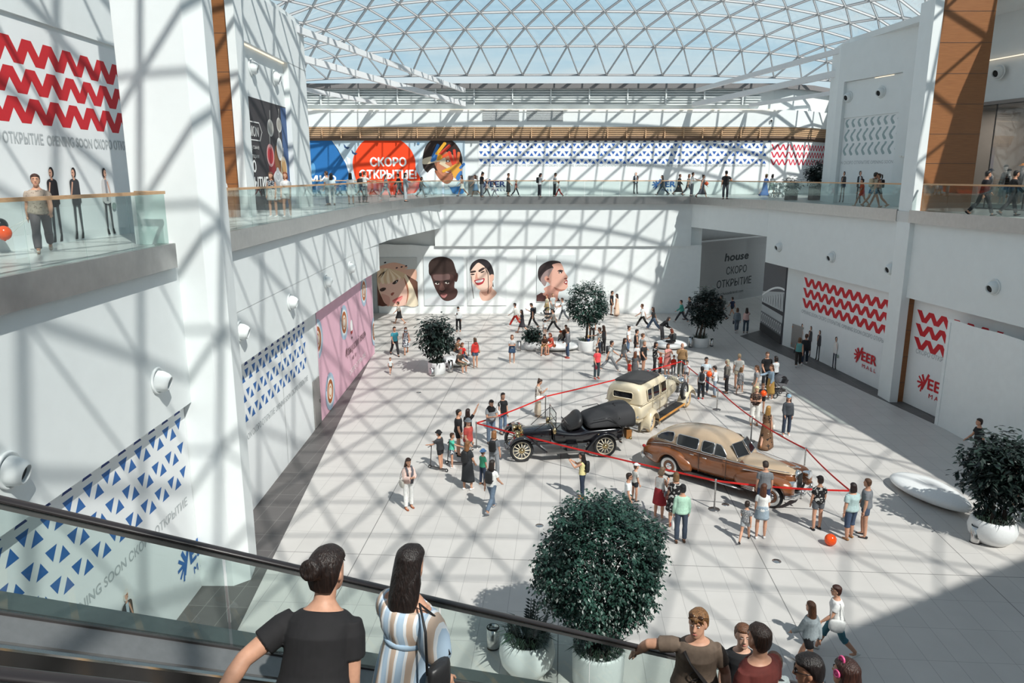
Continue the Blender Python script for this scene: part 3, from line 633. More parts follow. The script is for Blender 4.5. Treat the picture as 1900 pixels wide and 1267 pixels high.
# right, ground floor
def figs_r(p):
    figure(p, .35, .02, 1.68, 'e2e2e0', '26262a', '2a1c18'); figure(p, 1.35, .02, 1.75, '38363a', '2a2a2e', '3a2a22', face=-1); figure(p, 2.35, .02, 1.72, '323036', '2a2a30', '2a1c1a', face=-1); figure(p, 4.1, .02, 1.72, 'e6e4e0', '20263a', '2a1c18', bag='8a9a90')
p = Panel((16.70, 42.2, 0), (.89, -8.9, 0)); p.board(8.9, 4.72, PWHITE, .02, .02, .02)
zig_rows(p, .05, 8.85, 4.35, t=.31, per=.78, h=.5, rs=.6); soon_text(p, .1, 8.8, 2.3, .2); figs_r(p); logo(p, 5.95, .95, .64, RED)
p.build('hoarding_poster', None, 'white hoarding with red zigzags and printed walkers left of the right timber pier', 'poster')
p = Panel((17.70, 32.25, 0), (.118, -1, 0)); p.board(6.2, 4.72, PWHITE, .02, .02, .02)
zig_rows(p, .3, 5.6, 4.3, t=.31, per=.78); p.text('СКОРО ОТКРЫТИЕ OPENING SOON', .55, 2.4, .2, PGREY, w=4.6, bold=.02); logo(p, .95, .9, .66, RED)
p.build('hoarding_poster', None, 'white hoarding with red zigzags half covered, right of the right timber pier', 'poster')
mb = MB()
def hb(u, v):
    y = 29.1 - u * 14.5; return (17.42 + .095 * (29.1 - y) + .03 * math.sin(u * 40 + v), y, v * (4.42 + .015 * math.sin(u * 37)))
mb.grid(60, 6, hb); mb.box((17.43, 28.9, 0), (17.5, 29.08, 4.3))
struct('wall_right_hoarding', mb, FABRIC)
# gallery level
p = Panel((-10.27, 0, 0), (0, 1, 0)); p.board(17.4, 4.66, PWHITE, .02, 4.2, UF)
zig_rows(p, 5.0, 21.2, 12.8, per=.72, t=.31, h=.52, rs=.6); soon_text(p, 8.4, 21.2, 10.66, .22)
for y_, tp, op in ((16.9, '2a2428', None), (17.75, '3b3a3e', None), (19.1, 'd8d4d2', '96959a')): figure(p, y_, UF + .04, 1.66, tp, '3a3a3e', '241a1a', open_=op, bag='8fa09c' if op else None, face=-1 if op is None else 1)
p.build('hoarding_poster', None, 'white hoarding with red zigzags and printed women on the near left gallery', 'poster')
p = Panel((-11.17, 0, 0), (0, 1, 0)); p.board(5.8, 4.66, PWHITE, .02, 22.2, UF); zig_rows(p, 22.3, 27.9, 12.8, per=.72, t=.31, h=.52)
p.build('hoarding_poster', None, 'sliver of white hoarding with red zigzags beside the left timber pier', 'poster')
p = Panel((-10.36, 0, 0), (0, 1, 0)); p.board(5.9, 4.5, cm('3f3b3e', .7), .03, 29.57, UF + .05)
p.poly([(34.6, 8.6), (35.45, 8.6), (35.45, 13), (34.6, 13)], '4a6490'); p.blob([(33, 9), (33.2, 10.4), (33.6, 11.3), (34.3, 10.6), (34.9, 9.0)], '8a5a38'); p.blob([(32.6, 9.4), (32.5, 10.8), (33.0, 11.3), (33.4, 10.2), (33.3, 9.4)], '8c2a30')
for (u, v, ru, rv, c1, c2) in ((33.0, 12.0, .42, .36, 'd6d2cc', 'b9b4ac'), (34.25, 12.2, .36, .32, 'd2cec8', 'a8a29a'), (34.1, 11.15, .42, .5, 'e8e8e6', 'c9c9c8'), (32.75, 10.85, .5, .48, 'd8a0a0', 'c83c44'), (34.55, 10.3, .46, .56, 'dcc9ae', 'c59a66')):
    p.ell(u, v, ru, rv, c1); p.ell(u, v, ru * .75, rv * .75, c2); p.line([(u, v + rv * .6), (u + .05, v + rv + .35)], .07, 'c8c4be')
for r, dv in ((.8, 0), (.66, .12), (.5, .25), (.34, .42), (.2, .6)): p.ell(33.6, 9.6 + dv, r, r * .8, 'dfe0e0'); p.ell(33.6, 9.62 + dv, r * .88, r * .7, 'b9bbbe')
p.line([(29.4, 11.4), (31.5, 11.4), (31.8, 11.75), (31.5, 12.1), (29.4, 12.1)], .05, 'd8d6d4'); p.text('ЛИМОN', 29.6, 11.55, .38, 'd8d6d4', w=1.75, bold=.02); p.text('вкусные', 30.1, 11.05, .17, 'c4c2c0', w=1.2); p.text('истории', 30.1, 10.7, .17, 'c4c2c0', w=1.1)
p.text('СКОРО', 28.75, 10.15, .44, 'f0efed', w=2.0, bold=.03); p.text('ОТКРЫТИЕ', 28.75, 9.5, .44, 'f0efed', w=3.4, bold=.03)
p.build('cafe_poster', None, 'dark poster with dishes seen from above on the left gallery', 'poster')
p = Panel((0, 60.96, 0), (1, 0, 0)); p.board(12.85, 4.3, mat('print_sky', hexc('bfd2de'), .75, var=.06, scale=.5), .03, -16.6, 8.55)
p.poly([(-16.6, 8.9), (-13.4, 8.9), (-13.2, 9.6), (-13.05, 10.3), (-13.3, 11.0), (-14.4, 12.85), (-16.6, 12.85)], '1f6cae'); p.poly([(-14.28, 12.85), (-14.38, 12.85), (-13.2, 11.0), (-12.98, 10.3), (-13.1, 10.2), (-13.3, 10.95)], 'eef3f5'); p.blob([(-16.4, 10.9), (-15.9, 11.0), (-15.75, 10.6), (-15.85, 10.1), (-16.3, 10.0), (-16.45, 10.4)], '5c9ed0')
p.poly([(-13.2, 8.9), (-16.6, 8.9), (-16.6, 8.6), (-13.3, 8.6)], '7fa6c8')
OR = 'f2430f'; p.blob([(-12.75, 10.9), (-12.5, 11.8), (-11.9, 12.6), (-11.2, 12.85), (-9.2, 12.85), (-8.2, 12.2), (-7.75, 11.3), (-7.7, 10.5), (-7.3, 9.6), (-7.6, 8.9), (-8.3, 8.58), (-11.9, 8.58), (-12.5, 9.6)], OR)
p.text('СКОРО', -9.9, 10.75, .66, 'f6f6f4', w=2.85, bold=.03, center=True); p.text('ОТКРЫТИЕ!', -9.95, 9.78, .66, 'f6f6f4', w=4.55, bold=.03, center=True); p.text('мир', -16.35, 9.55, .62, 'f6f6f4', w=2.2, bold=.02)
for u, v in ((-13.4, 12.5), (-12.8, 12.05)): p.poly([(u, v), (u + .2, v - .25), (u + .5, v - .3), (u + .3, v - .45), (u + .05, v - .3)], '2c4a78')
p.poly([(-13.2, 11.5), (-12.9, 11.3), (-12.95, 10.6), (-13.1, 10.7)], 'eef3f6')
# child with painted hands
CU, CV = -5.65, 10.85
p.ell(CU, CV, 1.85, 1.95, 'dfe8ee'); p.blob([(-7.1, 10.6), (-7.0, 12.0), (-6.3, 12.8), (-4.9, 12.8), (-4.1, 11.9), (-4.0, 10.8), (-4.5, 9.8), (-6.2, 10.0)], '2e1f1c')
p.blob([(-6.9, 9.9), (-6.3, 10.6), (-5.9, 9.9), (-5.4, 9.5), (-4.9, 9.9), (-4.6, 10.2), (-4.4, 9.4), (-5.2, 8.95), (-6.1, 9.1)], 'eef1f3'); p.blob([(-6.2, 10.4), (-5.6, 10.3), (-5.0, 10.3), (-4.7, 9.8), (-5.2, 9.35), (-5.8, 9.7)], 'a5664a')
p.blob([(-6.2, 11.2), (-5.6, 11.9), (-4.7, 11.6), (-4.4, 10.9), (-4.8, 10.2), (-5.4, 9.95), (-5.95, 10.4)], 'c07c5c'); p.ell(-5.15, 11.15, .2, .09, '2a1a16', -8); p.ell(-5.12, 11.14, .08, .07, 'd8cfc8'); p.ell(-5.2, 10.3, .3, .07, '9c4a40', -14); p.ell(-5.2, 10.28, .2, .03, 'f2ece8', -14)
def phand(c, fingers, col):
    p.blob(c, col)
    for (a, b, w_, cc) in fingers: p.line([a, ((a[0]+b[0])/2, (a[1]+b[1])/2), b], w_, cc); p.ell(b[0], b[1], w_*.52, w_*.52, cc)
phand([(-7.1, 10.9), (-6.3, 11.0), (-5.8, 11.1), (-5.4, 10.9), (-5.3, 11.3), (-5.9, 11.7), (-6.5, 11.5), (-7.1, 11.3)], [((-6.3, 11.5), (-5.9, 12.35), .24, '3a76b8'), ((-6.0, 11.7), (-5.35, 12.5), .24, 'e0a62c'), ((-5.8, 11.6), (-5.0, 12.3), .24, 'd8402a'), ((-5.7, 11.4), (-4.95, 11.75), .22, 'e2572c'), ((-5.7, 11.0), (-5.0, 10.6), .24, 'd9c7a8')], 'd8c8ae'); p.blob([(-6.5, 11.1), (-6.1, 11.2), (-5.9, 11.6), (-6.3, 11.55)], '3a76b8'); p.blob([(-6.0, 11.2), (-5.6, 11.3), (-5.6, 11.6), (-5.9, 11.65)], 'e8a030')
phand([(-4.9, 10.6), (-4.6, 11.0), (-4.2, 11.1), (-4.0, 10.6), (-4.2, 9.9), (-4.6, 9.8), (-4.8, 10.2)], [((-4.7, 10.9), (-5.0, 11.8), .22, 'd8402a'), ((-4.5, 11.0), (-4.6, 11.95), .22, 'd8402a'), ((-4.35, 11.0), (-4.25, 11.75), .22, 'd86a3a'), ((-4.15, 10.6), (-3.85, 10.9), .2, '3a76b8'), ((-4.9, 10.6), (-5.5, 10.35), .2, 'e0a62c')], 'e0a040'); p.blob([(-4.5, 9.9), (-4.1, 10.4), (-4.0, 10.1), (-4.3, 9.6)], '3a76b8')
p.blob([(-5.15, 9.25), (-5.0, 9.1), (-4.2, 9.15), (-3.9, 9.05), (-3.95, 8.62), (-4.7, 8.6), (-4.9, 8.9)], '2f74b4')
for u in (-7.0, -6.3, -5.7): p.poly([(u, 8.6), (u + .3, 8.6), (u + .25, 9.1), (u + .05, 9.1)], 'a9c2d0')
p.ell(-7.45, 12.5, .12, .12, '5f86a8', n=5)
p.build('toy_shop_poster', None, 'big blue and orange poster with a child showing painted hands', 'poster')
tag(MB().box((-3.5, 60.9, UF), (-2.75, 60.99, 10.0)).build('service_door', cm('6e6866', .5)), 'brown grey service door beside the blue and orange poster', 'door')
p = Panel((0, 60.97, 0), (1, 0, 0)); p.board(23.2, 4.35, PWHITE, .03, -2.7, 8.55)
tri_rows(p, -2.65, 20.5, 12.5, m=mat('print_blue_bright', hexc('2c5fae'), .75, var=.02)); soon_text(p, -2.6, 20.4, 10.72, .17); logo(p, -2.35, 9.0, .62, NAVY); logo(p, 11.35, 9.0, .62, BLUE)
figure(p, 9.95, 8.58, 1.72, '2e3440', '35353a', 'b8b2ac', open_='dfe4ea')
p.build('hoarding_poster', None, 'long white hoarding with rows of blue triangles on the back gallery', 'poster')
for (a, b, l_, nm) in (((20.62, 60.97), (22.2, 61.32), 1.62, 'short bend of white hoarding with red zigzags after the blue triangles'), ((22.2, 61.32), (24.0, 62.37), 2.08, 'middle bend of white hoarding with red zigzags at the back right'), ((24.0, 62.37), (28.6, 66.7), 6.3, 'last white hoarding with red zigzags at the back right, half behind the gallery block')):
    p = Panel((a[0], a[1], 0), (b[0]-a[0], b[1]-a[1], 0)); p.board(l_, 4.3, PWHITE, .02, 0, 8.55); zig_rows(p, .02, l_, 12.45, per=.5, t=.13, h=.46, rs=.58, m=mat('print_crimson', hexc('cf2440'), .75, var=.02)); p.build('hoarding_poster', None, nm, 'poster')
p = Panel((18.32 + n_.x*.03, 43.0 + n_.y*.03, 0), (1.8, -6.7, 0)); p.board(4.2, 4.55, PWHITE, .02, .36, UF + .02)
for r in range(3):
    for k in range(9):
        u = .42 + k * .48; v = 13.22 - r * .74
        if u < 4.3: p.poly([(x, min(y, 13.02)) for x, y in [(u + .3, v), (u + .44, v - .02), (u + .40, v - .12), (u + .26, v - .26), (u + .18, v - .38), (u + .26, v - .48), (u + .34, v - .56), (u + .33, v - .64), (u + .2, v - .66), (u + .1, v - .54), (u + .03, v - .40), (u + .1, v - .24), (u + .24, v - .12)]], CHEV, False)
p.text('N СКОРО ОТКРЫТИЕ OPENING SOON', 1.0*.4, 10.62, .17, PGREY, w=3.9, bold=.006)
figure(p, .75, UF + .05, 1.7, '3a3838', '4a3030', '241a18', face=-1); figure(p, 2.05, UF + .05, 1.72, '33343a', '26262a', '241a18', open_='c9d3da')
p.build('hoarding_poster', None, 'white hoarding with grey chevrons on the right gallery block', 'poster')
t = thing('service_cabinet', 'white service cabinet on the right gallery pilaster', 'cabinet', (19.62 + n_.x*.24, 38.4 + n_.y*.24, UF), math.atan2(-6.7, 1.8))
MB().box((.2, -.05, .1), (.95, 0, 1.85)).build('cabinet_door', cm('b5b8b8', .5), t); MB().box((.75, -.07, .9), (.82, -.05, 1.05)).build('handle', DARKM, t)
tag(MB().box((-.25, -.1, 0), (.25, -.04, .16)).box((-.18, -.2, .05), (-.02, -.05, .12)).box((.02, -.2, .05), (.18, -.05, .12)).build('emergency_light', cm('e6e6e2', .5)), 'small white emergency light above the gallery service cabinet', 'light'); bpy.context.scene.objects['emergency_light'].location = (19.75 + n_.x*.24, 38.0 + n_.y*.24, 10.85); bpy.context.scene.objects['emergency_light'].rotation_euler = (0, 0, math.atan2(-6.7, 1.8))
# ---------------------------------------------------------------- air nozzles, grilles, cameras
def nozzle(loc, n, r, label):
    t = thing('air_nozzle', label, 'vent', loc, math.atan2(n[1], n[0]) + PI / 2, 'round air nozzles'); ax = Vector((0, -1, 0))
    MB().lathe([(r*1.25, 0), (r*1.28, .03), (r*1.15, .06), (r*1.08, .03)], n=28, ax=ax).build('flange', WALL, t)
    d = Vector((.12, -1, -.28)).normalized()
    MB().lathe([(r*.95, -.02), (r*.98, .08), (r*.86, .2), (r*.66, .27), (r*.6, .27), (r*.58, .2)], n=28, ax=d, cap=False).build('ball', WALL, t)
    MB().lathe([(r*.60, .205), (.001, .21)], n=24, ax=d).build('bore', HOLE, t); return t
for (y, z, nm) in ((10.4, 5.7, 'nearest air nozzle low on the left wall, cut by the frame edge'), (15.2, 5.75, 'air nozzle on the left wall just before the white pier'), (20.2, 5.78, 'first air nozzle past the white pier on the left wall'), (25.0, 5.8, 'second air nozzle past the white pier on the left wall'), (30.0, 5.8, 'air nozzle above the pink cafe poster, nearer one'), (34.6, 5.8, 'farthest air nozzle on the left wall, above the pink cafe poster')):
    nozzle((-7.55 if y < 17 else -7.6, y, z), (1, 0), .23, nm)
def alongp(a, b, d): v = (Vector(b) - Vector(a)).normalized(); return Vector(a) + v * d, Vector((v.y, -v.x))
for (a, b, d, z, nm) in (((15.62, 45.7), (17.25, 33.1), 1.7, 5.9, 'air nozzle on the right spandrel nearest the shaded corridor'), ((15.62, 45.7), (17.25, 33.1), 7.4, 5.9, 'middle air nozzle on the right spandrel'), ((15.62, 45.7), (17.25, 33.1), 12.3, 5.9, 'air nozzle on the right spandrel beside the timber pier'), ((17.25, 32.25), (18.3, 22), 5.2, 6.0, 'air nozzle over the plain white hoarding on the right')):
    q, n = alongp(a, b, d); nozzle((q.x + n.x*.0, q.y + n.y*.0, z), (-abs(n.x), n.y if n.x < 0 else -n.y), .24, nm)
for d, nm in ((.6, 'left air nozzle above the grey chevron poster'), (3.05, 'right air nozzle above the grey chevron poster')):
    q, n = alongp(RU[0], RU[2], d); nozzle((q.x + n_.x*.06, q.y + n_.y*.06, 14.2), (n_.x, n_.y), .24, nm)
nozzle((21.75, 34.9, 14.5), (-1, -.2), .26, 'air nozzle above the shop window on the right gallery')
for y, z, nm in ((31.1, 14.2, 'nearer air nozzle above the dark cafe poster'), (34.0, 14.15, 'farther air nozzle above the dark cafe poster')): nozzle((-10.36, y, z), (1, 0), .27, nm)
for x0, nm in ((-2.3, 'left louvred air grille on the back gallery wall'), (1.15, 'right louvred air grille on the back gallery wall')):
    t = thing('air_grille', nm, 'vent', (x0, 60.42, 14.15), 0, 'air grilles'); MB().box((0, .02, 0), (2.85, .05, .85)).build('backing', cm('77787a', .7), t)
    m = MB()
    for k in range(9): m.box((0, -.03, .02 + k*.095), (2.85, .03, .06 + k*.095))
    m.build('louvres', WALL, t)
t = thing('security_camera', 'small dark security camera on the back gallery wall', 'camera', (20.3, 60.42, 14.2)); MB().lathe([(.13, 0), (.13, .05), (.1, .07)], ax=(0, -1, 0)).build('mount', WALL, t); MB().ball((0, -.08, 0), .085).build('dome', HOLE, t)
for (x, lab, c) in ((-.15, 'dark balloon stuck on top edge of the back hoarding', '2a2224'), (5.35, 'mint balloon stuck on top edge of the back hoarding', '57b79c')):
    tag(MB().ball((x, 54.3, 5.16 if x > 0 else 5.22), (.15, .15, .18), 16, 10).build('balloon', cm(c, .3)), lab, 'balloon')
# ---------------------------------------------------------------- vintage cars (local frame: x forward from the rear axle, y to the driver's left, z up)
CARB = mat('car_copper_paint', hexc('84502e'), .25, .1, var=.03, scale=2, coat=.9); CART = mat('car_tan_paint', hexc('b9a288'), .25, .05, var=.03, scale=2, coat=.8)
CREAM = mat('car_cream_paint', hexc('dccfb4'), .25, 0, var=.02, scale=2, coat=.8); BLACKP = mat('car_black_paint', hexc('16151a'), .18, 0, var=0, coat=1.)
TYRE = mat('tyre_rubber', (.02, .02, .022), .75, bump=.1, scale=40); WWALL = mat('tyre_whitewall', (.72, .71, .68), .6); TANT = mat('tyre_tan', hexc('b59a76'), .6)
CGLASS = mat('car_glass', (.012, .013, .015), .05, 0, var=0, spec=.8); LEATH = mat('black_leather', (.022, .021, .022), .45, bump=.25, scale=12); CANVAS = mat('black_canvas', (.03, .03, .033), .8, bump=.2, scale=30)
BRASS = mat('brass', (.55, .42, .22), .25, 1., var=.05); LAMPG = mat('lamp_glass', (.75, .77, .78), .08, .3, var=0); TOPV = mat('black_vinyl', (.045, .042, .042), .7, bump=.15, scale=40)
def hull(st, m=0, mb=None):
    mb = mb or MB(); R = []
    for (x, zb, wb, zm, wm, zt, wt, cr) in st:
        h = [(0, zb), (wb, zb), (wm, zb*.55 + zm*.45), (wm, zm), (wt, zt), (wt*.55, zt + cr*.82), (0, zt + cr)]
        R.append([(x, y, z) for y, z in h] + [(x, -y, z) for y, z in h[-2:0:-1]])
    return mb.rings(R, m)
def xz_panel(t, name, pts, yf, s, m, th=.012, parent=None):    # panel lying on the body side, outline in (x, z)
    mb = MB(); n = len(pts); a = [(x, s * yf(x, z), z) for x, z in pts]; b = [(x, s * (yf(x, z) + th), z) for x, z in pts]
    f = [tuple(range(n)), tuple(range(2*n - 1, n - 1, -1))] + [(i, i + n, (i+1) % n + n, (i+1) % n) for i in range(n)]
    mb.add(a + b, f); return mb.build(name, m, parent or t)
def rnd(x0, z0, x1, z1, r=.06, sl=0., n=4):    # rounded window outline, sl slants the front edge
    o = []
    for cx, cz, a0 in ((x1 - r, z1 - r, 0), (x0 + r, z1 - r, 90), (x0 + r, z0 + r, 180), (x1 - r, z0 + r, 270)):
        for k in range(n + 1): a = math.radians(a0 + 90*k/n); o.append((cx + r*math.cos(a) + (sl*(z1 - cz) if a0 in (270,) else 0), cz + r*math.sin(a)))
    return o
def frame_tube(t, name, pts, yf, s, m, r=.013, off=.015, parent=None):
    p = [(x, s * (yf(x, z) + off), z) for x, z in pts]; p.append(p[0]); return MB().tube(p, r, 6).build(name, m, parent or t)
def torus(mb, c, ax, R_, r, n=28, k=10, m=0, fl=1.):
    q = Vector((0,0,1)).rotation_difference(Vector(ax)); rs = []
    for i in range(n + 1):
        a = 2*PI*i/n; rs.append([Vector(c) + q @ Vector(((R_ + r*math.cos(2*PI*j/k))*math.cos(a), (R_ + r*math.cos(2*PI*j/k))*math.sin(a), fl*r*math.sin(2*PI*j/k))) for j in range(k)])
    return mb.rings(rs, m, cap=False)
def wheel(t, c, r, w, s, kind, parent=None):
    y = Vector((0, s, 0)); c = Vector(c)
    tr = w * .5
    o = torus(MB(), c, y, r - tr, tr, fl=1.0).build('wheel', TYRE if kind != 'tan' else TANT, parent or t)
    if kind == 'white':
        MB().lathe([(r*.52, .55*tr), (r*.6, 1.0*tr), (r*.78, 1.02*tr), (r*.86, .8*tr), (r*.8, .6*tr)], c, 28, ax=y, cap=False).build('whitewall', WWALL, o)
        MB().lathe([(r*.56, tr*.7), (r*.5, tr*.95), (r*.40, tr*.6), (r*.36, tr*.8), (.001, tr*.85)], c, 28, ax=y).build('rim', CARB, o)
        MB().lathe([(r*.33, tr*.8), (r*.31, tr*1.05), (r*.16, tr*1.3), (.001, tr*1.36)], c, 24, ax=y).build('hub_cap', CHROME, o); MB().ball(c + y*tr*1.36, .018, 8, 6).build('hub_badge', RED, o)
    else:
        n, mt = (16, CHROME) if kind in ('wire', 'tan') else (12, mat('spoke_cream', hexc('d9cfb8'), .5))
        rim = MB(); torus(rim, c, y, r - w*.95, w*.22); rim.build('rim', CHROME if kind != 'wood' else mt, o); sp = MB()
        for i in range(n):
            a = 2*PI*i/n; e = c + Vector((math.cos(a), 0, math.sin(a))) * (r - w*.95); sp.tube([c + y*.04 + (e - c)*.14, e], .009 if kind != 'wood' else .019, 6)
        sp.build('spokes', CHROME if kind != 'wood' else mt, o); MB().lathe([(r*.24, -.03), (r*.24, .05), (r*.15, .08), (r*.12, .1), (.001, .105)], c, 20, ax=y).build('hub_cap', CHROME if kind != 'wood' else BRASS, o)
    return o
def sub(n=2): return subsurf(n)
def pod(st, m=0, mb=None, n=14):    # round-section loft: (x, y, z, half width, half height)
    return (mb or MB()).rings([[(x, y + hw*math.cos(2*PI*j/n), z + hh*math.sin(2*PI*j/n)) for j in range(n)] for x, y, z, hw, hh in st], m)

# --- copper and tan sedan
rA, fA = G(1245, 881), G(1432, 939); dA = (fA - rA); wbA = dA.length; dA.normalize(); lA = Vector((-dA.y, dA.x, 0)); oA = rA + lA * .74
cA = thing('vintage_sedan', 'copper and tan 1940s sedan with whitewall tyres inside the red ropes', 'car', oA, math.atan2(dA.y, dA.x))
B_ = wbA
hull([(-1.28,.55,.28,.68,.46,.80,.34,.04),(-1.12,.42,.50,.72,.66,.98,.52,.05),(-.7,.38,.60,.78,.76,1.10,.66,.06),(0,.36,.66,.80,.80,1.14,.74,.05),(.9,.34,.70,.8,.84,1.15,.79,.05),(1.7,.34,.70,.8,.84,1.14,.79,.05),(2.35,.34,.66,.8,.78,1.10,.72,.06),(2.75,.34,.60,.8,.68,1.04,.62,.06),(B_-.2,.36,.50,.8,.54,1.0,.46,.06),(B_+.32,.42,.34,.8,.32,.96,.26,.06),(B_+.42,.46,.22,.8,.22,.90,.16,.05)]).build('body', CARB, cA, sub())
hull([(-1.05,.86,.30,.93,.42,1.0,.34,.06),(-.75,.98,.52,1.14,.60,1.24,.46,.10),(-.3,1.05,.70,1.22,.74,1.46,.56,.14),(.3,1.08,.76,1.24,.79,1.60,.62,.15),(1.0,1.09,.78,1.24,.80,1.66,.64,.14),(1.55,1.08,.77,1.24,.79,1.62,.63,.13),(1.95,1.07,.74,1.2,.76,1.48,.60,.12),(2.28,1.05,.70,1.12,.72,1.22,.62,.07),(2.42,1.03,.66,1.08,.68,1.13,.6,.05)]).build('roof', CART, cA, sub())
hull([(2.2,1.02,.62,1.06,.66,1.14,.56,.08),(2.7,1.0,.58,1.05,.60,1.12,.46,.09),(B_-.2,.98,.46,1.02,.48,1.08,.32,.09),(B_+.25,.96,.28,1.0,.30,1.04,.16,.08),(B_+.44,.95,.16,.98,.17,1.0,.1,.06)]).build('bonnet', CART, cA, sub())
ywA = lambda x, z: (.825 - max(0, z - 1.15) * .36 - (.16 * max(0, .2 - x) if x < .2 else 0) - .05 * max(0, x - 1.5)) + .004
for s in (1, -1):
    for pts in ([(-.62,1.2),(-.02,1.2),(.04,1.26),(.04,1.47),(-.02,1.53),(-.25,1.49),(-.5,1.38),(-.64,1.26)], rnd(.2, 1.18, .98, 1.53), rnd(1.12, 1.18, 1.55, 1.53), [(1.58,1.18),(2.02,1.17),(1.98,1.28),(1.82,1.46),(1.74,1.52),(1.58,1.53)]):
        w = xz_panel(cA, 'side_window', pts, ywA, s, CGLASS); frame_tube(cA, 'window_frame', pts, ywA, s, CHROME, .014, .012, w)
    ybA = lambda x: np.interp(x, [-1.1,-.7,0,.9,1.7,2.35,2.75,B_-.2,B_+.32], [.56,.69,.77,.815,.815,.75,.66,.53,.33])
    MB().tube([(x, s*(ybA(x)+.012), 1.115 - .05*max(0, x-2)/2 - .22*max(0, -x)**1.4) for x in np.linspace(-1.05, B_+.3, 30)], .013, 6).build('side_trim', CHROME, cA)
    MB().tube([(x, s*(ybA(x)+.03), .93) for x in np.linspace(2.55, B_-.25, 8)], .02, 6).build('side_trim', CHROME, cA)
    for x in (.02, 1.06, 2.02): MB().beam((x, s*.842, .45), (x, s*.822, 1.1), .012, .012).build('door_gap', HOLE, cA)
    for x in (.88, 1.2): MB().tube([(x, s*.84, .99), (x, s*.88, 1.0), (x + .16*(1 if x > 1 else -1), s*.885, 1.0)], .015, 6).build('door_handle', CHROME, cA)
    MB().box((.55, s*.72 - .16, .28), (2.7, s*.72 + .16, .34)).build('running_board', DARKM, cA, bevel(.02)); MB().tube([(.6, s*.89, .31), (2.6, s*.89, .31)], .018, 6).build('board_trim', CHROME, cA)
    pod([(B_-1.35,s*.70,.56,.05,.10),(B_-1.18,s*.72,.58,.16,.24),(B_-.7,s*.73,.61,.21,.31),(B_-.47,s*.74,.64,.235,.32),(B_-.40,s*.74,.74,.24,.23),(B_-.2,s*.74,.855,.245,.125),(B_+.15,s*.74,.86,.245,.115),(B_+.36,s*.73,.78,.24,.175),(B_+.42,s*.72,.66,.23,.27),(B_+.54,s*.69,.62,.18,.25),(B_+.62,s*.67,.62,.10,.16)]).build('front_fender', CARB, cA, sub(1))
    pod([(-1.2,s*.64,.58,.08,.13),(-1.02,s*.68,.58,.17,.25),(-.6,s*.75,.58,.215,.33),(-.44,s*.76,.62,.225,.32),(-.37,s*.765,.74,.23,.22),(-.18,s*.77,.86,.23,.12),(.12,s*.77,.86,.23,.11),(.34,s*.77,.74,.225,.20),(.42,s*.77,.58,.215,.30),(.62,s*.76,.52,.18,.24),(.82,s*.76,.48,.10,.14)]).build('rear_fender', CARB, cA, sub(1))
    wheel(cA, (0, s*.84, .375), .375, .19, s, 'white'); wheel(cA, (B_, s*.83, .375), .375, .19, s, 'white')
    for k in range(3):
        MB().tube([(-1.0, s*(.868+.0), .62-.05*k), (-.62, s*.965, .60-.05*k)], .010, 6).build('fender_trim', CHROME, cA); MB().tube([(B_-.95, s*.945, .42+.05*k), (B_-.5, s*.97, .42+.05*k)], .010, 6).build('fender_trim', CHROME, cA)
    MB().tube([(B_-.1, s*.86, .95), (B_+.35, s*.82, .92)], .012, 6).build('fender_trim', CHROME, cA)
    h = MB().lathe([(.02,-.28),(.09,-.18),(.125,-.05),(.14,.0),(.145,.03),(.13,.04)], (B_+.56, s*.60, .80), 20, ax=(1,0,0)).build('headlamp', CHROME, cA); MB().ball((B_+.59, s*.60, .80), (.05,.115,.115), 16, 10).build('lens', LAMPG, h)
    MB().ball((-1.2, s*.62, .72), (.07,.05,.06)).build('tail_lamp', mat('tail_red', (.35, .02, .02), .2), cA)
g = MB().rings([[(B_+.40, y, z) for y, z in ((-.12,.5),(.12,.5),(.19,.7),(.17,.96),(.08,1.08),(0,1.1),(-.08,1.08),(-.17,.96),(-.19,.7))], [(B_+.50, y, z) for y, z in ((-.11,.5),(.11,.5),(.18,.7),(.16,.95),(.07,1.06),(0,1.08),(-.07,1.06),(-.16,.95),(-.18,.7))]]).build('grille', CHROME, cA)
m = MB()
for k in range(9): m.box((B_+.50, -.15 + .0375*k - .008, .54), (B_+.525, -.15 + .0375*k + .008, .97))
m.build('grille_bars', mat('grille_shadow', (.12,.12,.12), .3, 1.), g)
for s in (1, -1): MB().rings([[(B_+.44, s*y, z) for y, z in ((.3,.5),(.4,.52),(.42,.66),(.32,.72))], [(B_+.47, s*y, z) for y, z in ((.3,.51),(.39,.53),(.41,.65),(.32,.7))]]).build('side_grille', CHROME, cA)
MB().tube([(B_+.15, 0, 1.13), (B_+.35, 0, 1.16), (B_+.5, 0, 1.2)], [.012,.02,.008], 8).tube([(B_-.9, 0, 1.17), (B_+.2, 0, 1.12)], .009, 6).ball((B_+.42, 0, 1.19), (.09,.05,.02)).build('bonnet_ornament', CHROME, cA)
for xo, sg in ((B_+.70, 1), (-1.30, -1)):
    b = MB().tube([(xo - sg*.26, -.92, .47), (xo - sg*.06, -.7, .47), (xo, -.3, .47), (xo, .3, .47), (xo - sg*.06, .7, .47), (xo - sg*.26, .92, .47)], [(.03,.075)]*6, 10).build('bumper', CHROME, cA)
    for y in (-.34, .34): MB().tube([(xo+sg*.03, y, .34), (xo+sg*.07, y, .48), (xo+sg*.03, y, .64)], [.03,.045,.03], 8).build('overrider', CHROME, b)
    MB().tube([(xo - sg*.1, -.6, .36), (xo - sg*.02, 0, .34), (xo - sg*.1, .6, .36)], .03, 8).build('lower_bar', CHROME, b)
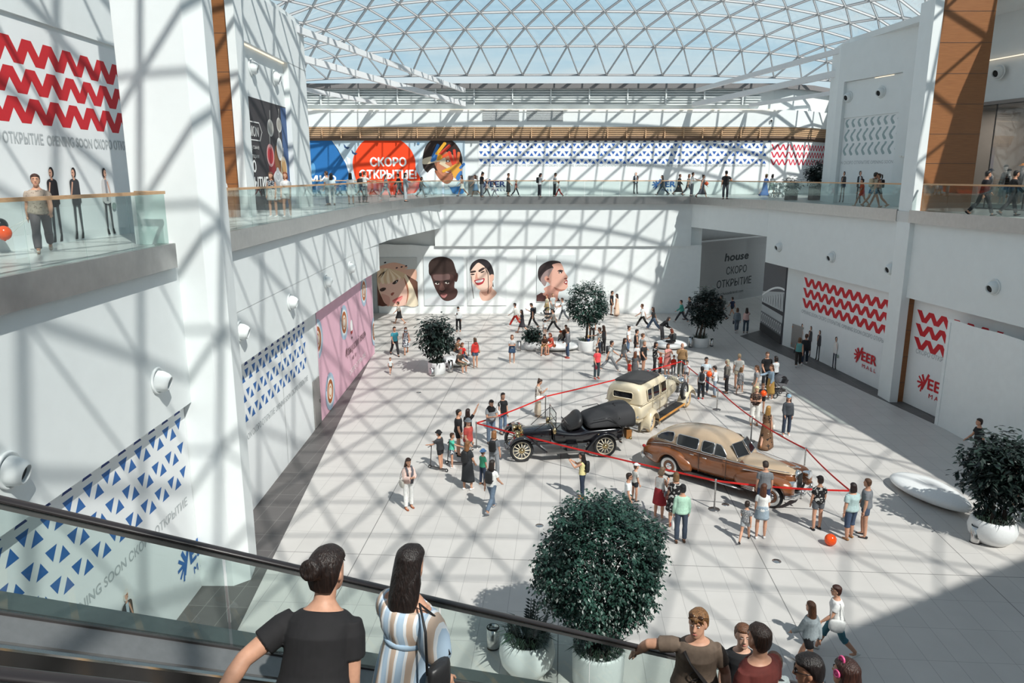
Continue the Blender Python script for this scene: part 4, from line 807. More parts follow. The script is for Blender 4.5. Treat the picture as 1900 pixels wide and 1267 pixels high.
for s in (1, -1):
    q_ = [(2.36, s*.03, 1.15), (2.24, s*.60, 1.16), (1.97, s*.50, 1.52), (2.07, s*.03, 1.54)]
    nrm = (Vector(q_[1]) - Vector(q_[0])).cross(Vector(q_[3]) - Vector(q_[0])).normalized() * (-s if 0 else 1)
    if nrm.x < 0: nrm = -nrm
    w = MB().add([Vector(p) + nrm*.085 for p in q_], [(0,1,2,3)]).build('windscreen', CGLASS, cA); MB().tube([Vector(p) + nrm*.087 for p in q_ + q_[:1]], .014, 6).build('window_frame', CHROME, w)
w = MB().add([(-.80, -.34, 1.17), (-.80, .34, 1.17), (-.44, .40, 1.42), (-.44, -.40, 1.42)], [(0,1,2,3)]).build('rear_window', CGLASS, cA)

# --- cream sedan of the early thirties
rB, fB = G(1203, 800), G(1274.5, 753); dB = fB - rB; wbB = dB.length; dB.normalize(); lB = Vector((-dB.y, dB.x, 0)); oB = rB + lB * .72; B_ = wbB
cB = thing('vintage_saloon', 'cream 1930s saloon with black roof panel and side spare wheel, farthest of the three cars', 'car', oB, math.atan2(dB.y, dB.x))
hull([(-.98,.62,.55,.8,.72,1.1,.70,.02),(-.9,.58,.62,.85,.77,1.2,.75,.02),(-.4,.56,.66,.85,.80,1.22,.78,.02),(.6,.56,.68,.85,.81,1.22,.79,.02),(1.6,.56,.66,.85,.79,1.22,.76,.02),(2.05,.56,.6,.85,.70,1.2,.66,.03)]).build('body', CREAM, cB, sub())
hull([(-.96,1.14,.70,1.25,.73,1.70,.66,.06),(-.88,1.16,.74,1.3,.76,1.80,.69,.09),(-.3,1.16,.76,1.3,.78,1.85,.70,.10),(.6,1.16,.77,1.3,.79,1.85,.70,.10),(1.4,1.16,.76,1.3,.78,1.82,.69,.09),(1.8,1.16,.70,1.3,.72,1.76,.64,.07),(1.92,1.16,.66,1.3,.69,1.66,.60,.04)]).build('cabin', CREAM, cB, sub())
hull([(-.66,1.85,.56,1.9,.57,1.935,.5,.02),(-.5,1.86,.60,1.93,.60,1.955,.54,.025),(1.2,1.84,.58,1.92,.58,1.95,.52,.02),(1.5,1.80,.54,1.86,.54,1.90,.48,.02)]).build('roof_panel', TOPV, cB, sub(1))
hull([(1.9,.6,.50,.9,.62,1.16,.56,.07),(2.6,.62,.44,.9,.52,1.12,.44,.08),(B_+.15,.62,.34,.9,.40,1.08,.32,.08)]).build('bonnet', CREAM, cB, sub())
ywB = lambda x, z: .795 - max(0, z - 1.25)*.14 - .06*max(0, x-1.3)
for s in (1, -1):
    for x0, x1 in ((-.42, .0), (.12, .74), (.9, 1.5)):
        w = xz_panel(cB, 'side_window', rnd(x0, 1.28, x1, 1.68, .06), ywB, s, CGLASS, .02); frame_tube(cB, 'window_frame', rnd(x0, 1.28, x1, 1.68, .06), ywB, s, CREAM, .016, .02, w)
    for x in (.06, .82, 1.6): MB().beam((x, s*.812, .62), (x, s*.80, 1.75), .012, .012).build('door_gap', mat('door_gap_tan', hexc('8a7a5c'), .6), cB)
    MB().tube([(-.9, s*.775, 1.2), (.4, s*.812, 1.22), (1.7, s*.77, 1.21), (2.9, s*.5, 1.14)], .014, 6).build('waistline_moulding', CREAM, cB)
    for x in (.16, .94): MB().tube([(x, s*.80, 1.08), (x, s*.85, 1.08), (x + .13, s*.85, 1.08)], .013, 6).build('door_handle', CHROME, cB)
    MB().box((.42, s*.76 - .2, .34), (B_-.85, s*.76 + .2, .40)).build('running_board', TYRE, cB, bevel(.015)); MB().box((.42, s*.97 - .012, .33), (B_-.85, s*.97 + .012, .41)).build('board_trim', cm('c98a3c', .5), cB)
    def fend(st, nm):
        mb = MB(); n = 10; rs = []
        for x, z, hw in st: rs.append([(x, s*.76 + hw*(-1 + 2*j/n), z - .16*abs(-1 + 2*j/n)**3 + .0) for j in range(n + 1)] + [(x, s*.76 + hw*(1 - 2*j/n), z - .025 - .16*abs(1 - 2*j/n)**3) for j in range(n + 1)])
        mb.rings(rs).build(nm, CREAM, cB)
    fend([(.47*math.cos(a)*1.0, .42 + .50*math.sin(a), .21) for a in [math.radians(d) for d in range(200, -12, -14)]][::1] + [(.62, .37, .2)], 'rear_fender')
    fend([(B_ + .62, .5, .15)] + [(B_ + .56*math.cos(a), .42 + .52*math.sin(a), .2) for a in [math.radians(d) for d in range(10, 140, 13)]] + [(B_ - .62, .62, .2), (B_ - .85, .42, .2)], 'front_fender')
    wheel(cB, (0, s*.76, .38), .38, .16, s, 'tan'); wheel(cB, (B_, s*.74, .38), .38, .16, s, 'tan')
    o = wheel(cB, (B_ - .62, s*.84, .84), .37, .15, s, 'wire'); o.name = 'spare_wheel'
    h = MB().lathe([(.03,-.2),(.11,-.13),(.15,-.02),(.16,.03),(.14,.04)], (B_+.3, s*.38, .98), 20, ax=(1,0,0)).build('headlamp', CHROME, cB); MB().ball((B_+.33, s*.38, .98), (.04,.13,.13), 14, 8).build('lens', LAMPG, h)
    MB().tube([(B_-.4, s*.82, 1.24), (B_-.38, s*.84, 1.32)], .014, 6).lathe([(.001,0),(.07,.01),(.075,.03),(.001,.05)], (B_-.36, s*.85, 1.34), 16, ax=(1,0,.2)).build('side_mirror', CHROME, cB)
    MB().tube([(-1.0, s*.62, .78), (-1.1, s*.68, .80)], .02, 6).ball((-1.12, s*.69, .80), (.06,.05,.05)).build('tail_lamp', CHROME, cB)
MB().rings([[(B_+.16, y, z) for y, z in ((-.30,.5),(.30,.5),(.31,1.0),(.2,1.14),(0,1.18),(-.2,1.14),(-.31,1.0))], [(B_+.26, y, z) for y, z in ((-.29,.5),(.29,.5),(.30,1.0),(.19,1.12),(0,1.16),(-.19,1.12),(-.30,1.0))]]).build('radiator_grille', CHROME, cB)
MB().tube([(B_+.2, 0, 1.18), (B_+.2, 0, 1.3)], [.03,.012], 8).ball((B_+.22, 0, 1.32), (.07,.02,.05)).build('mascot', CHROME, cB)
for xo, nm in ((-1.42, 'rear_bumper'), (B_+.66, 'front_bumper')):
    MB().tube([(xo, -.85, .46), (xo, .85, .46)], [(.018,.035)]*2, 8).tube([(xo, -.85, .56), (xo, .85, .56)], [(.018,.035)]*2, 8).beam((xo, -.3, .51), (xo, -.26, .51), .05, .16).beam((xo, .26, .51), (xo, .3, .51), .05, .16).tube([(xo, .4, .5), (xo + (.5 if xo < 0 else -.3), .4, .5)], .025, 6).tube([(xo, -.4, .5), (xo + (.5 if xo < 0 else -.3), -.4, .5)], .025, 6).build(nm, CHROME, cB)
t2 = MB().box((-1.36, -.5, .62), (-.98, .5, 1.12)).build('luggage_trunk', CREAM, cB, bevel(.03)); MB().box((-1.38, -.06, .84), (-1.36, .06, .94)).build('latch', CHROME, t2)
w = MB().rings([[(-1.0, y, z) for y, z in ((-.36,1.4),(.36,1.4),(.40,1.44),(.40,1.58),(.36,1.62),(-.36,1.62),(-.40,1.58),(-.40,1.44))], [(-.93, y, z) for y, z in ((-.36,1.4),(.36,1.4),(.40,1.44),(.40,1.58),(.36,1.62),(-.36,1.62),(-.40,1.58),(-.40,1.44))]], smooth=False).build('rear_window', CGLASS, cB)
frame_ = MB().tube([(-1.0, y, z) for y, z in ((-.37,1.39),(.37,1.39),(.41,1.44),(.41,1.58),(.37,1.63),(-.37,1.63),(-.41,1.58),(-.41,1.44),(-.37,1.39))], .02, 6).build('window_frame', CREAM, w)
MB().add([(1.93, -.55, 1.3), (1.93, .55, 1.3), (1.86, .53, 1.66), (1.86, -.53, 1.66)], [(0,1,2,3)]).build('windscreen', CGLASS, cB)
MB().box((-1.05, -.72, .56), (-.6, .72, .64)).build('rear_apron', CREAM, cB, bevel(.02))

cB.scale = (.955, 1.03, 1.09)
# --- black open tourer
rC, fC = G(1122, 848), G(968, 857); dC = fC - rC; wbC = dC.length; dC.normalize(); lC = Vector((-dC.y, dC.x, 0)); oC = rC - lC * .70; B_ = wbC
cC = thing('vintage_tourer', 'black open 1910s tourer with folded canvas top and pale spoked wheels', 'car', oC, math.atan2(dC.y, dC.x))
hull([(-.78,.62,.50,.8,.60,1.06,.62,.01),(-.6,.58,.60,.82,.70,1.12,.72,.01),(.1,.56,.62,.84,.72,1.10,.72,.01),(.72,.56,.60,.84,.70,1.06,.69,.01),(.8,.56,.60,.8,.69,.98,.68,.01),(1.25,.56,.58,.8,.66,.96,.65,.01),(1.75,.56,.54,.8,.60,1.04,.58,.01),(1.95,.58,.48,.8,.52,1.12,.46,.04)]).build('body', BLACKP, cC, sub())
hull([(1.93,.58,.42,.84,.44,1.06,.40,.06),(2.5,.58,.38,.84,.40,1.0,.36,.06),(B_-.12,.58,.34,.82,.36,.98,.32,.05)]).build('bonnet', BLACKP, cC, bevel(.01))
rg = MB().box((B_-.12, -.36, .5), (B_-.02, .36, 1.06)).build('radiator', BRASS, cC, bevel(.04, 3)); MB().box((B_-.03, -.28, .54), (B_-.01, .28, .98)).build('radiator_core', HOLE, rg); MB().tube([(B_-.07, 0, 1.05), (B_-.07, 0, 1.14)], .035, 10).build('filler_cap', BRASS, rg)
def seat_(x, nm, zb):
    o = hull([(x+.02,zb,.46,zb+.1,.52,zb+.16,.48,.02),(x+.45,zb,.46,zb+.1,.52,zb+.16,.46,.02)]).build(nm, LEATH, cC, sub(1))
    pod([(x-.24,0,zb+.40,.50,.24),(x-.16,0,zb+.38,.60,.33),(x-.02,0,zb+.34,.63,.33),(x+.06,0,zb+.26,.60,.26),(x+.3,0,zb+.16,.58,.18),(x+.4,0,zb+.12,.5,.12)]).build('seat_back', LEATH, o, sub(1))
seat_(1.0, 'front_seat', .92); seat_(-.2, 'rear_seat', .9)
hull([(-1.20,1.06,.50,1.28,.64,1.56,.58,.05),(-1.05,1.02,.62,1.40,.80,1.76,.74,.08),(-.6,1.08,.68,1.36,.82,1.72,.76,.08),(-.1,1.10,.66,1.28,.80,1.58,.74,.06),(.4,1.10,.64,1.22,.77,1.44,.71,.05),(.72,1.08,.60,1.16,.74,1.34,.68,.04)]).build('folded_top', CANVAS, cC, sub())
MB().tube([(-.5, -.84, 1.5), (-.5, 0, 1.82), (-.5, .84, 1.5)], .012, 6).tube([(-.95, .74, 1.35), (-.5, .80, 1.0)], .02, 6).tube([(-.95, -.74, 1.35), (-.5, -.80, 1.0)], .02, 6).build('top_strap', LEATH, cC)
m = MB()
for s in (1, -1): m.tube([(-.6, s*.78, 1.1), (-.1, s*.86, 1.55), (.5, s*.82, 1.46)], .014, 6)
m.build('hood_irons', BLACKP, cC)
wf = MB().tube([(1.80, -.55, 1.1), (1.80, -.55, 1.72), (1.80, .55, 1.72), (1.80, .55, 1.1), (1.80, -.55, 1.1)], .016, 6).tube([(1.80, -.55, 1.4), (1.80, .55, 1.4)], .014, 6).tube([(1.80, .55, 1.6), (2.55, .34, 1.02)], .012, 6).tube([(1.80, -.55, 1.6), (2.55, -.34, 1.02)], .012, 6).build('windscreen_frame', BLACKP, cC)
MB().box((1.795, -.53, 1.12), (1.80, .53, 1.70)).build('windscreen', glass_mat('car_clear_glass', (.92, .94, .93), .8), wf)
sw = MB(); torus(sw, (1.42, .32, 1.34), Vector((-.75, 0, .66)), .19, .016, 24, 8)
for k in range(4): a = k*PI/2; q_ = Vector((0,0,1)).rotation_difference(Vector((-.75,0,.66)).normalized()); sw.tube([(1.42,.32,1.34), Vector((1.42,.32,1.34)) + q_ @ Vector((.19*math.cos(a), .19*math.sin(a), 0))], .01, 6)
sw.tube([(1.42, .32, 1.34), (1.8, .32, 1.0)], .018, 8); sw.build('steering_wheel', DARKM, cC)
for s in (1, -1):
    for c_, nm in (((0, s*.70, .43), 'w'), ((B_, s*.69, .43), 'w')): wheel(cC, c_, .43, .115, s, 'wood')
    def fd(st, nm):
        rs = [[(x, s*.72 - .17, z), (x, s*.72 + .17, z - .01), (x, s*.72 + .19, z - .05), (x, s*.72 + .16, z - .025), (x, s*.72 - .17, z - .025)] for x, z in st]; MB().rings(rs).build(nm, BLACKP, cC)
    fd([(B_+.5, .72)] + [(B_ + .53*math.cos(a), .44 + .53*math.sin(a)) for a in [math.radians(d) for d in range(25, 140, 12)]] + [(B_-.62, .62), (B_-.82, .45), (B_-.92, .38)], 'front_fender')
    fd([(-.58, .62)] + [(.53*math.cos(a), .44 + .53*math.sin(a)) for a in [math.radians(d) for d in range(155, 35, -12)]] + [(.55, .62), (.68, .45), (.76, .38)], 'rear_fender')
    MB().box((.7, s*.74 - .17, .33), (B_-.86, s*.74 + .17, .375)).box((.7, s*.91 - .006, .33), (B_-.86, s*.91 + .006, .38)).build('running_board', mat('board_grey', (.16,.155,.15), .5, .4), cC)
    tb = MB().box((1.05, s*.74 - .13, .38), (1.45, s*.74 + .13, .62)).build('toolbox', BLACKP, cC, bevel(.012)); MB().tube([(1.25, s*.88, .5), (1.25, s*.885, .58)], .012, 6).build('latch', BRASS, tb)
    h = MB().lathe([(.03,-.16),(.12,-.1),(.14,0),(.145,.05),(.13,.06)], (B_+.12, s*.34, .92), 20, ax=(1,0,0)).build('headlamp', BRASS, cC); MB().ball((B_+.16, s*.34, .92), (.03,.12,.12), 14, 8).build('lens', LAMPG, h); MB().tube([(B_-.1, s*.34, .6), (B_+.06, s*.34, .8)], .016, 6).build('bracket', BLACKP, h)
    MB().lathe([(.05,-.1),(.07,-.06),(.07,.05),(.05,.07),(.05,.12)], (1.86, s*.62, 1.06), 12).build('side_lamp', BRASS, cC)
    MB().tube([(B_+.35, s*.3, .5), (B_-.5, s*.42, .55), (.3, s*.42, .5), (-.7, s*.42, .55)], .03, 6).build('chassis_rail', BLACKP, cC)
MB().tube([(B_+.34, -.5, .42), (B_+.5, -.3, .36), (B_+.52, .3, .36), (B_+.34, .5, .42)], .016, 6).tube([(B_+.3, .3, .5), (B_+.5, .3, .36)], .014, 6).tube([(B_+.3, -.3, .5), (B_+.5, -.3, .36)], .014, 6).build('front_bar', BLACKP, cC)
MB().tube([(0, -.66, .43), (0, .66, .43)], .03, 8).ball((0, 0, .43), .13).tube([(B_, -.66, .43), (B_, .66, .43)], .025, 8).build('axles', BLACKP, cC)
MB().box((-1.02, .28, .62), (-.82, .62, .95)).build('rear_box', mat('tan_wood', hexc('a8713c'), .5), cC, bevel(.01)); MB().tube([(-.78, .5, .66), (-.95, .62, .66)], .02, 6).ball((-.97, .64, .66), .06).build('tail_lamp', BRASS, cC)
MB().ball((.25, .735, .86), (.05,.012,.05), 12, 8).build('door_badge', BRASS, cC)
# ---------------------------------------------------------------- people
SKINS = {'l': (.55, .29, .19), 'm': (.46, .225, .135), 'd': (.30, .14, .085), 'p': (.60, .35, .25)}
def hairmat(h):
    n = 'hair_' + h
    if n in MATS: return MATS[n]
    m = bpy.data.materials.new(n); m.use_nodes = True; MATS[n] = m; N = m.node_tree.nodes; L = m.node_tree.links; b = N['Principled BSDF']; c = hexc(h)
    tc = N.new('ShaderNodeTexCoord'); mp = N.new('ShaderNodeMapping'); mp.inputs['Scale'].default_value = (110, 110, 7); L.new(tc.outputs['Object'], mp.inputs[0])
    nz = N.new('ShaderNodeTexNoise'); nz.inputs['Scale'].default_value = 1; nz.inputs['Detail'].default_value = 2; L.new(mp.outputs[0], nz.inputs[0])
    r = N.new('ShaderNodeValToRGB'); L.new(nz.outputs[0], r.inputs[0]); e = r.color_ramp.elements; e[0].position = .3; e[1].position = .72
    e[0].color = (*[x*.45 for x in c], 1); e[1].color = (*[min(1, x*1.5) for x in c], 1); L.new(r.outputs[0], b.inputs['Base Color']); b.inputs['Roughness'].default_value = .48
    bp = N.new('ShaderNodeBump'); bp.inputs['Strength'].default_value = .7; bp.inputs['Distance'].default_value = .012; L.new(nz.outputs[0], bp.inputs['Height']); L.new(bp.outputs[0], b.inputs['Normal']); return m
def skin(k): return mat('skin_' + k, SKINS[k], .55, var=.08, scale=30)
def V(*a): return Vector(a)
POSES = {
 'stand': dict(legs=((3,4,3),(-2,2,3)), arms=((4,9,14,4),(2,8,12,4))),
 'stand2': dict(legs=((7,10,4),(-3,1,3)), arms=((10,10,30,10),(-2,9,10,4)), head=(20,0)),
 'walk': dict(legs=((25,5,1),(-20,24,1)), arms=((-20,8,14,0),(22,8,26,4)), lean=4),
 'walk2': dict(legs=((-18,26,1),(23,8,1)), arms=((18,8,30,5),(-18,8,16,0)), lean=4),
 'stride': dict(legs=((32,4,1),(-26,20,1)), arms=((-30,8,14,0),(30,8,26,4)), lean=6),
 'phone': dict(legs=((3,4,3),(-2,2,3)), arms=((28,6,95,30),(4,8,14,4)), head=(0,22)),
 'walkphone': dict(legs=((22,5,1),(-18,22,1)), arms=((28,6,92,25),(-14,8,14,0)), head=(0,20), lean=3),
 'shoot': dict(legs=((3,4,3),(-2,2,3)), arms=((58,8,72,28),(56,8,74,28)), head=(0,4)),
 'crossed': dict(legs=((3,4,4),(-2,2,4)), arms=((22,10,82,62),(26,10,80,58))),
 'hips': dict(legs=((3,4,5),(-2,2,5)), arms=((-8,42,78,70),(4,9,14,4))),
 'point': dict(legs=((3,4,3),(-2,2,3)), arms=((150,20,18,-10),(4,8,20,4)), head=(-10,-8)),
 'reach': dict(legs=((3,4,3),(-2,2,3)), arms=((60,10,20,0),(4,8,14,4))),
 'push': dict(legs=((22,5,1),(-18,22,1)), arms=((38,8,40,4),(38,8,40,4)), lean=8),
 'pushs': dict(legs=((3,4,3),(-4,6,3)), arms=((35,8,42,6),(35,8,42,6)), lean=4),
 'hold': dict(legs=((3,4,3),(-2,2,3)), arms=((18,10,88,35),(20,10,86,35)), head=(0,12)),
 'sit': dict(legs=((82,80,7),(84,86,7)), arms=((28,8,50,16),(30,8,46,14)), lean=14, seat=1, head=(0,14)),
 'sitphone': dict(legs=((82,70,6),(86,90,6)), arms=((30,6,92,30),(34,8,60,20)), lean=22, seat=1, head=(0,28)),
 'kneel': dict(legs=((70,120,10),(75,130,10)), arms=((25,8,60,20),(25,8,60,20)), lean=18, seat=1, head=(0,15)),
 'bend': dict(legs=((12,6,3),(8,4,3)), arms=((62,8,60,20),(50,8,60,20)), lean=52, head=(0,20)),
 'face': dict(legs=((3,4,3),(-2,2,3)), arms=((70,14,125,40),(4,8,14,4))),
 'scoot': dict(legs=((5,8,3),(-4,3,3)), arms=((42,10,36,0),(42,10,36,0)), lean=6),
}
def arm_dirs(sd, f, b, e, i):
    f, b, e, i = map(math.radians, (f, b, e, i))
    u = V(sd * math.sin(b), math.sin(f) * math.cos(b), -math.cos(f) * math.cos(b)).normalized()
    w = V(-sd * math.sin(i) + sd * math.sin(b) * .5, math.sin(f + e) * math.cos(i), -math.cos(f + e) * math.cos(i)).normalized()
    return u, w
def hair_mesh(style, hs, q0, fine=False):   # q: head-local -> person-local, hs head scale
    m = MB(); q = lambda v: q0(V(v.x*1.05, v.y*1.05, v.z*1.04))
    def er(z, rx, yf, yb, n=18): return [q(V(rx * math.cos(2*PI*k/n), (yf + yb)/2 + (yf - yb)/2 * math.sin(2*PI*k/n), z)) for k in range(n)]
    cap = [(-.03,.0785,.000,-.1),(.02,.084,.03,-.107),(.06,.083,.070,-.107),(.072,.082,.086,-.104),(.092,.073,.083,-.092),(.118,.048,.055,-.064),(.131,.012,.0,-.012)]
    if style in ('short', 'cap', 'hat'): cap = [(-.075,.06,-.03,-.085)] + cap
    elif style in ('bob',): cap = [(-.135,.075,.0,-.09),(-.12,.093,.03,-.112),(-.06,.092,.032,-.117),(-.02,.089,.026,-.113)] + cap[1:]
    elif style in ('long',): cap = [(-.34,.07,-.055,-.105),(-.30,.09,-.03,-.125),(-.18,.098,.0,-.13),(-.09,.094,.028,-.122),(-.03,.089,.024,-.114)] + cap[1:]
    elif style in ('vlong',): cap = [(-.46,.06,-.075,-.115),(-.40,.09,-.05,-.135),(-.22,.10,-.01,-.135),(-.09,.094,.028,-.122),(-.03,.089,.024,-.114)] + cap[1:]
    elif style in ('bun', 'pony', 'tail', 'lowbun', 'bangs'): cap = [(-.08,.058,-.03,-.088)] + cap
    elif style == 'buzz': cap = [(-.06,.058,-.03,-.083)] + [(z, rx*.955, yf*.93, yb*.955) for z, rx, yf, yb in cap]
    m.rings([er(*c) for c in cap])
    if style == 'bun': m.ball(q(V(0, -.085, .105)), (.045*hs, .045*hs, .042*hs), 12, 8)
    if style == 'bangs':
        for j in range(9): x = -.062 + j*.0155; m.tube([q(V(x*.5, .05, .112)), q(V(x*.9, .088 - abs(x)*.25, .075)), q(V(x*1.1, .092 - abs(x)*.45, .032 + .012*(j % 3)))], [.014*hs, .013*hs, .004*hs], 6)
        m.tube([q(V(0,-.10,-.02)), q(V(0,-.12,-.08)), q(V(.01,-.10,-.15))], [.03*hs, .03*hs, .01*hs], 8)
    if style == 'lowbun': m.ball(q(V(-.012, -.115, .05)), (.058*hs, .04*hs, .056*hs), 14, 10); torus(m, q(V(-.012, -.135, .055)), V(-.2,-1,.35), .036*hs, .019*hs, 16, 8)
    if style == 'pony': m.tube([q(V(0,-.095,.07)), q(V(0,-.15,.05)), q(V(0,-.16,-.06)), q(V(0,-.13,-.2))], [.02*hs,.034*hs,.034*hs,.01*hs], 8)
    if style == 'tail': m.tube([q(V(0,-.09,-.03)), q(V(0,-.115,-.1)), q(V(0,-.12,-.3)), q(V(0,-.10,-.4))], [.03*hs,.036*hs,.034*hs,.012*hs], 8)
    if hs and fine:
        m.v = [tuple(Vector(v) + .006*noise.noise_vector(Vector((v[0]*45, v[1]*45, v[2]*9)))) for v in m.v]
    return m
def headrings(q, n=16):
    T = [(-.122,.012,.070,.045),(-.113,.030,.086,.02),(-.095,.047,.092,-.02),(-.06,.062,.094,-.05),(-.02,.069,.091,-.076),(.02,.073,.090,-.09),(.06,.073,.087,-.092),(.09,.063,.07,-.08),(.112,.04,.038,-.052),(.121,.012,.0,-.02)]
    return [[q(V(rx*math.cos(2*PI*k/n), (yf+yb)/2 + (yf-yb)/2*math.sin(2*PI*k/n), z)) for k in range(n)] for z, rx, yf, yb in T]
def remesh(vx, it=3):
    def f(o):
        r = o.modifiers.new('skin', 'REMESH'); r.mode = 'VOXEL'; r.voxel_size = vx; r.use_smooth_shade = True
        s = o.modifiers.new('soft', 'SMOOTH'); s.factor = .5; s.iterations = it
    return f
def person(loc, face, h=1.7, pose='stand', hair=('short', '2a1c16'), top=('tee', '222222'), bottom=('trousers', '222222'), shoes='e8e6e2', sk='l', w=1., fem=0,
           label='', group=None, seat_z=None, glasses=False, mask=False, hat=None, vx=None, head=None, face_feat=None, extra=None, ground=True, name='person', pz=None):
    P_ = POSES[pose] if isinstance(pose, str) else pose; k = h / 1.75; t = thing(name, label, 'person', loc, math.radians(face) - PI/2, group)
    dist = (Vector(loc) - cam.location).length; vx = vx or (.0125 if dist < 26 else .017 if dist < 42 else .022)
    hs = k * (1 + .42 * max(0, 1 - k)); lean = math.radians(P_.get('lean', 1)); side = math.radians(P_.get('side', 0)); wd = w * (1 - .06 * fem)
    S = V(math.sin(side), math.sin(lean), math.cos(lean)).normalized(); R = V(1, 0, 0); F = S.cross(R) * -1; F = V(0, math.cos(lean), -math.sin(lean))
    legs = []
    for sd, (a, kn, b) in zip((1, -1), P_['legs']):
        a, kn, b = map(math.radians, (a, kn, b)); hip = V(sd * .088 * (1 + .3*(w-1)), 0, 0)
        th = V(sd * math.sin(b), math.sin(a) * math.cos(b), -math.cos(a) * math.cos(b)); sh = V(0, math.sin(a - kn), -math.cos(a - kn))
        K = hip + th * .44; A = K + sh * .415; legs.append((hip, K, A, a - kn))
    low = min(l[2].z for l in legs) - .085
    z0 = -low if not P_.get('seat') or seat_z is None else max(seat_z / k + .09, 0)
    if pz is not None: z0 = pz / k
    pel = V(0, 0, z0)
    def Q(v): return (v + pel) * k
    vs_ = lambda v: Q(v)
    N_ = S * .50; hy, hp = head if head else P_.get('head', (0, 0)); HM = Matrix.Rotation(math.radians(-hy), 3, 'Z') @ Matrix.Rotation(math.radians(-hp), 3, 'X')
    hc = N_ + S * .034 + HM @ V(0, .022, .118) * (hs / k); q = lambda v: Q(hc) + (HM @ v) * hs
    body = MB(); nn = 30 if dist < 9 else 14
    def er(c, rx, ry, n=nn, up=S, fw=F): return [Q(c + R * (rx * math.cos(2*PI*j/n)) + fw * (ry * math.sin(2*PI*j/n))) for j in range(n)]
    bust = .018 * fem
    TR = [(-.06,.135,.105),(.0,.168+.008*fem,.118),(.06,.160+.004*fem,.112),(.15,.140-.014*fem,.10),(.25,.152-.01*fem,.112+bust*.6),(.34,.168-.012*fem,.118+bust),(.41,.168-.012*fem,.104),(.445,.132-.010*fem,.088),(.475,.080,.070),(.51,.054,.058),(.58,.052,.056)]
    TR = [(z, rx * (wd if z < .48 else 1 + (wd-1)*.4), ry * (1 + (wd-1)*1.25 if z < .45 else 1 + (wd-1)*.4)) for z, rx, ry in TR]
    body.rings([er(S * z + F * (.012 * w if z < .45 else .008) - F*.012, rx, ry) for z, rx, ry in TR]); body.rings(headrings(q))
    lf = 1 + (w - 1) * .8
    if face_feat is None: face_feat = dist < 34
    for s2 in (-1, 1): body.ball(q(V(s2*.073, -.005, -.012)), (.012*hs, .02*hs, .03*hs), 8, 6)
    body.tube([q(V(0, .086, .03)), q(V(0, .099, .0)), q(V(0, .108, -.022)), q(V(0, .092, -.036))], [.009*hs, .011*hs, .017*hs, .012*hs], 8)
    AR = []
    for sd, ad in zip((1, -1), P_['arms']):
        u, f_ = arm_dirs(sd, *ad); u = (R * u.x + F * u.y + S * u.z) if abs(lean) > .3 else u; f_ = (R * f_.x + F * f_.y + S * f_.z) if abs(lean) > .3 else f_
        sh = S * .408 + R * (sd * (.160 - .016*fem) * wd); el = sh + u * .285; wr = el + f_ * .245
        lat = (u.cross(f_)); lat = lat.normalized() if lat.length > .1 else R.copy()
        AR.append((sh, el, wr, f_)); rr = [.04*lf, .050*lf, .046*lf, .040*lf, .042*lf, .034*lf, .026*lf]
        pts = [sh - u*.01, sh + u*.05, sh + u*.17, el, el + f_*.07, el + f_*.17, wr]
        body.tube([Q(p) for p in pts], [r*k for r in rr], nn - 4)
        # hand: palm, four unequal fingers with a bend, thumb from the side of the palm
        pl = f_; dn = (V(0, 0, -1) * .35 + F * .2); cu = (pl + dn * .6).normalized(); sx = pl.cross(V(0, 0, 1)); sx = (sx.normalized() if sx.length > .1 else R * 1); 
        if abs(pl.z) > .7: sx = F * 1
        body.tube([Q(wr - pl*.01), Q(wr + pl*.045), Q(wr + pl*.085)], [(.026*k, .02*k), (.036*k, .02*k), (.036*k, .017*k)], 10) if 0 else body.ball(Q(wr + pl*.045), (.033*k, .033*k, .045*k), 10, 6)
        for j in range(4):
            b0 = wr + pl*.075 + sx * (.028 - .0187*j); l = (.072, .08, .075, .058)[j]; b1 = b0 + (pl*.85 + cu*.15).normalized() * l * .5; b2 = b1 + cu * l * .5
            body.tube([Q(b0), Q(b1), Q(b2)], [max(.0095*k, vx*.72), max(.009*k, vx*.7), max(.0075*k, vx*.62)], 6)
        b0 = wr + pl*.025 + sx*.028; body.tube([Q(b0), Q(b0 + sx*.03 + pl*.03), Q(b0 + sx*.036 + pl*.06)], [max(.012*k, vx*.75), max(.0105*k, vx*.7), max(.009*k, vx*.65)], 6)
    LR = [.088, .082, .066, .055, .054, .058, .046, .036]
    for hip, K, A, an in legs:
        th, sh = (K - hip), (A - K); pts = [hip + V(0,0,.02), hip + th*.15, hip + th*.6, K, K + sh*.08, K + sh*.3, K + sh*.7, A]
        body.tube([Q(p) for p in pts], [r*k*lf for r in LR], 12); body.tube([Q(A + V(0, -.02, -.03)), Q(A + V(0, .05, -.05)), Q(A + V(0, .13, -.065))], [.035*k, .032*k, .02*k], 8)
    body.build('body', skin(sk), t, remesh(vx))
    # --- garments
    def fmat(c): return c if not isinstance(c, str) else mat('cloth_' + c, hexc(c), .85, var=.12, scale=25)
    def torso(m, za, zb, g, gl=0.):
        rs = []; zs = [za] + [z for z, _, _ in TR if za < z < zb] + [zb]
        for z in zs:
            for (z1, r1, s1), (z2, r2, s2) in zip(TR, TR[1:]):
                if z1 <= z <= z2: a = (z - z1)/(z2 - z1); rx, ry = r1 + (r2-r1)*a, s1 + (s2-s1)*a
            if z < TR[0][0]: rx, ry = TR[1][1], TR[1][2]
            lo = max(0, .25 - z) * gl; rs.append(er(S*z + F*(.012*w - .012), max(rx, .15*wd if z < .3 and gl else 0) + g + lo, max(ry, .105*w if z < .3 and gl else 0) + g + lo))
        m.rings(rs)
    kind, tc = top[0], fmat(top[1]); loose = .022 if kind in ('jacket', 'loose', 'hoodie') else .013
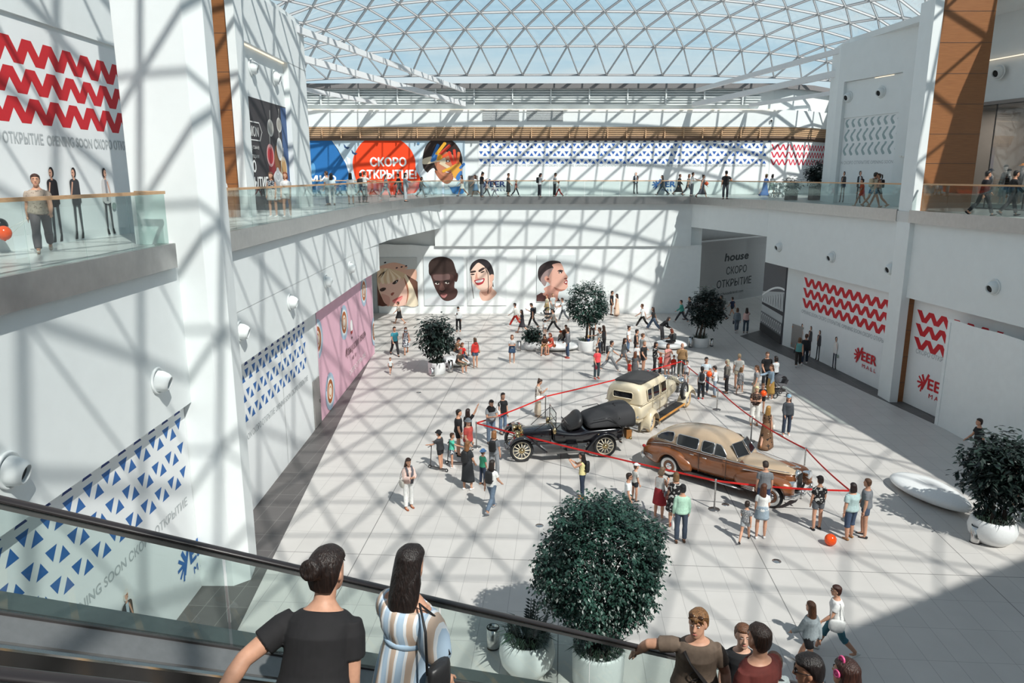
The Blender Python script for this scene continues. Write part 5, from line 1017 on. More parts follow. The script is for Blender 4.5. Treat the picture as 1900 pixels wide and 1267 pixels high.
    seat = bool(P_.get('seat'))
    if kind != 'none':
        m = MB(); torso(m, -.05 if kind in ('tee', 'long', 'loose', 'jacket', 'hoodie') else (.05 if kind == 'crop' else -.02), .462, loose, .06)
        for (sh, el, wr, f_) in AR:
            u = el - sh; a = {'tank': 0, 'crop': .35, 'cap': .45}.get(kind, .62)
            if kind in ('long', 'jacket', 'hoodie', 'dresslong'): m.tube([Q(sh - u*.05), Q(sh + u*.2), Q(sh + u*.6), Q(el), Q(el + (wr-el)*.5), Q(wr - (wr-el)*.06)], [x*k*lf + loose*k for x in (.034, .050, .048, .045, .042, .034)], 10)
            elif a: m.tube([Q(sh - u*.05), Q(sh + u*.2), Q(sh + u*a)], [x*k*lf + (loose+.004)*k for x in (.034, .050, .050)], nn - 4)
        if kind == 'hoodie': m.tube([Q(S*.5 - F*.075 + R*(.09*math.cos(x)) + F*(.05*math.sin(x))) for x in [i*PI/5 + PI for i in range(6)]], .032*k, 8)
        m.build({'jacket': 'jacket', 'hoodie': 'hoodie', 'dress': 'dress', 'dresslong': 'dress', 'tank': 'vest_top'}.get(kind, 'shirt'), tc, t, remesh(vx))
    bk, bc = bottom[0], fmat(bottom[1]); m = MB()
    if bk in ('trousers', 'shorts', 'capri', 'wide', 'overall'):
        torso(m, -.055, .1, .010)
        fr_ = {'shorts': .55, 'capri': 1.25}.get(bk, 1.93); add = .03 if bk == 'wide' else .014 if bk != 'shorts' else .022
        for hip, K, A, an in legs:
            th, sh = K - hip, A - K
            def at(s): return hip + th*s if s <= 1 else K + sh*(s-1)
            ss = [x for x in (.0, .15, .35, .6, .8, 1, 1.08, 1.3, 1.6, 1.8, 1.93) if x < fr_] + [fr_]
            rr = [np.interp(x, [0, .15, .6, 1, 1.08, 1.3, 1.7, 2], LR)*lf + add + (.012*max(0, x-1) if bk != 'wide' else .03*max(0, x-.8)) for x in ss]
            m.tube([Q(at(x) + (V(0,0,.02) if x == 0 else V(0,0,0))) for x in ss], [r*k for r in rr], 12)
        m.build({'shorts': 'shorts'}.get(bk, 'trousers'), bc, t, remesh(vx))
    elif bk in ('skirt', 'midi', 'maxi', 'mini'):
        L_ = {'mini': .30, 'skirt': .42, 'midi': .62, 'maxi': .84}[bk]; fl = {'mini': .02, 'skirt': .05, 'midi': .05, 'maxi': .09}[bk]
        if not seat:
            rs = []
            for j in range(9):
                s = j / 8; z = .12 - s * (L_ + .12); c = V(0, 0, z) if z < 0 else S*z
                ys = []; xs = []
                for hip, K, A, an in legs:
                    dz = -z; p = hip + (K-hip)*min(1, max(0, dz)/.44) if dz < .44 else K + (A-K)*min(1, (dz-.44)/.415); ys.append(p.y); xs.append(abs(p.x))
                rx = (.155 + .02*min(1, s*5))*wd + .014 + fl*s + .02*s; ry = .112*w + .016 + fl*s
                if z < 0: ry = max(ry, (max(ys)-min(ys))/2 + .10*lf); c.y = (max(ys)+min(ys))/2
                n = 20; rs.append([Q(c + V((rx*(1+.05*s*math.sin(j2*5*2*PI/n*1.0)))*math.cos(2*PI*j2/n), ry*math.sin(2*PI*j2/n)*(1+.05*s*math.cos(j2*6*2*PI/n)), 0)) for j2 in range(n)])
            m.rings(rs); m.build('skirt', bc, t)
        else:
            torso(m, -.05, .1, .012)
            for hip, K, A, an in legs: m.tube([Q(hip), Q(hip + (K-hip)*.5), Q(K)], [.105*k*lf, .1*k*lf, .085*k*lf], 12)
            m.build('skirt', bc, t, remesh(vx))
    if shoes:
        for hip, K, A, an in legs:
            pitch = max(-.6, min(.9, -an * .75)) if not seat else 0; M = Matrix.Rotation(-pitch, 3, 'X'); m = MB(); n = 12; rs = []
            for y, hw, ht, zb in ((-.075,.018,.03,-.062),(-.065,.032,.062,-.078),(-.02,.037,.068,-.085),(.04,.04,.058,-.085),(.10,.043,.045,-.085),(.145,.037,.036,-.083),(.17,.02,.024,-.076)):
                rs.append([Q(A + M @ V(hw*math.cos(2*PI*j/n), y, zb + ht/2 + ht/2*math.sin(2*PI*j/n))) for j in range(n)])
            m.rings(rs); m.build('shoe', fmat(shoes) if isinstance(shoes, str) else shoes, t)
    if hair and hair[0] != 'bald': hair_mesh(hair[0], hs, q, dist < 9).build('hair', hairmat(hair[1]), t, (remesh(max(vx*.6, .008), 2) if dist < 26 else None))
    if hat:
        m = MB(); c = fmat(hat[1])
        def er2(z, r, oy=0, ex=1.): return [q(V(r*math.cos(2*PI*j/20), (r*1.18*ex)*math.sin(2*PI*j/20) - .008 + oy, z)) for j in range(20)]
        m.rings([er2(.05,.088),(er2(.085,.086)),er2(.115,.074),er2(.14,.045),er2(.146,.01)])
        if hat[0] == 'cap': m.rings([[q(V(.07*math.cos(a), .075 + .10*abs(math.sin(a)), zz)) for a in [PI*j/10 for j in range(11)]] for zz in (.045, .056)], close=True)
        if hat[0] in ('sun', 'bucket'): r_ = .16 if hat[0] == 'sun' else .13; m.rings([er2(.045 if hat[0] == 'sun' else .03, r_), er2(.052 if hat[0] == 'sun' else .04, r_), er2(.075,.09), er2(.06,.088)])
        m.build('hat', c, t)
    if face_feat:
        m = MB(); ms = [mat('eye_dark', (.03, .02, .018), .3, var=0), mat('lip', (.42, .14, .12), .5, var=.05), mat('brow_' + (hair[1] if hair else '2a1c16'), tuple(x*.5 for x in hexc(hair[1] if hair else '2a1c16')), .8, var=0), mat('eye_white', (.8, .78, .75), .3, var=0)]
        for s2 in (-1, 1):
            m.ball(q(V(s2*.030, .0835, .014)), (.0115*hs, .007*hs, .0042*hs), 10, 6, 3, HM); m.ball(q(V(s2*.030, .0872, .014)), (.0052*hs, .0045*hs, .0048*hs), 8, 6, 0, HM)
            m.tube([q(V(s2*.014, .092, .030)), q(V(s2*.031, .090, .036)), q(V(s2*.048, .078, .031))], [.0035*hs, .0042*hs, .002*hs], 6, 2)
        m.tube([q(V(-.022, .087, -.066)), q(V(-.01, .094, -.063)), q(V(.01, .094, -.063)), q(V(.022, .087, -.066))], [.003*hs, .0065*hs, .0065*hs, .003*hs], 6, 1)
        m.build('face_features', ms, t)
    if mask: m = MB().rings([[q(V(rx*math.cos(a), .02 + (yf-.02)*math.sin(a), z)) for a in [PI*j/10 for j in range(11)]] for z, rx, yf in ((-.11,.05,.09),(-.07,.069,.106),(-.02,.076,.112),(-.005,.077,.104))], cap=False, close=False); m.build('face_mask', cm('cfd8dc', .8), t)
    if glasses:
        m = MB(); gy = .102
        for s2 in (-1, 1):
            m.ball(q(V(s2*.031, gy-.004, .012)), (.026*hs, .006*hs, .019*hs), 12, 6, 0, HM); m.tube([q(V(s2*.055, gy-.01, .018)), q(V(s2*.078, .04, .018)), q(V(s2*.078, -.02, .01))], .003*hs, 6)
        m.tube([q(V(-.01, gy, .016)), q(V(.01, gy, .016))], .003*hs, 6); m.build('glasses', cm('1c1718', .25), t)
    if P_.get('smile'):
        MB().ball(q(V(0, .090, -.064)), (.019*hs, .007*hs, .0065*hs), 10, 6, 0, HM).build('teeth', mat('teeth', (.82, .78, .72), .3, var=0), t)
    if extra: extra(t, Q, q, dict(S=S, F=F, R=R, AR=AR, legs=legs, k=k, hs=hs, w=w, TR=TR, vx=vx, er=er, HM=HM))
    M = Matrix.Translation(Vector(loc)) @ Matrix.Rotation(math.radians(face) - PI/2, 4, 'Z')
    return t, (lambda v: M @ Q(v)), dict(AR=AR, S=S, F=F, legs=legs, k=k, hc=hc, z0=z0)
# ---------------------------------------------------------------- plants, planters, benches, bins, rope posts
rnd_ = random.Random(7)
def leafmat(name, c, rough=.38):
    m = mat(name, c, rough, var=.55, scale=3.5, spec=.6); return m
LEAF = leafmat('ficus_leaf', (.020, .058, .042)); LEAFD = leafmat('dark_leaf', (.016, .030, .024)); GRASS = leafmat('grass_blade', (.035, .065, .042), .5); BARK = mat('bark', (.06, .045, .035), .9, var=.3, bump=.4)
PLANTER = mat('white_planter', (.78, .79, .79), .35, var=.02); SOIL = mat('soil', (.03, .025, .02), .95, bump=.5)
def leaves(mb, c, rad, n, size, seed, droop=.5, wid=.30, per=9, shell=.62):
    r = random.Random(seed); V_ = []; F_ = []; k = 0
    for _ in range(n // per):
        while True:
            d = Vector((r.gauss(0,1), r.gauss(0,1), r.gauss(0,1)))
            if d.length > .1: break
        d.normalize(); rr = shell + (1 - shell) * r.random() ** .6; bump = 1 + .10*math.sin(5*d.x + seed) * math.sin(4*d.y + 2*d.z) + r.uniform(-.05, .05)
        p = Vector((d.x*rad[0], d.y*rad[1], d.z*rad[2])) * rr * bump
        tw = (d + Vector((r.uniform(-.6,.6), r.uniform(-.6,.6), r.uniform(-.9,.3)))).normalized()
        for j in range(per):
            a = r.uniform(0, 2*PI); o = p + tw * (j - per/2) * size * .38 + Vector((r.uniform(-1,1), r.uniform(-1,1), r.uniform(-1,1))) * size*.25
            ax = (tw * .5 + Vector((math.cos(a), math.sin(a), r.uniform(-.3, .4))) + Vector((0, 0, -droop))).normalized(); s = size * r.uniform(.75, 1.2)
            sd = ax.cross(Vector((r.uniform(-.4,.4), r.uniform(-.4,.4), 1))).normalized() * s * wid; nn = sd.cross(ax).normalized() * s * .08
            q = c + o; V_ += [q, q + ax*s*.45 + sd + nn, q + ax*s, q + ax*s*.45 - sd + nn]; F_ += [(k, k+1, k+2), (k, k+2, k+3)]; k += 4
    mb.add(V_, F_, 0, True); return mb
def grass(t, z, rad, n, ln, seed, name='grass', m=None):
    r = random.Random(seed); mb = MB()
    for _ in range(n):
        a = r.uniform(0, 2*PI); d = rad * math.sqrt(r.random()); b = Vector((d*math.cos(a), d*math.sin(a), z)); o = Vector((math.cos(a + r.uniform(-.6,.6)), math.sin(a + r.uniform(-.6,.6)), 0)); l = ln * r.uniform(.6, 1.15); w = o.cross(Vector((0,0,1))) * .012
        m1 = b + o*l*.28 + Vector((0,0,l*.6)); e = b + o*l*.75 + Vector((0,0,l*.62*r.uniform(.5,1.2))); mb.add([b - w, b + w, m1 + w, m1 - w, e], [(0,1,2,3), (3,2,4)], 0, True)
    return mb.build(name, m or GRASS, t)
def planter_mesh(t, kind, R_, h, name='planter'):
    if kind == 'bowl': pr = [(R_*.45,0),(R_*.7,.05*h),(R_*.93,.3*h),(R_,.58*h),(R_*.93,.86*h),(R_*.84,h),(R_*.78,h),(R_*.78,.86*h)]
    else: pr = [(R_*.94,0),(R_*.97,.03),(R_,h*.9),(R_,h),(R_*.93,h),(R_*.92,h*.86)]
    MB().lathe(pr, n=40, cap=True).build(name, PLANTER, t); MB().lathe([(R_*.92 if kind != 'bowl' else R_*.78, h*.84), (.001, h*.88)], n=30).build('soil', SOIL, t)
def tree(loc, label, crown, cz, pr, ph, kind='pot', n=5000, size=.085, leaf=None, trunks=1, seed=1, gr=90, off=(0,0), droop=.5, wid=.30, cat='tree'):
    t = thing('potted_tree', label, cat, loc, 0, 'potted indoor trees'); planter_mesh(t, kind, pr, ph); r = random.Random(seed); c = Vector((off[0], off[1], cz))
    mb = MB()
    for k in range(trunks):
        b = Vector((r.uniform(-.1,.1)*trunks, r.uniform(-.1,.1)*trunks, ph*.8)); mid = b.lerp(c, .5) + Vector((r.uniform(-.1,.1), r.uniform(-.1,.1), 0)); top = c + Vector((r.uniform(-.3,.3)*crown[0], r.uniform(-.3,.3)*crown[1], 0)); mb.tube([b, mid, top], [.075 if trunks == 1 else .045, .055 if trunks == 1 else .035, .03], 8)
        for j in range(7):
            a = r.uniform(0, 2*PI); e = c + Vector((math.cos(a)*crown[0]*.7, math.sin(a)*crown[1]*.7, r.uniform(-.5,.6)*crown[2])); s0 = mid.lerp(top, r.uniform(.1,.9)); mb.tube([s0, s0.lerp(e, .5) + Vector((0,0,.08)), e], [.025,.016,.006], 6)
    mb.build('trunk', BARK, t); leaves(MB(), c, crown, n, size, seed, droop, wid).build('foliage', leaf or LEAF, t)
    if gr: grass(t, ph*.86, pr*.8, gr, .42, seed + 5)
    return t
tree(G(1107, 1262, 0) + Vector((.02, -.0, 0)), 'big round ficus tree in a white pot in the foreground under the escalator', (1.27, 1.27, 1.36), 2.62, .53, .78, n=30000, size=.082, seed=3, gr=200, droop=.8)
tree(G(1087, 650), 'round ficus tree in a white pot before the profile portrait', (1.15, 1.15, 1.28), 2.75, .46, .62, n=6500, size=.13, seed=5)
tree(G(1299, 643), 'dark bushy tree in a white pot at the shaded right corridor', (1.0, 1.0, 1.12), 2.35, .46, .58, n=4200, size=.17, leaf=LEAFD, trunks=4, seed=8, off=(.25, 0))
tree(G(811, 692), 'small umbrella tree in a white pot beside the left round bench', (.78, .78, .95), 1.95, .46, .62, n=2000, size=.26, leaf=LEAFD, trunks=4, seed=11, droop=.7, wid=.22)
tree(G(1838, 1003), 'dark umbrella tree in a white bowl at the right edge beside the pebble bench', (.88, .88, .95), 2.0, .62, .70, 'bowl', n=3300, size=.23, leaf=LEAFD, trunks=4, seed=13, gr=150, off=(.2, .2), droop=.6, wid=.22)
def bowl(loc, label, R_, h, seed, stems=True, ln=.5):
    t = thing('planter_bowl', label, 'planter', loc, 0, 'planted white bowls'); planter_mesh(t, 'bowl', R_, h, 'bowl'); grass(t, h*.86, R_*.66, 190, ln, seed)
    if stems:
        r = random.Random(seed); mb = MB()
        for k in range(9):
            a = r.uniform(0, 2*PI); b = Vector((.15*math.cos(a), .15*math.sin(a), h*.85)); e = b + Vector((math.cos(a)*.28, math.sin(a)*.28, r.uniform(.45,.8)))
            for j in range(9):
                p = b.lerp(e, .25 + j*.085)
                for s in (1, -1): d = Vector((-math.sin(a)*s, math.cos(a)*s, .5)).normalized(); w = Vector((math.cos(a), math.sin(a), .3)) * .03; q = p + d*.13; mb.add([p, p + d*.06 + w, q, p + d*.06 - w], [(0,1,2,3)], 0, True)
            mb.tube([b, e], [.02,.008], 6)
        mb.build('leafy_stems', LEAFD, t)
    return t
bowl(G(978, 1243), 'large white bowl planter with grass and dark stems left of the big ficus', .58, .78, 21)
bowl(G(987, 649), 'white bowl with a dark shrub beside the bench of seated women', .50, .55, 23, ln=.4)
leaves(MB(), Vector((0, 0, .95)), (.5, .5, .42), 900, .17, 25).build('shrub_foliage', LEAFD, bpy.context.scene.objects['planter_bowl.001'])
for (px, h_, cr, cz, n_l, lab) in ((1467, .62, (.42,.42,.36), .95, 700, 'low dark shrub in a dark square planter on the right gallery'), (1511, .85, (.55,.55,.75), 1.65, 1300, 'taller dark shrub in a dark square planter on the right gallery')):
    t = thing('square_planter', lab, 'planter', G(px, 371, UF), .1, 'square planters on the gallery'); MB().box((-.3,-.3,0), (.3,.3,h_)).build('planter', cm('3a3839', .6), t, bevel(.01)); MB().tube([(0,0,h_), (0,0,cz)], .03, 6).build('stem', BARK, t); leaves(MB(), Vector((0,0,cz)), cr, n_l, .2, px, wid=.24).build('foliage', LEAFD, t)
def bench(loc, label, a, b, h, rz, point=0.):
    n, k = 48, 12; mb = MB(); rs = []
    for i in range(k + 1):
        ph = -PI/2 + PI*i/k; zz = math.sin(ph); r = abs(math.cos(ph)) ** .55; z = h/2 + h/2*zz; ring = []
        for j in range(n):
            th = 2*PI*j/n; tap = 1 - point*math.cos(th); sc_ = (1 if z > h*.4 else .80 + .5*z/h)
            ring.append((a*r*math.cos(th)*sc_, b*r*math.sin(th)*tap*sc_, z + (.06*h*math.cos(th)*point*4 if z > h*.5 else 0)))
        rs.append(ring)
    mb.rings(rs); o = mb.build('pebble_bench', PLANTER); o.location = loc; o.rotation_euler = (0, 0, rz); return tag(o, label, 'bench', 'white pebble benches')
b0, b1 = G(1668, 898), G(1788, 962); bd = b1 - b0
bench((b0 + b1)/2 + Vector((.1, .2, 0)), 'empty white pebble bench in front of the right edge tree', bd.length*.5 + .18, .72, .44, math.atan2(bd.y, bd.x), .18)
bench(G(1247, 648) + Vector((0, .3, 0)), 'white pebble bench where a person with backpack sits, right of centre', 1.0, .72, .46, 0)
bench(G(1040, 651) + Vector((-.1, .3, 0)), 'white pebble bench with the women in coral and brown dresses', 1.25, .75, .45, .1)
bench(G(846, 682) + Vector((.0, .55, 0)), 'white pebble bench beside the small umbrella tree', .95, .72, .45, .3)
STEELB = mat('bin_steel', (.62, .61, .60), .22, 1., var=.04)
def bin_(loc, label, r=.13, h=.52):
    t = thing('waste_bin', label, 'bin', loc, 0, 'steel waste bins'); MB().lathe([(r*.98,0),(r,.02),(r,h),(r*.9,h),(r*.9,h*.6)], n=24, cap=False).build('shell', STEELB, t); MB().lathe([(r*1.0,0),(r*1.02,.03),(r*1.0,.04)], n=24).build('base_ring', DARKM, t); MB().lathe([(r*.9,h*.62),(.001,h*.62)], n=20).lathe([(r*1.01,h-.02),(r*1.01,h),(r*.88,h)], n=24, cap=False).build('liner', HOLE, t)
for px, py, r, h, lab in ((915, 1201, .135, .5, 'steel bin left of the large white bowl planter'), (802, 697, .13, .4, 'low steel bin in front of the small umbrella tree pot'), (836, 690, .135, .62, 'tall steel bin between the umbrella tree pot and a seated person'), (963, 650, .13, .55, 'steel bin left of the shrub bowl'), (1281, 644, .13, .62, 'steel bin on the left of the shaded corridor tree'), (1320, 642, .11, .45, 'steel bin on the right of the shaded corridor tree'), (1809, 1006, .14, .52, 'steel bin before the white bowl at the right edge')): bin_(G(px, py), lab, r, h)
# rope posts and red belts
PST = [G(1325, 945), G(884, 829), G(1012, 775), G(1263, 704), G(1330, 760), G(1393, 818), G(1491, 881), G(1572, 965)]
PL_ = ['rope post in front of the copper sedan', 'rope post at the left corner by the man in red polo', 'rope post behind the windscreen of the black tourer', 'rope post at the far corner behind the cream saloon', 'rope post on the right, near the boy with a balloon', 'rope post on the right, before the woman in white trousers', 'rope post right of the copper sedan bonnet', 'rope post at the near right corner by the couple in shorts']
for p, l in zip(PST, PL_):
    t = thing('rope_post', l, 'barrier post', p, 0, 'barrier posts'); MB().lathe([(.17,0),(.175,.012),(.15,.022),(.05,.03),(.026,.04)], n=28).build('base', mat('post_base', (.30,.29,.285), .3, .9), t); MB().lathe([(.025,.03),(.025,.92),(.034,.92),(.034,.99),(.02,1.0)], n=16).build('pole', STEELB, t)
BELT = mat('belt_red', hexc('d01f1c'), .6, var=.03)
for i, lab in enumerate(['red belt nearest the camera, along the left front', 'red belt from the left corner to the post behind the tourer', 'red belt along the back from the tourer to the cream saloon', 'short red belt beside the headlamps of the cream saloon', 'red belt on the right between the balloon boy and the white trousers', 'red belt on the right passing the long dress woman', 'red belt falling to the near right corner', 'red belt in front of the copper sedan bonnet']):
    a, b = ((0,1),(1,2),(2,3),(3,4),(4,5),(5,6),(6,7),(7,0))[i]; a, b = PST[a], PST[b]; mb = MB(); n = 10; z = .94
    for k in range(n): p, q = a.lerp(b, k/n), a.lerp(b, (k+1)/n); sag = lambda s: z - .10*4*s*(1-s)*.6; mb.beam((p.x, p.y, sag(k/n)), (q.x, q.y, sag((k+1)/n)), .012, .055)
    tag(mb.build('barrier_belt', BELT), lab, 'rope', 'red barrier belts')
def balloon(loc, label, c='f0541a', r=.13, string=None):
    t = thing('balloon', label, 'balloon', loc, 0, 'balloons'); MB().lathe([(.002,-r*1.18),(.02,-r*1.12),(.012,-r*1.06)] + [(r*math.sin(a), -r*1.06*math.cos(a)) for a in [PI*k/14 for k in range(1, 15)]], n=24).build('skin', cm(c, .18), t)
    if string: MB().tube([(0,0,-r), tuple(Vector(string) - Vector(loc))], .004, 5).build('stick', cm('e8e6e0', .5), t)
    return t
balloon(G(1540, 1011) + Vector((0, 0, .16)), 'orange balloon lying on the floor near the couple in shorts', r=.16)
def stroller(loc, rz, label, c):
    t = thing('stroller', label, 'stroller', loc, rz); CF = cm(c, .85)
    mb = MB(); n = 10
    for i in range(n + 1): pass
    MB().rings([[(x, y, .62 + z) for x, z in ((-.38,.18),(-.3,-.08),(.3,-.08),(.42,.12),(.40,.16),(.28,-.02),(-.26,-.02),(-.34,.18))] for y in (-.2, .2)], smooth=False).build('seat', CF, t)
    MB().rings([[(-.05 + (.36-.1*abs(y)/.2)*math.cos(a), y, .66 + .36*math.sin(a)) for a in [PI*.08*k + .2 for k in range(11)]] for y in (-.21,-.12,0,.12,.21)], close=False, cap=False).build('canopy', CF, t)
    fr = MB()
    for s in (-.2, .2): fr.tube([(.55, s, .98), (.2, s, .62), (-.3, s*1.1, .2)], .013, 6).tube([(-.05, s, .58), (.38, s*1.1, .2)], .013, 6)
    fr.tube([(.55, -.2, .98), (.55, .2, .98)], .016, 6).box((-.25,-.17,.24), (.3,.17,.36)).build('frame', DARKM, t)
    for x, r in ((-.32, .10), (.38, .15)):
        for s in (1, -1): w = torus(MB(), (x, s*.25, r), (0,1,0), r-.02, .022, 20, 8).build('wheel', TYRE, t); MB().lathe([(.05,-.015),(.05,.015)], (x, s*.25, r), 12, ax=(0,1,0)).build('hub', CHROME, w)
    return t
stroller(G(1018, 597), math.radians(10), 'black stroller pushed before the profile portrait', '26252a')
stroller(G(1444, 735), math.radians(200), 'grey stroller behind the family on the right', '5c5c60')
def scooter(loc, rz, label):
    t = thing('kick_scooter', label, 'scooter', loc, rz, 'kick scooters'); MB().box((-.32,-.055,.075), (.24,.055,.1)).build('deck', DARKM, t, bevel(.008)); MB().tube([(.24,0,.09), (.30,0,.14), (.24,0,.86)], .016, 8).tube([(.24,-.2,.86), (.24,.2,.86)], .014, 8).build('handlebar', DARKM, t)
    for x in (-.38, .33): w = torus(MB(), (x, 0, .07), (0,1,0), .05, .018, 18, 8).build('wheel', TYRE, t); MB().lathe([(.03,-.012),(.03,.012)], (x,0,.07), 12, ax=(0,1,0)).build('hub', CHROME, w)
scooter(G(812, 872) + Vector((0,0,.0)), math.radians(150), 'dark kick scooter of the child in a black hat'); scooter(G(846, 862), math.radians(170), 'dark kick scooter of the boy in mint shirt'); scooter(G(869, 663), math.radians(90), 'kick scooter standing by the left round bench')
for px, py in ((777, 728), (1441, 1041), (841+160, 975), (1346, 936)):
    o = MB().lathe([(.12, 0), (.115, .006), (.001, .007)], n=24).build('floor_socket', STEELB); o.location = G(px, py) + Vector((0,0,.001)); tag(o, {777: 'round steel floor socket on the left tiles', 1441: 'round steel floor socket right of the big ficus', 1001: 'round steel floor socket at the left side of the big ficus', 1346: 'round steel floor socket before the copper sedan'}[px], 'floor socket', 'floor sockets')

# ---------------------------------------------------------------- escalator (runs down to the right, away from the camera)
EU = Vector((.829, .559, 0)); EN = Vector((.559, -.829, 0)); R0 = Vector((-1.495, 4.21, 7.65)); SL = .577
def E(a, c, h): return R0 + EU*a + EN*c + Vector((0, 0, -SL*a + h))
esc = thing('escalator', 'escalator with black handrail descending to the right in the foreground', 'escalator', E(4, .8, -2)); eo = Vector(esc.location)
A0, A1 = -2.9, 11.4
def ebuild(mb, name, m, parent=None, **k): mb.v = [tuple(Vector(v) - eo) for v in mb.v]; return mb.build(name, m, parent or esc, **k)
def eprof(pts, a0=A0, a1=A1):   # extrude a (c, h) outline along the slope
    mb = MB(); return mb.rings([[E(a, c, h) for c, h in pts] for a in (a0, a1)], smooth=False)
RUB = mat('handrail_rubber', (.022, .018, .019), .38, var=0)
for c in (0, 1.62):
    sg = 1 if c == 0 else -1
    ebuild(MB().rings([[E(a, c + .04*math.cos(q), .018*math.sin(q)) for q in [2*PI*k/12 for k in range(12)]] for a in (A0, 2, 6, A1)]), 'handrail', RUB)
    ebuild(eprof([(c - .02, -.05), (c + .02, -.05), (c + .02, -.018), (c - .02, -.018)]), 'rail_track', STEEL)
    for k in range(10):
        a0 = A0 + .05 + k*1.45 - .33
        ebuild(eprof([(c - .006, -.64), (c + .006, -.64), (c + .006, -.045), (c - .006, -.045)], max(a0 + .006, A0), min(a0 + 1.438, A1)), 'glass_pane', RGLASS)
    ebuild(eprof([(c - .02*sg, -.64), (c + .028*sg, -.64), (c + .028*sg, -.68), (c - .02*sg, -.68)]), 'glass_gasket', DARKM)
    ebuild(eprof([(c + .028*sg, -.655), (c + .16*sg, -.73), (c + .16*sg, -.77), (c + .028*sg, -.77)]), 'inner_deck', mat('deck_grey', (.23, .235, .24), .35, .5))
    ebuild(eprof([(c + .14*sg, -.735), (c + .185*sg, -.755), (c + .185*sg, -.77), (c + .14*sg, -.77)]), 'trim_strip', STEELB)
    ebuild(eprof([(c + .16*sg, -.77), (c + .185*sg, -.77), (c + .185*sg, -1.25), (c + .16*sg, -1.25)]), 'skirt_panel', mat('skirt_dark', (.05, .048, .048), .3, .4))
    ebuild(eprof([(c - .02*sg, -.64), (c - .22*sg, -.64), (c - .22*sg, -1.30), (c - .20*sg, -1.30), (c - .20*sg, -.68), (c - .02*sg, -.68)]), 'outer_cladding', mat('cladding_grey', (.14, .155, .155), .35, .6))
ebuild(eprof([(-.2, -1.30), (1.82, -1.30), (1.82, -1.5), (-.2, -1.5)]), 'truss_casing', mat('cladding_grey', (.14, .155, .155), .35, .6))
run = .347; YEL = mat('step_yellow', hexc('b98424'), .6); STP = mat('step_alu', (.10, .10, .10), .45, .6)
for k in range(-6, 33):
    a = k * run; p = E(a, .19, -.95); z1 = p.z; mb = MB()
    def sp(aa, c, z): q = E(aa, c, 0); return (q.x, q.y, z)
    mb.add([sp(a - run, .19, z1), sp(a - run, 1.43, z1), sp(a, 1.43, z1), sp(a, .19, z1), sp(a, .19, z1 - .21), sp(a, 1.43, z1 - .21)], [(0,1,2,3), (3,2,5,4)], 0)
    for (c0, c1) in ((.19, .225), (1.395, 1.43)): mb.add([sp(a - run, c0, z1 + .003), sp(a - run, c1, z1 + .003), sp(a, c1, z1 + .003), sp(a, c0, z1 + .003)], [(0,1,2,3)], 1)
    mb.add([sp(a - .04, .19, z1 + .003), sp(a - .04, 1.43, z1 + .003), sp(a, 1.43, z1 + .003), sp(a, .19, z1 + .003)], [(0,1,2,3)], 1)
    for q in range(24): c0 = .24 + q*.048; mb.add([sp(a - run, c0, z1 + .006), sp(a - run, c0 + .02, z1 + .006), sp(a - .05, c0 + .02, z1 + .006), sp(a - .05, c0, z1 + .006)], [(0,1,2,3)], 2)
    ebuild(mb, 'step', [STP, YEL, mat('step_rib', (.05, .05, .05), .4, .6)])
def on_esc(px, py, h, dz=0):   # where on the steps a person of height h has the top of the head at this pixel
    r = Vector(((px - 950)/1375, _C + (633.5 - py)/1375*_S, -_S + (633.5 - py)/1375*_C)); best = None
    for i in range(200, 1000):
        d = i/100; P = Vector((0, 0, 10)) + r*d; a = (P - R0).dot(EU); k = math.ceil(a/run - 1e-6); z = R0.z - SL*(k*run) - .95 + dz + h
        if P.z < z: return Vector((P.x, P.y, z - h)), a, (P - R0).dot(EN)
    return Vector((0, 4, 7)), 0, 0
# ---------------------------------------------------------------- the crowd
FLORAL = pattern_mat('print_floral_bw', [hexc('1c1b1f'), hexc('d6d4d0')], 16, 'noise', .53); FLORB = pattern_mat('print_floral_blue', [hexc('3a4150'), hexc('c9cdd0')], 18, 'noise', .5)
CHECK = pattern_mat('print_check', [hexc('b9b8b2'), hexc('8d8d8c'), hexc('dcdad4')], 14, 'check'); ZEBRA = pattern_mat('print_zebra', [hexc('2a211d'), hexc('7a5a42'), hexc('b8a48e')], 9, 'noise'); DOTS = pattern_mat('print_dots', [hexc('b7b6b2'), hexc('77787c')], 26, 'voronoi', .35)
CAMO = pattern_mat('print_grey_leaf', [hexc('5a5450'), hexc('b8ada2'), hexc('e0d9d0')], 15, 'noise'); PUFF = pattern_mat('puffer_grey', [hexc('57544f'), hexc('6e6a64')], 9, 'Z', .3); BPAT = pattern_mat('print_black_floral', [hexc('141316'), hexc('b9b7b4')], 14, 'noise', .56)
JEAN, DKJ, LJ, BLK_, NAV, GRY, WHT, KHA = '3c4f6b', '27313f', '7f8f9d', '1c1b1e', '20283c', '6d6e72', 'dfe1e1', '8d8268'
def P(px, py, face, h, pose, hair, top, bottom, shoes, label, z=0., **k):
    return person(G(px, py, z), face, h, pose, hair, top, bottom, shoes, label=label, **k)
def at_(r, v, face): return r[1](v), math.radians(face) - PI/2
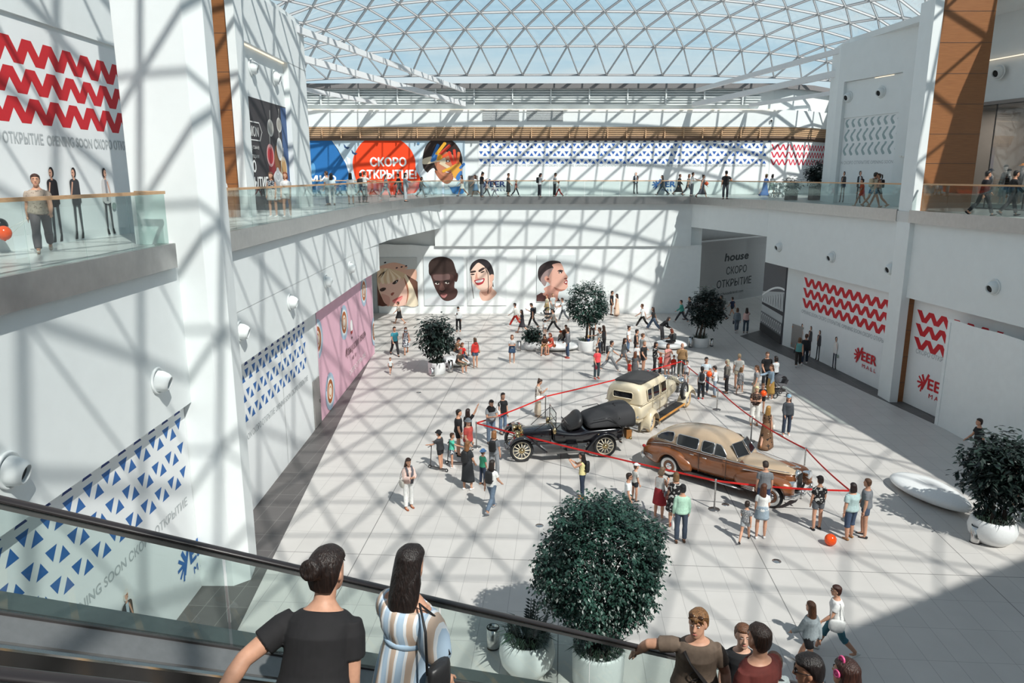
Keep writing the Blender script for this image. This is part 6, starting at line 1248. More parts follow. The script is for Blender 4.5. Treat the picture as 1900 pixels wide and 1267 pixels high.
def backpack(r, face, c, label):
    i = r[2]; p, rz = at_(r, i['S']*.27 - i['F']*.185, face); t = thing('backpack', label, 'bag', p, rz, 'bags in the crowd'); mb = MB(); k = i['k']
    mb.rings([[(x*k, y*k, z*k) for x, y in ((-.13*s,.06),(.13*s,.06),(.14*s,-.0),(.11*s,-.07*s),(-.11*s,-.07*s),(-.14*s,0))] for z, s in ((-.2,.8),(-.17,1),(.08,1),(.17,.9),(.21,.6))]); mb.build('bag', cm(c, .7), t, subsurf(1)); 
    m = MB()
    for s in (-1, 1): m.tube([(s*.08*k, .05*k, .17*k), (s*.11*k, .18*k, .22*k), (s*.12*k, .315*k, .08*k), (s*.13*k, .24*k, -.06*k), (s*.1*k, .05*k, -.14*k)], .014*k, 6)
    m.build('strap', cm('161518', .7), t); return t
def handbag(r, face, c, label, arm=0, w=.26, h=.2, drop=.25):
    i = r[2]; wr = i['AR'][arm][2]; p, rz = at_(r, wr + i['AR'][arm][3]*.08, face); t = thing('handbag', label, 'bag', p, rz, 'bags in the crowd')
    MB().rings([[(x*s, y, -drop + z) for x, y in ((-.04,-w/2),(.04,-w/2),(.05,0),(.04,w/2),(-.04,w/2),(-.05,0))] for z, s in ((-h,1.1),(-h*.5,1.3),(0,.7))]).build('bag', cm(c, .55), t, subsurf(1)); MB().tube([(0,-w*.3,-drop), (0,-w*.18,-.02), (0,w*.18,-.02), (0,w*.3,-drop)], .008, 6).build('strap', cm(c, .55), t); return t
def sidebag(r, face, c, label, s=1, w=.24, h=.19, strap=True):
    i = r[2]; p, rz = at_(r, Vector((s*.215, .02, .0)), face); t = thing('shoulder_bag', label, 'bag', p, rz, 'bags in the crowd')
    MB().rings([[(s*(.01 + x*q), y, z) for x, y in ((-.03,-w/2),(.05,-w/2),(.06,0),(.05,w/2),(-.03,w/2))] for z, q in ((-h*.7,1.),(0,1.25),(h*.35,.8))]).build('bag', cm(c, .5), t, subsurf(1))
    if strap: MB().tube([(s*.02,-w*.4,h*.3), (-s*.02,-.09,.3), (-s*.06,-.03,.445), (-s*.02,.11,.3), (s*.02,w*.4,h*.3)], .009, 6).build('strap', cm(c, .5), t)
    return t
def phone(r, face, label, arm=0):
    i = r[2]; a = i['AR'][arm]; p, rz = at_(r, a[2] + a[3]*.12, face); o = MB().box((-.037,-.006,-.075), (.037,.006,.075)).build('phone', cm('121215', .2), None, bevel(.004)); o.location = p; o.rotation_euler = (-.5, 0, rz); return tag(o, label, 'phone', 'phones in hands')
L, W_, T = 'long', 'walk', 'tee'
# ground floor, back row
P(741, 601, 175, 1.66, 'walk', ('short', '4a2c1c'), (T, CAMO), ('skirt', BLK_), '8a5a3c', 'person in black skirt and grey top walking before the blond portrait', fem=1)
P(733, 660, -60, 1.78, 'walk2', ('short', '2a1c16'), (T, '2f7f8f'), ('trousers', BLK_), '26262a', 'man in a teal shirt walking beside the floral dress woman')
r = P(754, 656, -80, 1.66, 'walk', ('long', '3a2118'), ('tank', FLORB), ('skirt', FLORB), 'c07a4a', 'woman in a floral dress and mask beside the teal shirt man', fem=1, mask=True); sidebag(r, -80, 'd89a8c', 'small pink bag across the floral dress', -1, .18, .13)
P(725, 694, -70, .92, 'walk', ('short', '5a3a24'), (T, 'cfd6d6'), ('shorts', '54463c'), '8a8a90', 'toddler in pale shirt and brown shorts by the grey border tiles')
r = P(851, 615, -95, 1.72, 'phone', ('short', '2a1c16'), (L, WHT), ('trousers', BLK_), '7a5a48', 'person in white sweatshirt and mask standing before the laughing portrait', mask=True); phone(r, -95, 'phone of the person in white sweatshirt')
r = P(957, 606, 170, 1.78, 'stride', ('short', '3a2a22'), (L, 'd3d2cc'), ('trousers', 'b32a1e'), 'dcdcdc', 'man in red trousers walking left at the back', mask=True); handbag(r, 170, 'd8907c', 'pink bag held by the man in red trousers', 0, .2, .16, .05)
P(969, 618, 175, 1.64, 'walk', ('long', '2a1814'), (T, '38343a'), ('skirt', '38343a'), '9a5a3a', 'woman in a dark grey dress walking left behind the red trousers', fem=1)
r = P(988, 608, 170, 1.78, 'walkphone', ('short', '2a1c16'), (T, '262a34'), ('trousers', BLK_), '2a2a2e', 'man in a navy shirt with a phone walking left'); phone(r, 170, 'phone of the walking man in navy'); backpack(r, 170, '3a3a40', 'dark backpack of the walking man in navy')
P(1015, 587, -150, 1.64, 'stand', ('short', '8a3a1e'), (T, 'c9c2a8'), ('skirt', 'a99a6a'), 'c8b8a0', 'red haired person in pale floral clothes before the profile portrait', fem=1)
P(1025, 587, -60, 1.76, 'stand2', ('buzz', '8a6a54'), (T, 'b3babb'), ('trousers', '8f9698'), 'c8c8c8', 'man in pale grey beside the red haired person')
P(1045, 596, 180, 1.76, 'push', ('short', '3a2418'), (T, 'c3c7c8'), ('trousers', '6e7278'), 'd8d8d8', 'man in pale grey shirt pushing the black stroller')
P(1027, 616, 175, 1.68, 'stride', ('short', '2a1c16'), (T, '8a8680'), ('trousers', BLK_), '26262a', 'walker in black trousers just below the black stroller')
P(1011, 623, 110, 1.1, 'stand', ('short', '3a2418'), (T, 'd4d6d6'), ('shorts', GRY), 'd8d8d8', 'child in a white cap behind the bench with seated women', hat=('cap', 'e4e6e6'))
P(1000, 648, -80, 1.25, 'sit', ('short', '2a1c16'), (L, 'd9d9d6'), ('trousers', GRY), 'd8d8d8', 'child in white seated next to the shrub bowl', seat_z=.45)
P(1011, 656, -100, 1.64, 'sitphone', ('long', '2a1814'), (T, '4a3428'), ('skirt', '8a6a3a'), '9a5a3a', 'woman in a brown dress sitting on the bench with a phone', fem=1, seat_z=.45)
r = P(1024, 656, -140, 1.64, 'sit', ('bob', '6a2c1c'), (T, 'e0604e'), ('skirt', 'e0604e'), '9a5a3a', 'woman in a coral dress sitting on the bench', fem=1, seat_z=.45); sidebag(r, -140, '8a4a24', 'brown shoulder bag of the woman in coral', -1)
P(1053, 664, 170, 1.78, 'stand2', ('short', '3a2418'), ('hoodie', '77787c'), ('trousers', '34455e'), 'b01e1c', 'man in grey hoodie and red shoes right of the coral dress', h_=0) if 0 else P(1053, 664, 170, 1.78, 'stand2', ('short', '3a2418'), ('hoodie', '77787c'), ('trousers', '34455e'), 'b01e1c', 'man in grey hoodie and red shoes right of the coral dress')
P(1050, 640, -100, 1.72, 'sit', ('short', '4a2c1c'), ('jacket', '5a4438'), ('trousers', '3a3432'), '2a2a2a', 'person in brown jacket on the far side of the bench', seat_z=.45)
P(1041, 643, -110, 1.1, 'sit', ('short', '4a2c1c'), (L, '8a8074'), ('trousers', GRY), 'd8d8d8', 'child in an orange hat on the far side of the bench', seat_z=.45, hat=('bucket', 'c8501e'))
P(1091, 652, 80, .98, 'stand', ('short', 'c8a06a'), (T, '223a6a'), ('shorts', '3a3a3e'), '8a8a8a', 'toddler in navy shirt in front of the ficus pot')
P(1112, 663, 165, 1.76, 'reach', ('short', '3a2418'), (T, FLORAL), ('trousers', DKJ), '4a4a4e', 'man in a printed shirt standing right of the ficus pot')
P(1119, 655, 120, 1.66, 'stand', ('long', '3a2418'), ('tank', '26262a'), ('trousers', BLK_), '2a2a2a', 'woman in black standing behind the printed shirt man', fem=1)
P(1098, 634, -80, 1.76, 'stand', ('short', '2a1c16'), (T, 'c9cccc'), ('trousers', '332c2c'), '2a2a2a', 'person in white half hidden behind the ficus trunk')
r = P(1107, 702, -75, 1.66, 'hold', ('long', '3a2016'), (T, 'e0484e'), ('trousers', '33424a'), 'c22428', 'woman in coral shirt, dark jeans and red shoes before the ropes', fem=1, pose_=0) if 0 else P(1107, 702, -75, 1.66, 'stand2', ('long', '3a2016'), (T, 'e0484e'), ('trousers', '33424a'), 'c22428', 'woman in coral shirt, dark jeans and red shoes before the ropes', fem=1); handbag(r, -75, '7a2030', 'wine red bag of the woman in coral shirt', 0, .22, .24, .02)
r = P(1131, 688, -5, 1.78, 'stride', ('short', '2a1c16'), (T, 'b9bcbc'), ('trousers', '84868a'), 'dcdcdc', 'man in all grey walking right with a backpack'); backpack(r, -5, '232428', 'dark backpack of the man in grey')
P(1134, 584, -20, 1.82, 'stand', ('short', '2a1c16'), (T, '26262a'), ('shorts', '2a2a2e'), '2a2a2a', 'man in black shirt and shorts right of the big back ficus')
r = P(1144, 586, 160, 1.66, 'stand', ('long', '2a1814'), ('tank', 'd8c4b4'), ('maxi', 'dcbfa8'), 'c8a080', 'woman in a long beige dress right of the back ficus', fem=1); handbag(r, 160, '7a4a34', 'brown bag of the woman in long beige', 1, .2, .16, .05)
P(1192, 608, 165, 1.78, 'stride', ('short', '5a3a26'), (T, WHT), ('trousers', '26211f'), 'e4e4e4', 'man in white shirt and black trousers walking left at the sunlit edge')
r = P(1212, 612, 165, 1.68, 'stride', ('long', '2a1814'), (T, '201f22'), ('wide', '4a5a6e'), 'dcdcdc', 'woman in black top and flared jeans walking left', fem=1); handbag(r, 165, '77706a', 'grey bag carried by the woman in flared jeans', 0, .26, .24, .04)
P(1226, 631, 10, 1.7, 'bend', ('long', '2a1814'), (L, '1e1c1e'), ('trousers', '6e6a6c'), '2a2a2a', 'woman in black bending over the seated backpacker', fem=1)
r = P(1248, 650, 120, 1.68, 'sit', ('bob', '7a3418'), (T, '26262a'), ('trousers', '26262a'), '2a2a2a', 'red haired person sitting on the bench right of centre', seat_z=.46); backpack(r, 120, '34383a', 'dark backpack of the red haired person on the bench')
P(1165, 655, -30, 1.62, 'stand', ('bun', '3a2016'), (T, WHT), ('trousers', '5a6e88'), 'd8d8d8', 'girl with a hair bun in white behind the dark shirt walker', fem=1)
r = P(1156, 680, -10, 1.66, 'walk', ('long', '3a2418'), (L, '4a4a4a'), ('mini', '55565a'), 'dcdcdc', 'woman in dark shirt and short skirt walking right', fem=1); sidebag(r, -10, '2a2a2c', 'black bag of the dark shirt walker', -1)
P(1179, 668, 0, 1.78, 'stand', ('short', '2a1c16'), ('tank', '2a2a2c'), ('trousers', BLK_), 'd8d8d8', 'man in a black vest standing behind the cream saloon crowd')
P(1190, 676, 20, 1.76, 'stand2', ('short', '5a3a26'), (T, 'a9adad'), ('trousers', GRY), 'd8d8d8', 'man in pale grey shirt behind the black shirt man')
P(1180, 686, -60, 1.5, 'stand', ('short', '5a4434'), (T, 'd9dada'), ('trousers', GRY), 'd8d8d8', 'youngster in white with a mask behind the long haired girl', mask=True)
P(1193, 692, -40, 1.76, 'stand2', ('buzz', '8a7868'), (T, '1e1e20'), ('shorts', '2a2a2e'), '2a2a2a', 'grey haired man in black shirt and shorts near the cream saloon', w=1.12)
P(1177, 702, 60, 1.4, 'stand', ('long', '6a3c22'), (T, '58585a'), ('skirt', '58585a'), 'b98a6a', 'girl in a grey dress with long hair behind the cream saloon', fem=1)
P(1167, 702, 40, .95, 'stand', ('short', '6a4428'), (T, 'c8281e'), ('shorts', 'b8281e'), 'b98a6a', 'toddler in red beside the girl in grey dress')
P(1214, 692, -20, 1.68, 'reach', ('long', '2a1814'), (T, BPAT), ('trousers', '2e2c30'), '2a2a2a', 'woman in black and white blouse reaching out behind the cream saloon', fem=1, w=1.1)
P(1224, 694, -50, 1.15, 'stand', ('short', '7a5030'), (T, 'c8241c'), ('trousers', '26262a'), '2a2a2a', 'boy in a red shirt behind the cream saloon roof')
P(1237, 694, -80, 1.66, 'shoot', ('bob', '4a2a1c'), (T, 'c98a84'), ('midi', 'c98078'), 'b98a6a', 'woman in pink taking a photo behind the ropes', fem=1)
P(1249, 694, -100, 1.0, 'stand', ('short', '4a2a1c'), (L, 'd83a26'), ('trousers', GRY), '8a8a8a', 'small child in red by the brown jacket man')
r = P(1263, 698, -95, 1.78, 'face', ('bald', '8a6a54'), ('jacket', '8a6c4a'), ('trousers', '4a4a44'), '2a2a2a', 'bald man in a brown jacket at the far rope post', w=1.12); sidebag(r, -95, '26262a', 'black bag of the bald man in brown', -1)
P(1273, 712, -120, 1.2, 'stand', ('short', '2a1c16'), (T, 'cfd2d4'), ('shorts', GRY), 'd8d8d8', 'boy in white at the headlamps of the cream saloon')
# shaded corridor side
P(1264, 598, 170, 1.72, 'stride', ('short', '2a1814'), (L, '4aa090'), ('trousers', '34363c'), 'd8d8d8', 'person in mint hoodie walking left in the shade', fem=1)
P(1279, 594, 165, 1.78, 'walk', ('short', '2a1814'), ('jacket', '26262a'), ('trousers', '34363c'), '2a2a2a', 'person in black beside the mint hoodie')
P(1321, 588, 160, 1.8, 'walk', ('short', '2a1814'), (L, '9a2a20'), ('trousers', '26262a'), '2a2a2a', 'man in red partly hidden by the dark corridor tree')
P(1338, 592, 150, 1.8, 'walk', ('short', '2a1814'), ('jacket', '1e1e20'), ('trousers', '26262a'), '2a2a2a', 'man in black jacket behind the dark corridor tree')
P(1358, 587, 120, 1.5, 'walk', ('short', '241814'), (T, '1e2844'), ('shorts', '20222a'), '2a2a2a', 'boy in navy walking into the shaded corridor')
r = P(1366, 616, 80, 1.7, 'walk', ('bob', '5a3c28'), ('jacket', '6e7880'), ('trousers', '5c6470'), 'd8d8d8', 'woman in grey denim walking away in the corridor', fem=1); handbag(r, 80, '2a3040', 'dark bag of the grey denim woman', 1, .24, .3, .05)
P(1383, 618, 75, 1.7, 'face', ('long', '2e1c14'), (L, 'dcb4ac'), ('trousers', '44505c'), '2a2a2a', 'woman in a pink sweater with raised arm in the corridor', fem=1)
r = P(1480, 680, 70, 1.68, 'walk', ('bob', '6a4a30'), ('tank', '5f9a98'), ('trousers', '26221f'), 'd8d8d8', 'woman in teal walking past the red zigzag hoarding', fem=1, w=1.12); sidebag(r, 70, '26262a', 'black bag of the woman in teal', -1)
P(1492, 676, 65, 1.78, 'walk', ('short', '4a3020'), ('jacket', '222226'), ('trousers', '2c3644'), 'e0e0e0', 'man in black walking beside the woman in teal')
r = P(1809, 862, 170, 1.8, 'walk2', ('short', '2a1c16'), (T, '17171a'), ('trousers', '1c1c20'), '2a2a2a', 'man in black by the plain white hoarding on the right')
P(1893, 938, 200, 1.72, 'stand', ('short', '2a1c16'), (T, 'b8b4ae'), ('shorts', '8a8274'), 'b98a5a', 'person behind the tree at the right frame edge')
# left bench group
P(851, 690, -40, 1.66, 'sit', ('short', '9a8e84'), (T, '50463f'), ('capri', '7a7464'), 'd8d8d8', 'grey haired person in brown on the left bench', seat_z=.45, w=1.15)
P(856, 676, -60, 1.64, 'sit', ('bob', '6a3c22'), (T, 'c41f1c'), ('trousers', '46586e'), 'b02020', 'woman in red with jeans on the left bench', seat_z=.45, fem=1)
P(846, 668, -20, 1.74, 'sit', ('short', '2a1c16'), (T, '7a5a40'), ('trousers', '3a3a3e'), '3a3a3a', 'person in a black cap behind the woman in red', seat_z=.45, hat=('cap', '1c1c1f'))
r = P(882, 682, 120, 1.66, 'stand', ('long', '4a3220'), ('hoodie', 'e2403a'), ('shorts', '46586e'), 'd8c0b0', 'woman in a red hoodie and denim shorts by the left bench', fem=1); sidebag(r, 120, 'a98468', 'tan bag of the woman in red hoodie', 1)
P(950, 673, -90, 1.6, 'crossed', ('bob', '6a3820'), (T, WHT), ('mini', '38506e'), 'd8c0b0', 'girl in denim dungaree dress with crossed arms in mid hall', fem=1)
# right group
P(1307, 729, -95, 1.78, 'crossed', ('short', '1e1614'), (T, 'c9d8e0'), ('trousers', '48566a'), 'd8d8d8', 'man in white polo with crossed arms on the right', face_feat=True)
r = P(1300, 740, 80, 1.55, 'stand', ('tail', '1a1412'), (T, 'b9bcc0'), ('trousers', '26262a'), 'c02424', 'girl in grey with red shoes seen from behind at the rope', fem=1); backpack(r, 80, '1c1c20', 'black backpack of the girl in red shoes')
r = P(1325, 736, 160, 1.5, 'hold', ('short', '241814'), (T, 'dcdedf'), ('trousers', '8a98a6'), '8a6a4a', 'boy in white holding an orange balloon'); sidebag(r, 160, '1a1a1c', 'black shoulder bag beside the boy in white', 1, .34, .26); balloon(r[1](V(0, .32, .30)), 'orange balloon held by the boy in white')
r = P(1347, 729, 160, 1.66, 'stand', ('bob', 'd8cbb0'), ('jacket', PUFF), ('trousers', '19181a'), '2a2a2a', 'blond woman in a grey quilted jacket on the right', fem=1, w=1.15); sidebag(r, 160, '26242a', 'dark bag on the quilted jacket', -1)
P(1368, 720, 85, 1.74, 'stand', ('buzz', 'a08a70'), (T, CHECK), ('shorts', 'b8ad98'), '8a7a68', 'elderly man in a checked shirt seen from behind', w=1.1)
P(1372, 729, 60, 1.3, 'walk', ('bob', '7a5a38'), (L, DOTS), ('mini', DOTS), 'd8b8a0', 'girl in a grey dotted dress on the right', fem=1)
P(1419, 720, -80, 1.84, 'stand2', ('short', '4a3020'), (T, '17171a'), ('trousers', '26262a'), '2a2a2a', 'big man in black behind the grey stroller', w=1.15)
P(1436, 722, 110, 1.66, 'stand', ('bob', '1e1614'), (T, 'c3c5c7'), ('trousers', '26262a'), '2a2a2a', 'dark haired woman in a white shirt behind the grey stroller', fem=1)
P(1401, 742, 170, 1.66, 'stand', ('tail', '5a3c24'), (T, DOTS), ('midi', 'a99c8c'), '8a6a4a', 'woman with a ponytail in patterned grey on the right', fem=1)
P(1428, 741, 190, 1.68, 'reach', ('tail', '5a3a24'), (L, '8fa3b4'), ('midi', 'b9924e'), 'd8d8d8', 'woman in denim shirt and yellow skirt on the right', fem=1)
r = P(1412, 766, -100, 1.35, 'hold', ('short', '6a4428'), (T, '1e1c1e'), ('shorts', '1e1c20'), '8a6a4a', 'boy in black with an orange balloon behind the white trousers'); balloon(r[1](V(.0, .34, .30)), 'orange balloon held by the boy in black')
P(1399, 788, -105, 1.7, 'hold', ('bob', 'e0cd9e'), (T, pattern_mat('print_black_lace', [hexc('2a2020'), hexc('6a5040')], 22, 'noise', .52)), ('wide', 'dedcd6'), 'b9793a', 'blond woman in white trousers and black lace top', fem=1, w=1.12, face_feat=True)
r = P(1420, 829, 60, 1.7, 'walk', ('long', 'b08448'), ('tank', ZEBRA), ('maxi', ZEBRA), 'a06a3a', 'blond woman in a long brown and white patterned dress', fem=1); sidebag(r, 60, 'd8d4cc', 'white bag of the woman in the long patterned dress', 1, .2, .2)
P(1458, 807, -95, 1.7, 'stand2', ('long', '3a2016'), ('jacket', '4a4e54'), ('trousers', '2c3648'), 'e0e0e0', 'woman in a denim jacket and pale blue cap on the right', fem=1, hat=('cap', '9fc0d4'))
# left group at the rope corner
P(851, 845, 0, 1.8, 'stand', ('short', '1e1614'), (T, '1c1b1e'), ('shorts', '1e1e22'), '2a2a2a', 'bearded man in black shirt and shorts left of the red polo', w=1.1)
P(869, 836, 60, 1.66, 'point', ('long', '2a1814'), (T, '1f1e21'), ('trousers', '26262a'), '2a2a2a', 'woman in black raising one arm behind the red polo man', fem=1)
P(869, 862, -30, 1.76, 'stand2', ('short', '6a4a38'), (T, 'b0453f'), ('trousers', '9c9c9a'), 'd8d8d8', 'man in a red polo and grey bucket hat at the rope corner', w=1.15, hat=('bucket', '8d9196'), face_feat=True)
r = P(911, 823, -60, 1.8, 'hold', ('short', '1e1614'), (T, '94979b'), ('trousers', '6c7c90'), '2a2a2a', 'man in grey shirt with a black scarf by the tourer', face_feat=True)
tag(MB().rings([[ (q.x*a, q.y*b, z) for q in [Vector((math.cos(t_), math.sin(t_), 0)) for t_ in [2*PI*k/14 for k in range(14)]]] for z, a, b in ((1.30,.20,.14),(1.38,.20,.15),(1.47,.13,.12),(1.52,.07,.08))]).build('scarf', cm('18181b', .9), r[0]))
r = P(933, 804, -60, 1.72, 'stand', ('tail', '241814'), (T, '17171a'), ('trousers', '60728a'), '2a2a2a', 'woman in black shirt and jeans behind the tourer bonnet', fem=1, face_feat=True); sidebag(r, -60, 'e4e4e2', 'white bag of the woman in black and jeans', 1, .38, .3)
r = P(998, 773, 10, 1.7, 'phone', ('bun', '3a2418'), (T, CAMO), ('wide', 'c9b9a4'), 'b9a48c', 'woman with a high bun and beige trousers behind the tourer', fem=1); sidebag(r, 10, 'e8e6e2', 'white bag of the woman with the high bun', 1, .36, .26)
P(818, 871, 150, 1.45, 'scoot', ('short', '3a2418'), ('loose', '38383b'), ('shorts', '232326'), 'dcdcdc', 'child in a black bucket hat on a scooter', hat=('bucket', '18181b'))
P(839, 867, -5, 1.28, 'reach', ('short', '4a3020'), (T, '4fb79c'), ('shorts', FLORB), 'e0e0e0', 'boy in a mint shirt with a scooter', face_feat=True)
r = P(868, 908, 60, 1.7, 'stand2', ('long', '8a5c38'), (T, '25272b'), ('midi', '25272b'), 'e4e4e4', 'woman in a dark midi dress with long auburn hair', fem=1); backpack(r, 60, '1b1b1e', 'black backpack of the woman in the dark dress')
P(896, 899, 40, 1.25, 'stand', ('short', '5a3a24'), (T, '3f9a78'), ('trousers', '2e3a50'), '8a5a3a', 'boy in green shirt and blue cap', hat=('bucket', '5f86b4'))
r = P(917, 886, 70, 1.7, 'stand', ('bob', '8a5c38'), (T, '7c8086'), ('trousers', '8a8d92'), 'd8d8d8', 'person in grey with auburn bob in front of the tourer wheel', fem=1); backpack(r, 70, '1b1b1e', 'black backpack of the person in grey with auburn bob')
r = P(912, 948, 60, 1.72, 'walk2', ('long', '241a16'), (T, 'dcdcda'), ('trousers', '5c6c7e'), '8d9095', 'woman in white shirt and jeans walking away in the foreground', fem=1); backpack(r, 60, '202023', 'black backpack of the woman in white and jeans')
r = P(759, 943, -55, 1.7, 'hold', ('long', '3a2218'), ('jacket', 'd9bdb4'), ('trousers', 'e2e2e0'), '8a4a2c', 'woman in white trousers and pink sleeves alone on the left', fem=1, face_feat=True); sidebag(r, -55, 'b9b6ae', 'grey bag of the woman in white trousers', 1, .3, .26)
tag(MB().tube([(-.09,.05,1.40),(-.08,.12,1.28),(-.06,.125,1.05),(-.05,.14,.85)], [(.03,.02),(.055,.02),(.06,.02),(.05,.02)], 8).tube([(.09,.05,1.40),(.07,.12,1.28),(.05,.125,1.08)], [(.03,.02),(.05,.02),(.04,.02)], 8).build('scarf', cm('5a5a60', .9), r[0]))
r = P(1080, 924, 160, 1.56, 'shoot', ('vlong', '1c1412'), ('tank', 'd2c78e'), ('trousers', '2b374a'), 'c8923e', 'woman in yellow top photographing the cars', fem=1, face_feat=False); phone(r, 160, 'phone raised by the woman in yellow'); backpack(r, 160, '1b1b1e', 'black backpack of the woman in yellow')
# front rope
P(1177, 929, 20, 1.25, 'stand', ('short', '4a3222'), (T, CHECK), ('shorts', '26262b'), '2a2a2a', 'boy in white cap and checked shirt at the rope', hat=('cap', 'd9dde0'))
P(1163, 964, -10, 1.5, 'stand', ('short', '2a1a14'), (T, 'dadcdc'), ('trousers', GRY), 'd8d8d8', 'boy in white partly behind the big ficus', glasses=True)
r = P(1222, 962, 40, 1.66, 'phone', ('bob', '7a6450'), ('tank', 'd9d6d2'), ('skirt', '94242c'), 'd8d4cc', 'woman in a red skirt with a phone at the rope', fem=1); phone(r, 40, 'phone of the woman in a red skirt'); sidebag(r, 40, '8f9194', 'grey bag of the woman in a red skirt', 1)
r = P(1250, 976, 80, 1.7, 'stand', ('bob', '7a5a3a'), (T, BPAT), ('skirt', BPAT), '8a6a4a', 'woman in a black and white floral dress at the rope', fem=1, w=1.12); sidebag(r, 80, '5a2c26', 'brown bag on the floral dress', -1, .2, .18)
r = P(1262, 1006, 85, 1.74, 'stand', ('short', '16161a'), (L, 'a9cdb8'), ('trousers', '3c4656'), '4a3428', 'man in a mint shirt and black cap with a plastic bag', hat=('cap', '17171a')); 
def plastic(r, face, arm):
    i = r[2]; p, rz = at_(r, i['AR'][arm][2] + i['AR'][arm][3]*.08, face); t = thing('plastic_bag', 'white plastic bag with red print hanging from a hand', 'bag', p, rz); MB().rings([[(x*s, y*s, z) for x, y in ((-.05,-.12),(.05,-.12),(.07,0),(.05,.12),(-.05,.12),(-.07,0))] for z, s in ((-.42,.8),(-.38,1.1),(-.2,1.15),(-.1,.8),(.0,.25))]).build('bag', cm('e6e4e2', .5), t, subsurf(1)); MB().lathe([(.065, 0), (.05, .012), (.001, .016)], (-.072, 0, -.26), 12, ax=(-1,0,0)).build('red_print', RED, t)
plastic(r, 85, 1)
P(1414, 957, 80, 1.78, 'stand', ('short', '2a1c16'), (T, '6f7276'), ('trousers', '2c3a58'), '2a2a2a', 'man in grey shirt bending to the brown haired woman', head=(0, 30))
P(1410, 998, 75, 1.66, 'stand2', ('long', '5a3420'), (T, 'dededc'), ('mini', '93a2ae'), 'e4e4e4', 'woman in white shirt and denim skirt at the rope', fem=1)
P(1381, 1004, 60, 1.25, 'walk', ('short', '2a1c16'), (T, DOTS), ('shorts', '9a9ea2'), '232326', 'child in pale grey holding the hand of the white shirt woman')
P(1514, 982, 95, 1.66, 'stand', ('short', '2a1c16'), (T, BPAT), ('shorts', '5b5e64'), '1c1c1f', 'person in black floral shirt and black cap near the copper bonnet', hat=('cap', '231a1c'))
P(1574, 999, 110, 1.7, 'stand2', ('bob', '241614'), ('loose', 'a6bcbc'), ('capri', '3b4a62'), 'a97a50', 'woman in a mint blouse and denim shorts at the right rope corner', fem=1, w=1.28)
P(1601, 995, 150, 1.78, 'stand2', ('buzz', '5a3c28'), (T, '6e7176'), ('shorts', '4a5568'), '26262a', 'man in grey shirt and denim shorts at the right rope corner', w=1.12)
# bottom right, nearer
r = P(1545, 1212, 165, 1.7, 'walk', ('short', '3a1c14'), (T, 'dcdcda'), ('capri', '3f6e7c'), 'dcdcd8', 'woman in white shirt and sunglasses walking left at the lower right', fem=1, w=1.1, glasses=True); sidebag(r, 165, 'e6e6e4', 'white tote of the woman in sunglasses', -1, .36, .32)
P(1497, 1245, 120, 1.66, 'walk', ('long', '5a3a26'), ('jacket', '8e979b'), ('shorts', '1e1c1f'), 'd8d8d8', 'woman in a grey denim jacket seen from behind at the lower right', fem=1)
# gallery level
r = P(84, 468, -60, 1.62, 'walk', ('short', '3a1c10'), (T, pattern_mat('print_beige_leaf', [hexc('837468'), hexc('a99a8c'), hexc('958679')], 24, 'noise')), ('trousers', '5f5659'), 'c8bcb0', 'woman in patterned blouse walking with two balloons on the near left balcony', UF, fem=1, w=1.28, face_feat=True, vx=.0115)
wr = r[1](r[2]['AR'][0][2] + r[2]['AR'][0][3]*.05); balloon(wr + Vector((-.42, -.22, -.12)), 'black balloon on a stick on the near left balcony', '1b1a1d', .135, wr); balloon(wr + Vector((-.30, -.32, -.26)), 'orange balloon on a stick on the near left balcony', 'f0541a', .135, wr)
P(508, 402, -100, 1.66, 'stand', ('long', '5a3826'), ('tank', FLORB), ('mini', 'd0d0ce'), 'd8d8d8', 'woman with wavy hair in floral top on the left gallery', UF, fem=1)
P(534, 402, -90, 1.66, 'stand', ('bob', '8a4a2a'), ('loose', 'd4d5d5'), ('shorts', 'd8d8d6'), 'd8d8d8', 'woman in a loose white top on the left gallery', UF, fem=1)
P(415, 405, -60, 1.6, 'stand', ('short', 'cfc8c0'), (T, 'cfd0d0'), ('trousers', '6a5a4c'), 'd8d8d8', 'pale haired person beside the white pier on the left gallery', UF, hat=('bucket', 'd8d4ce'))
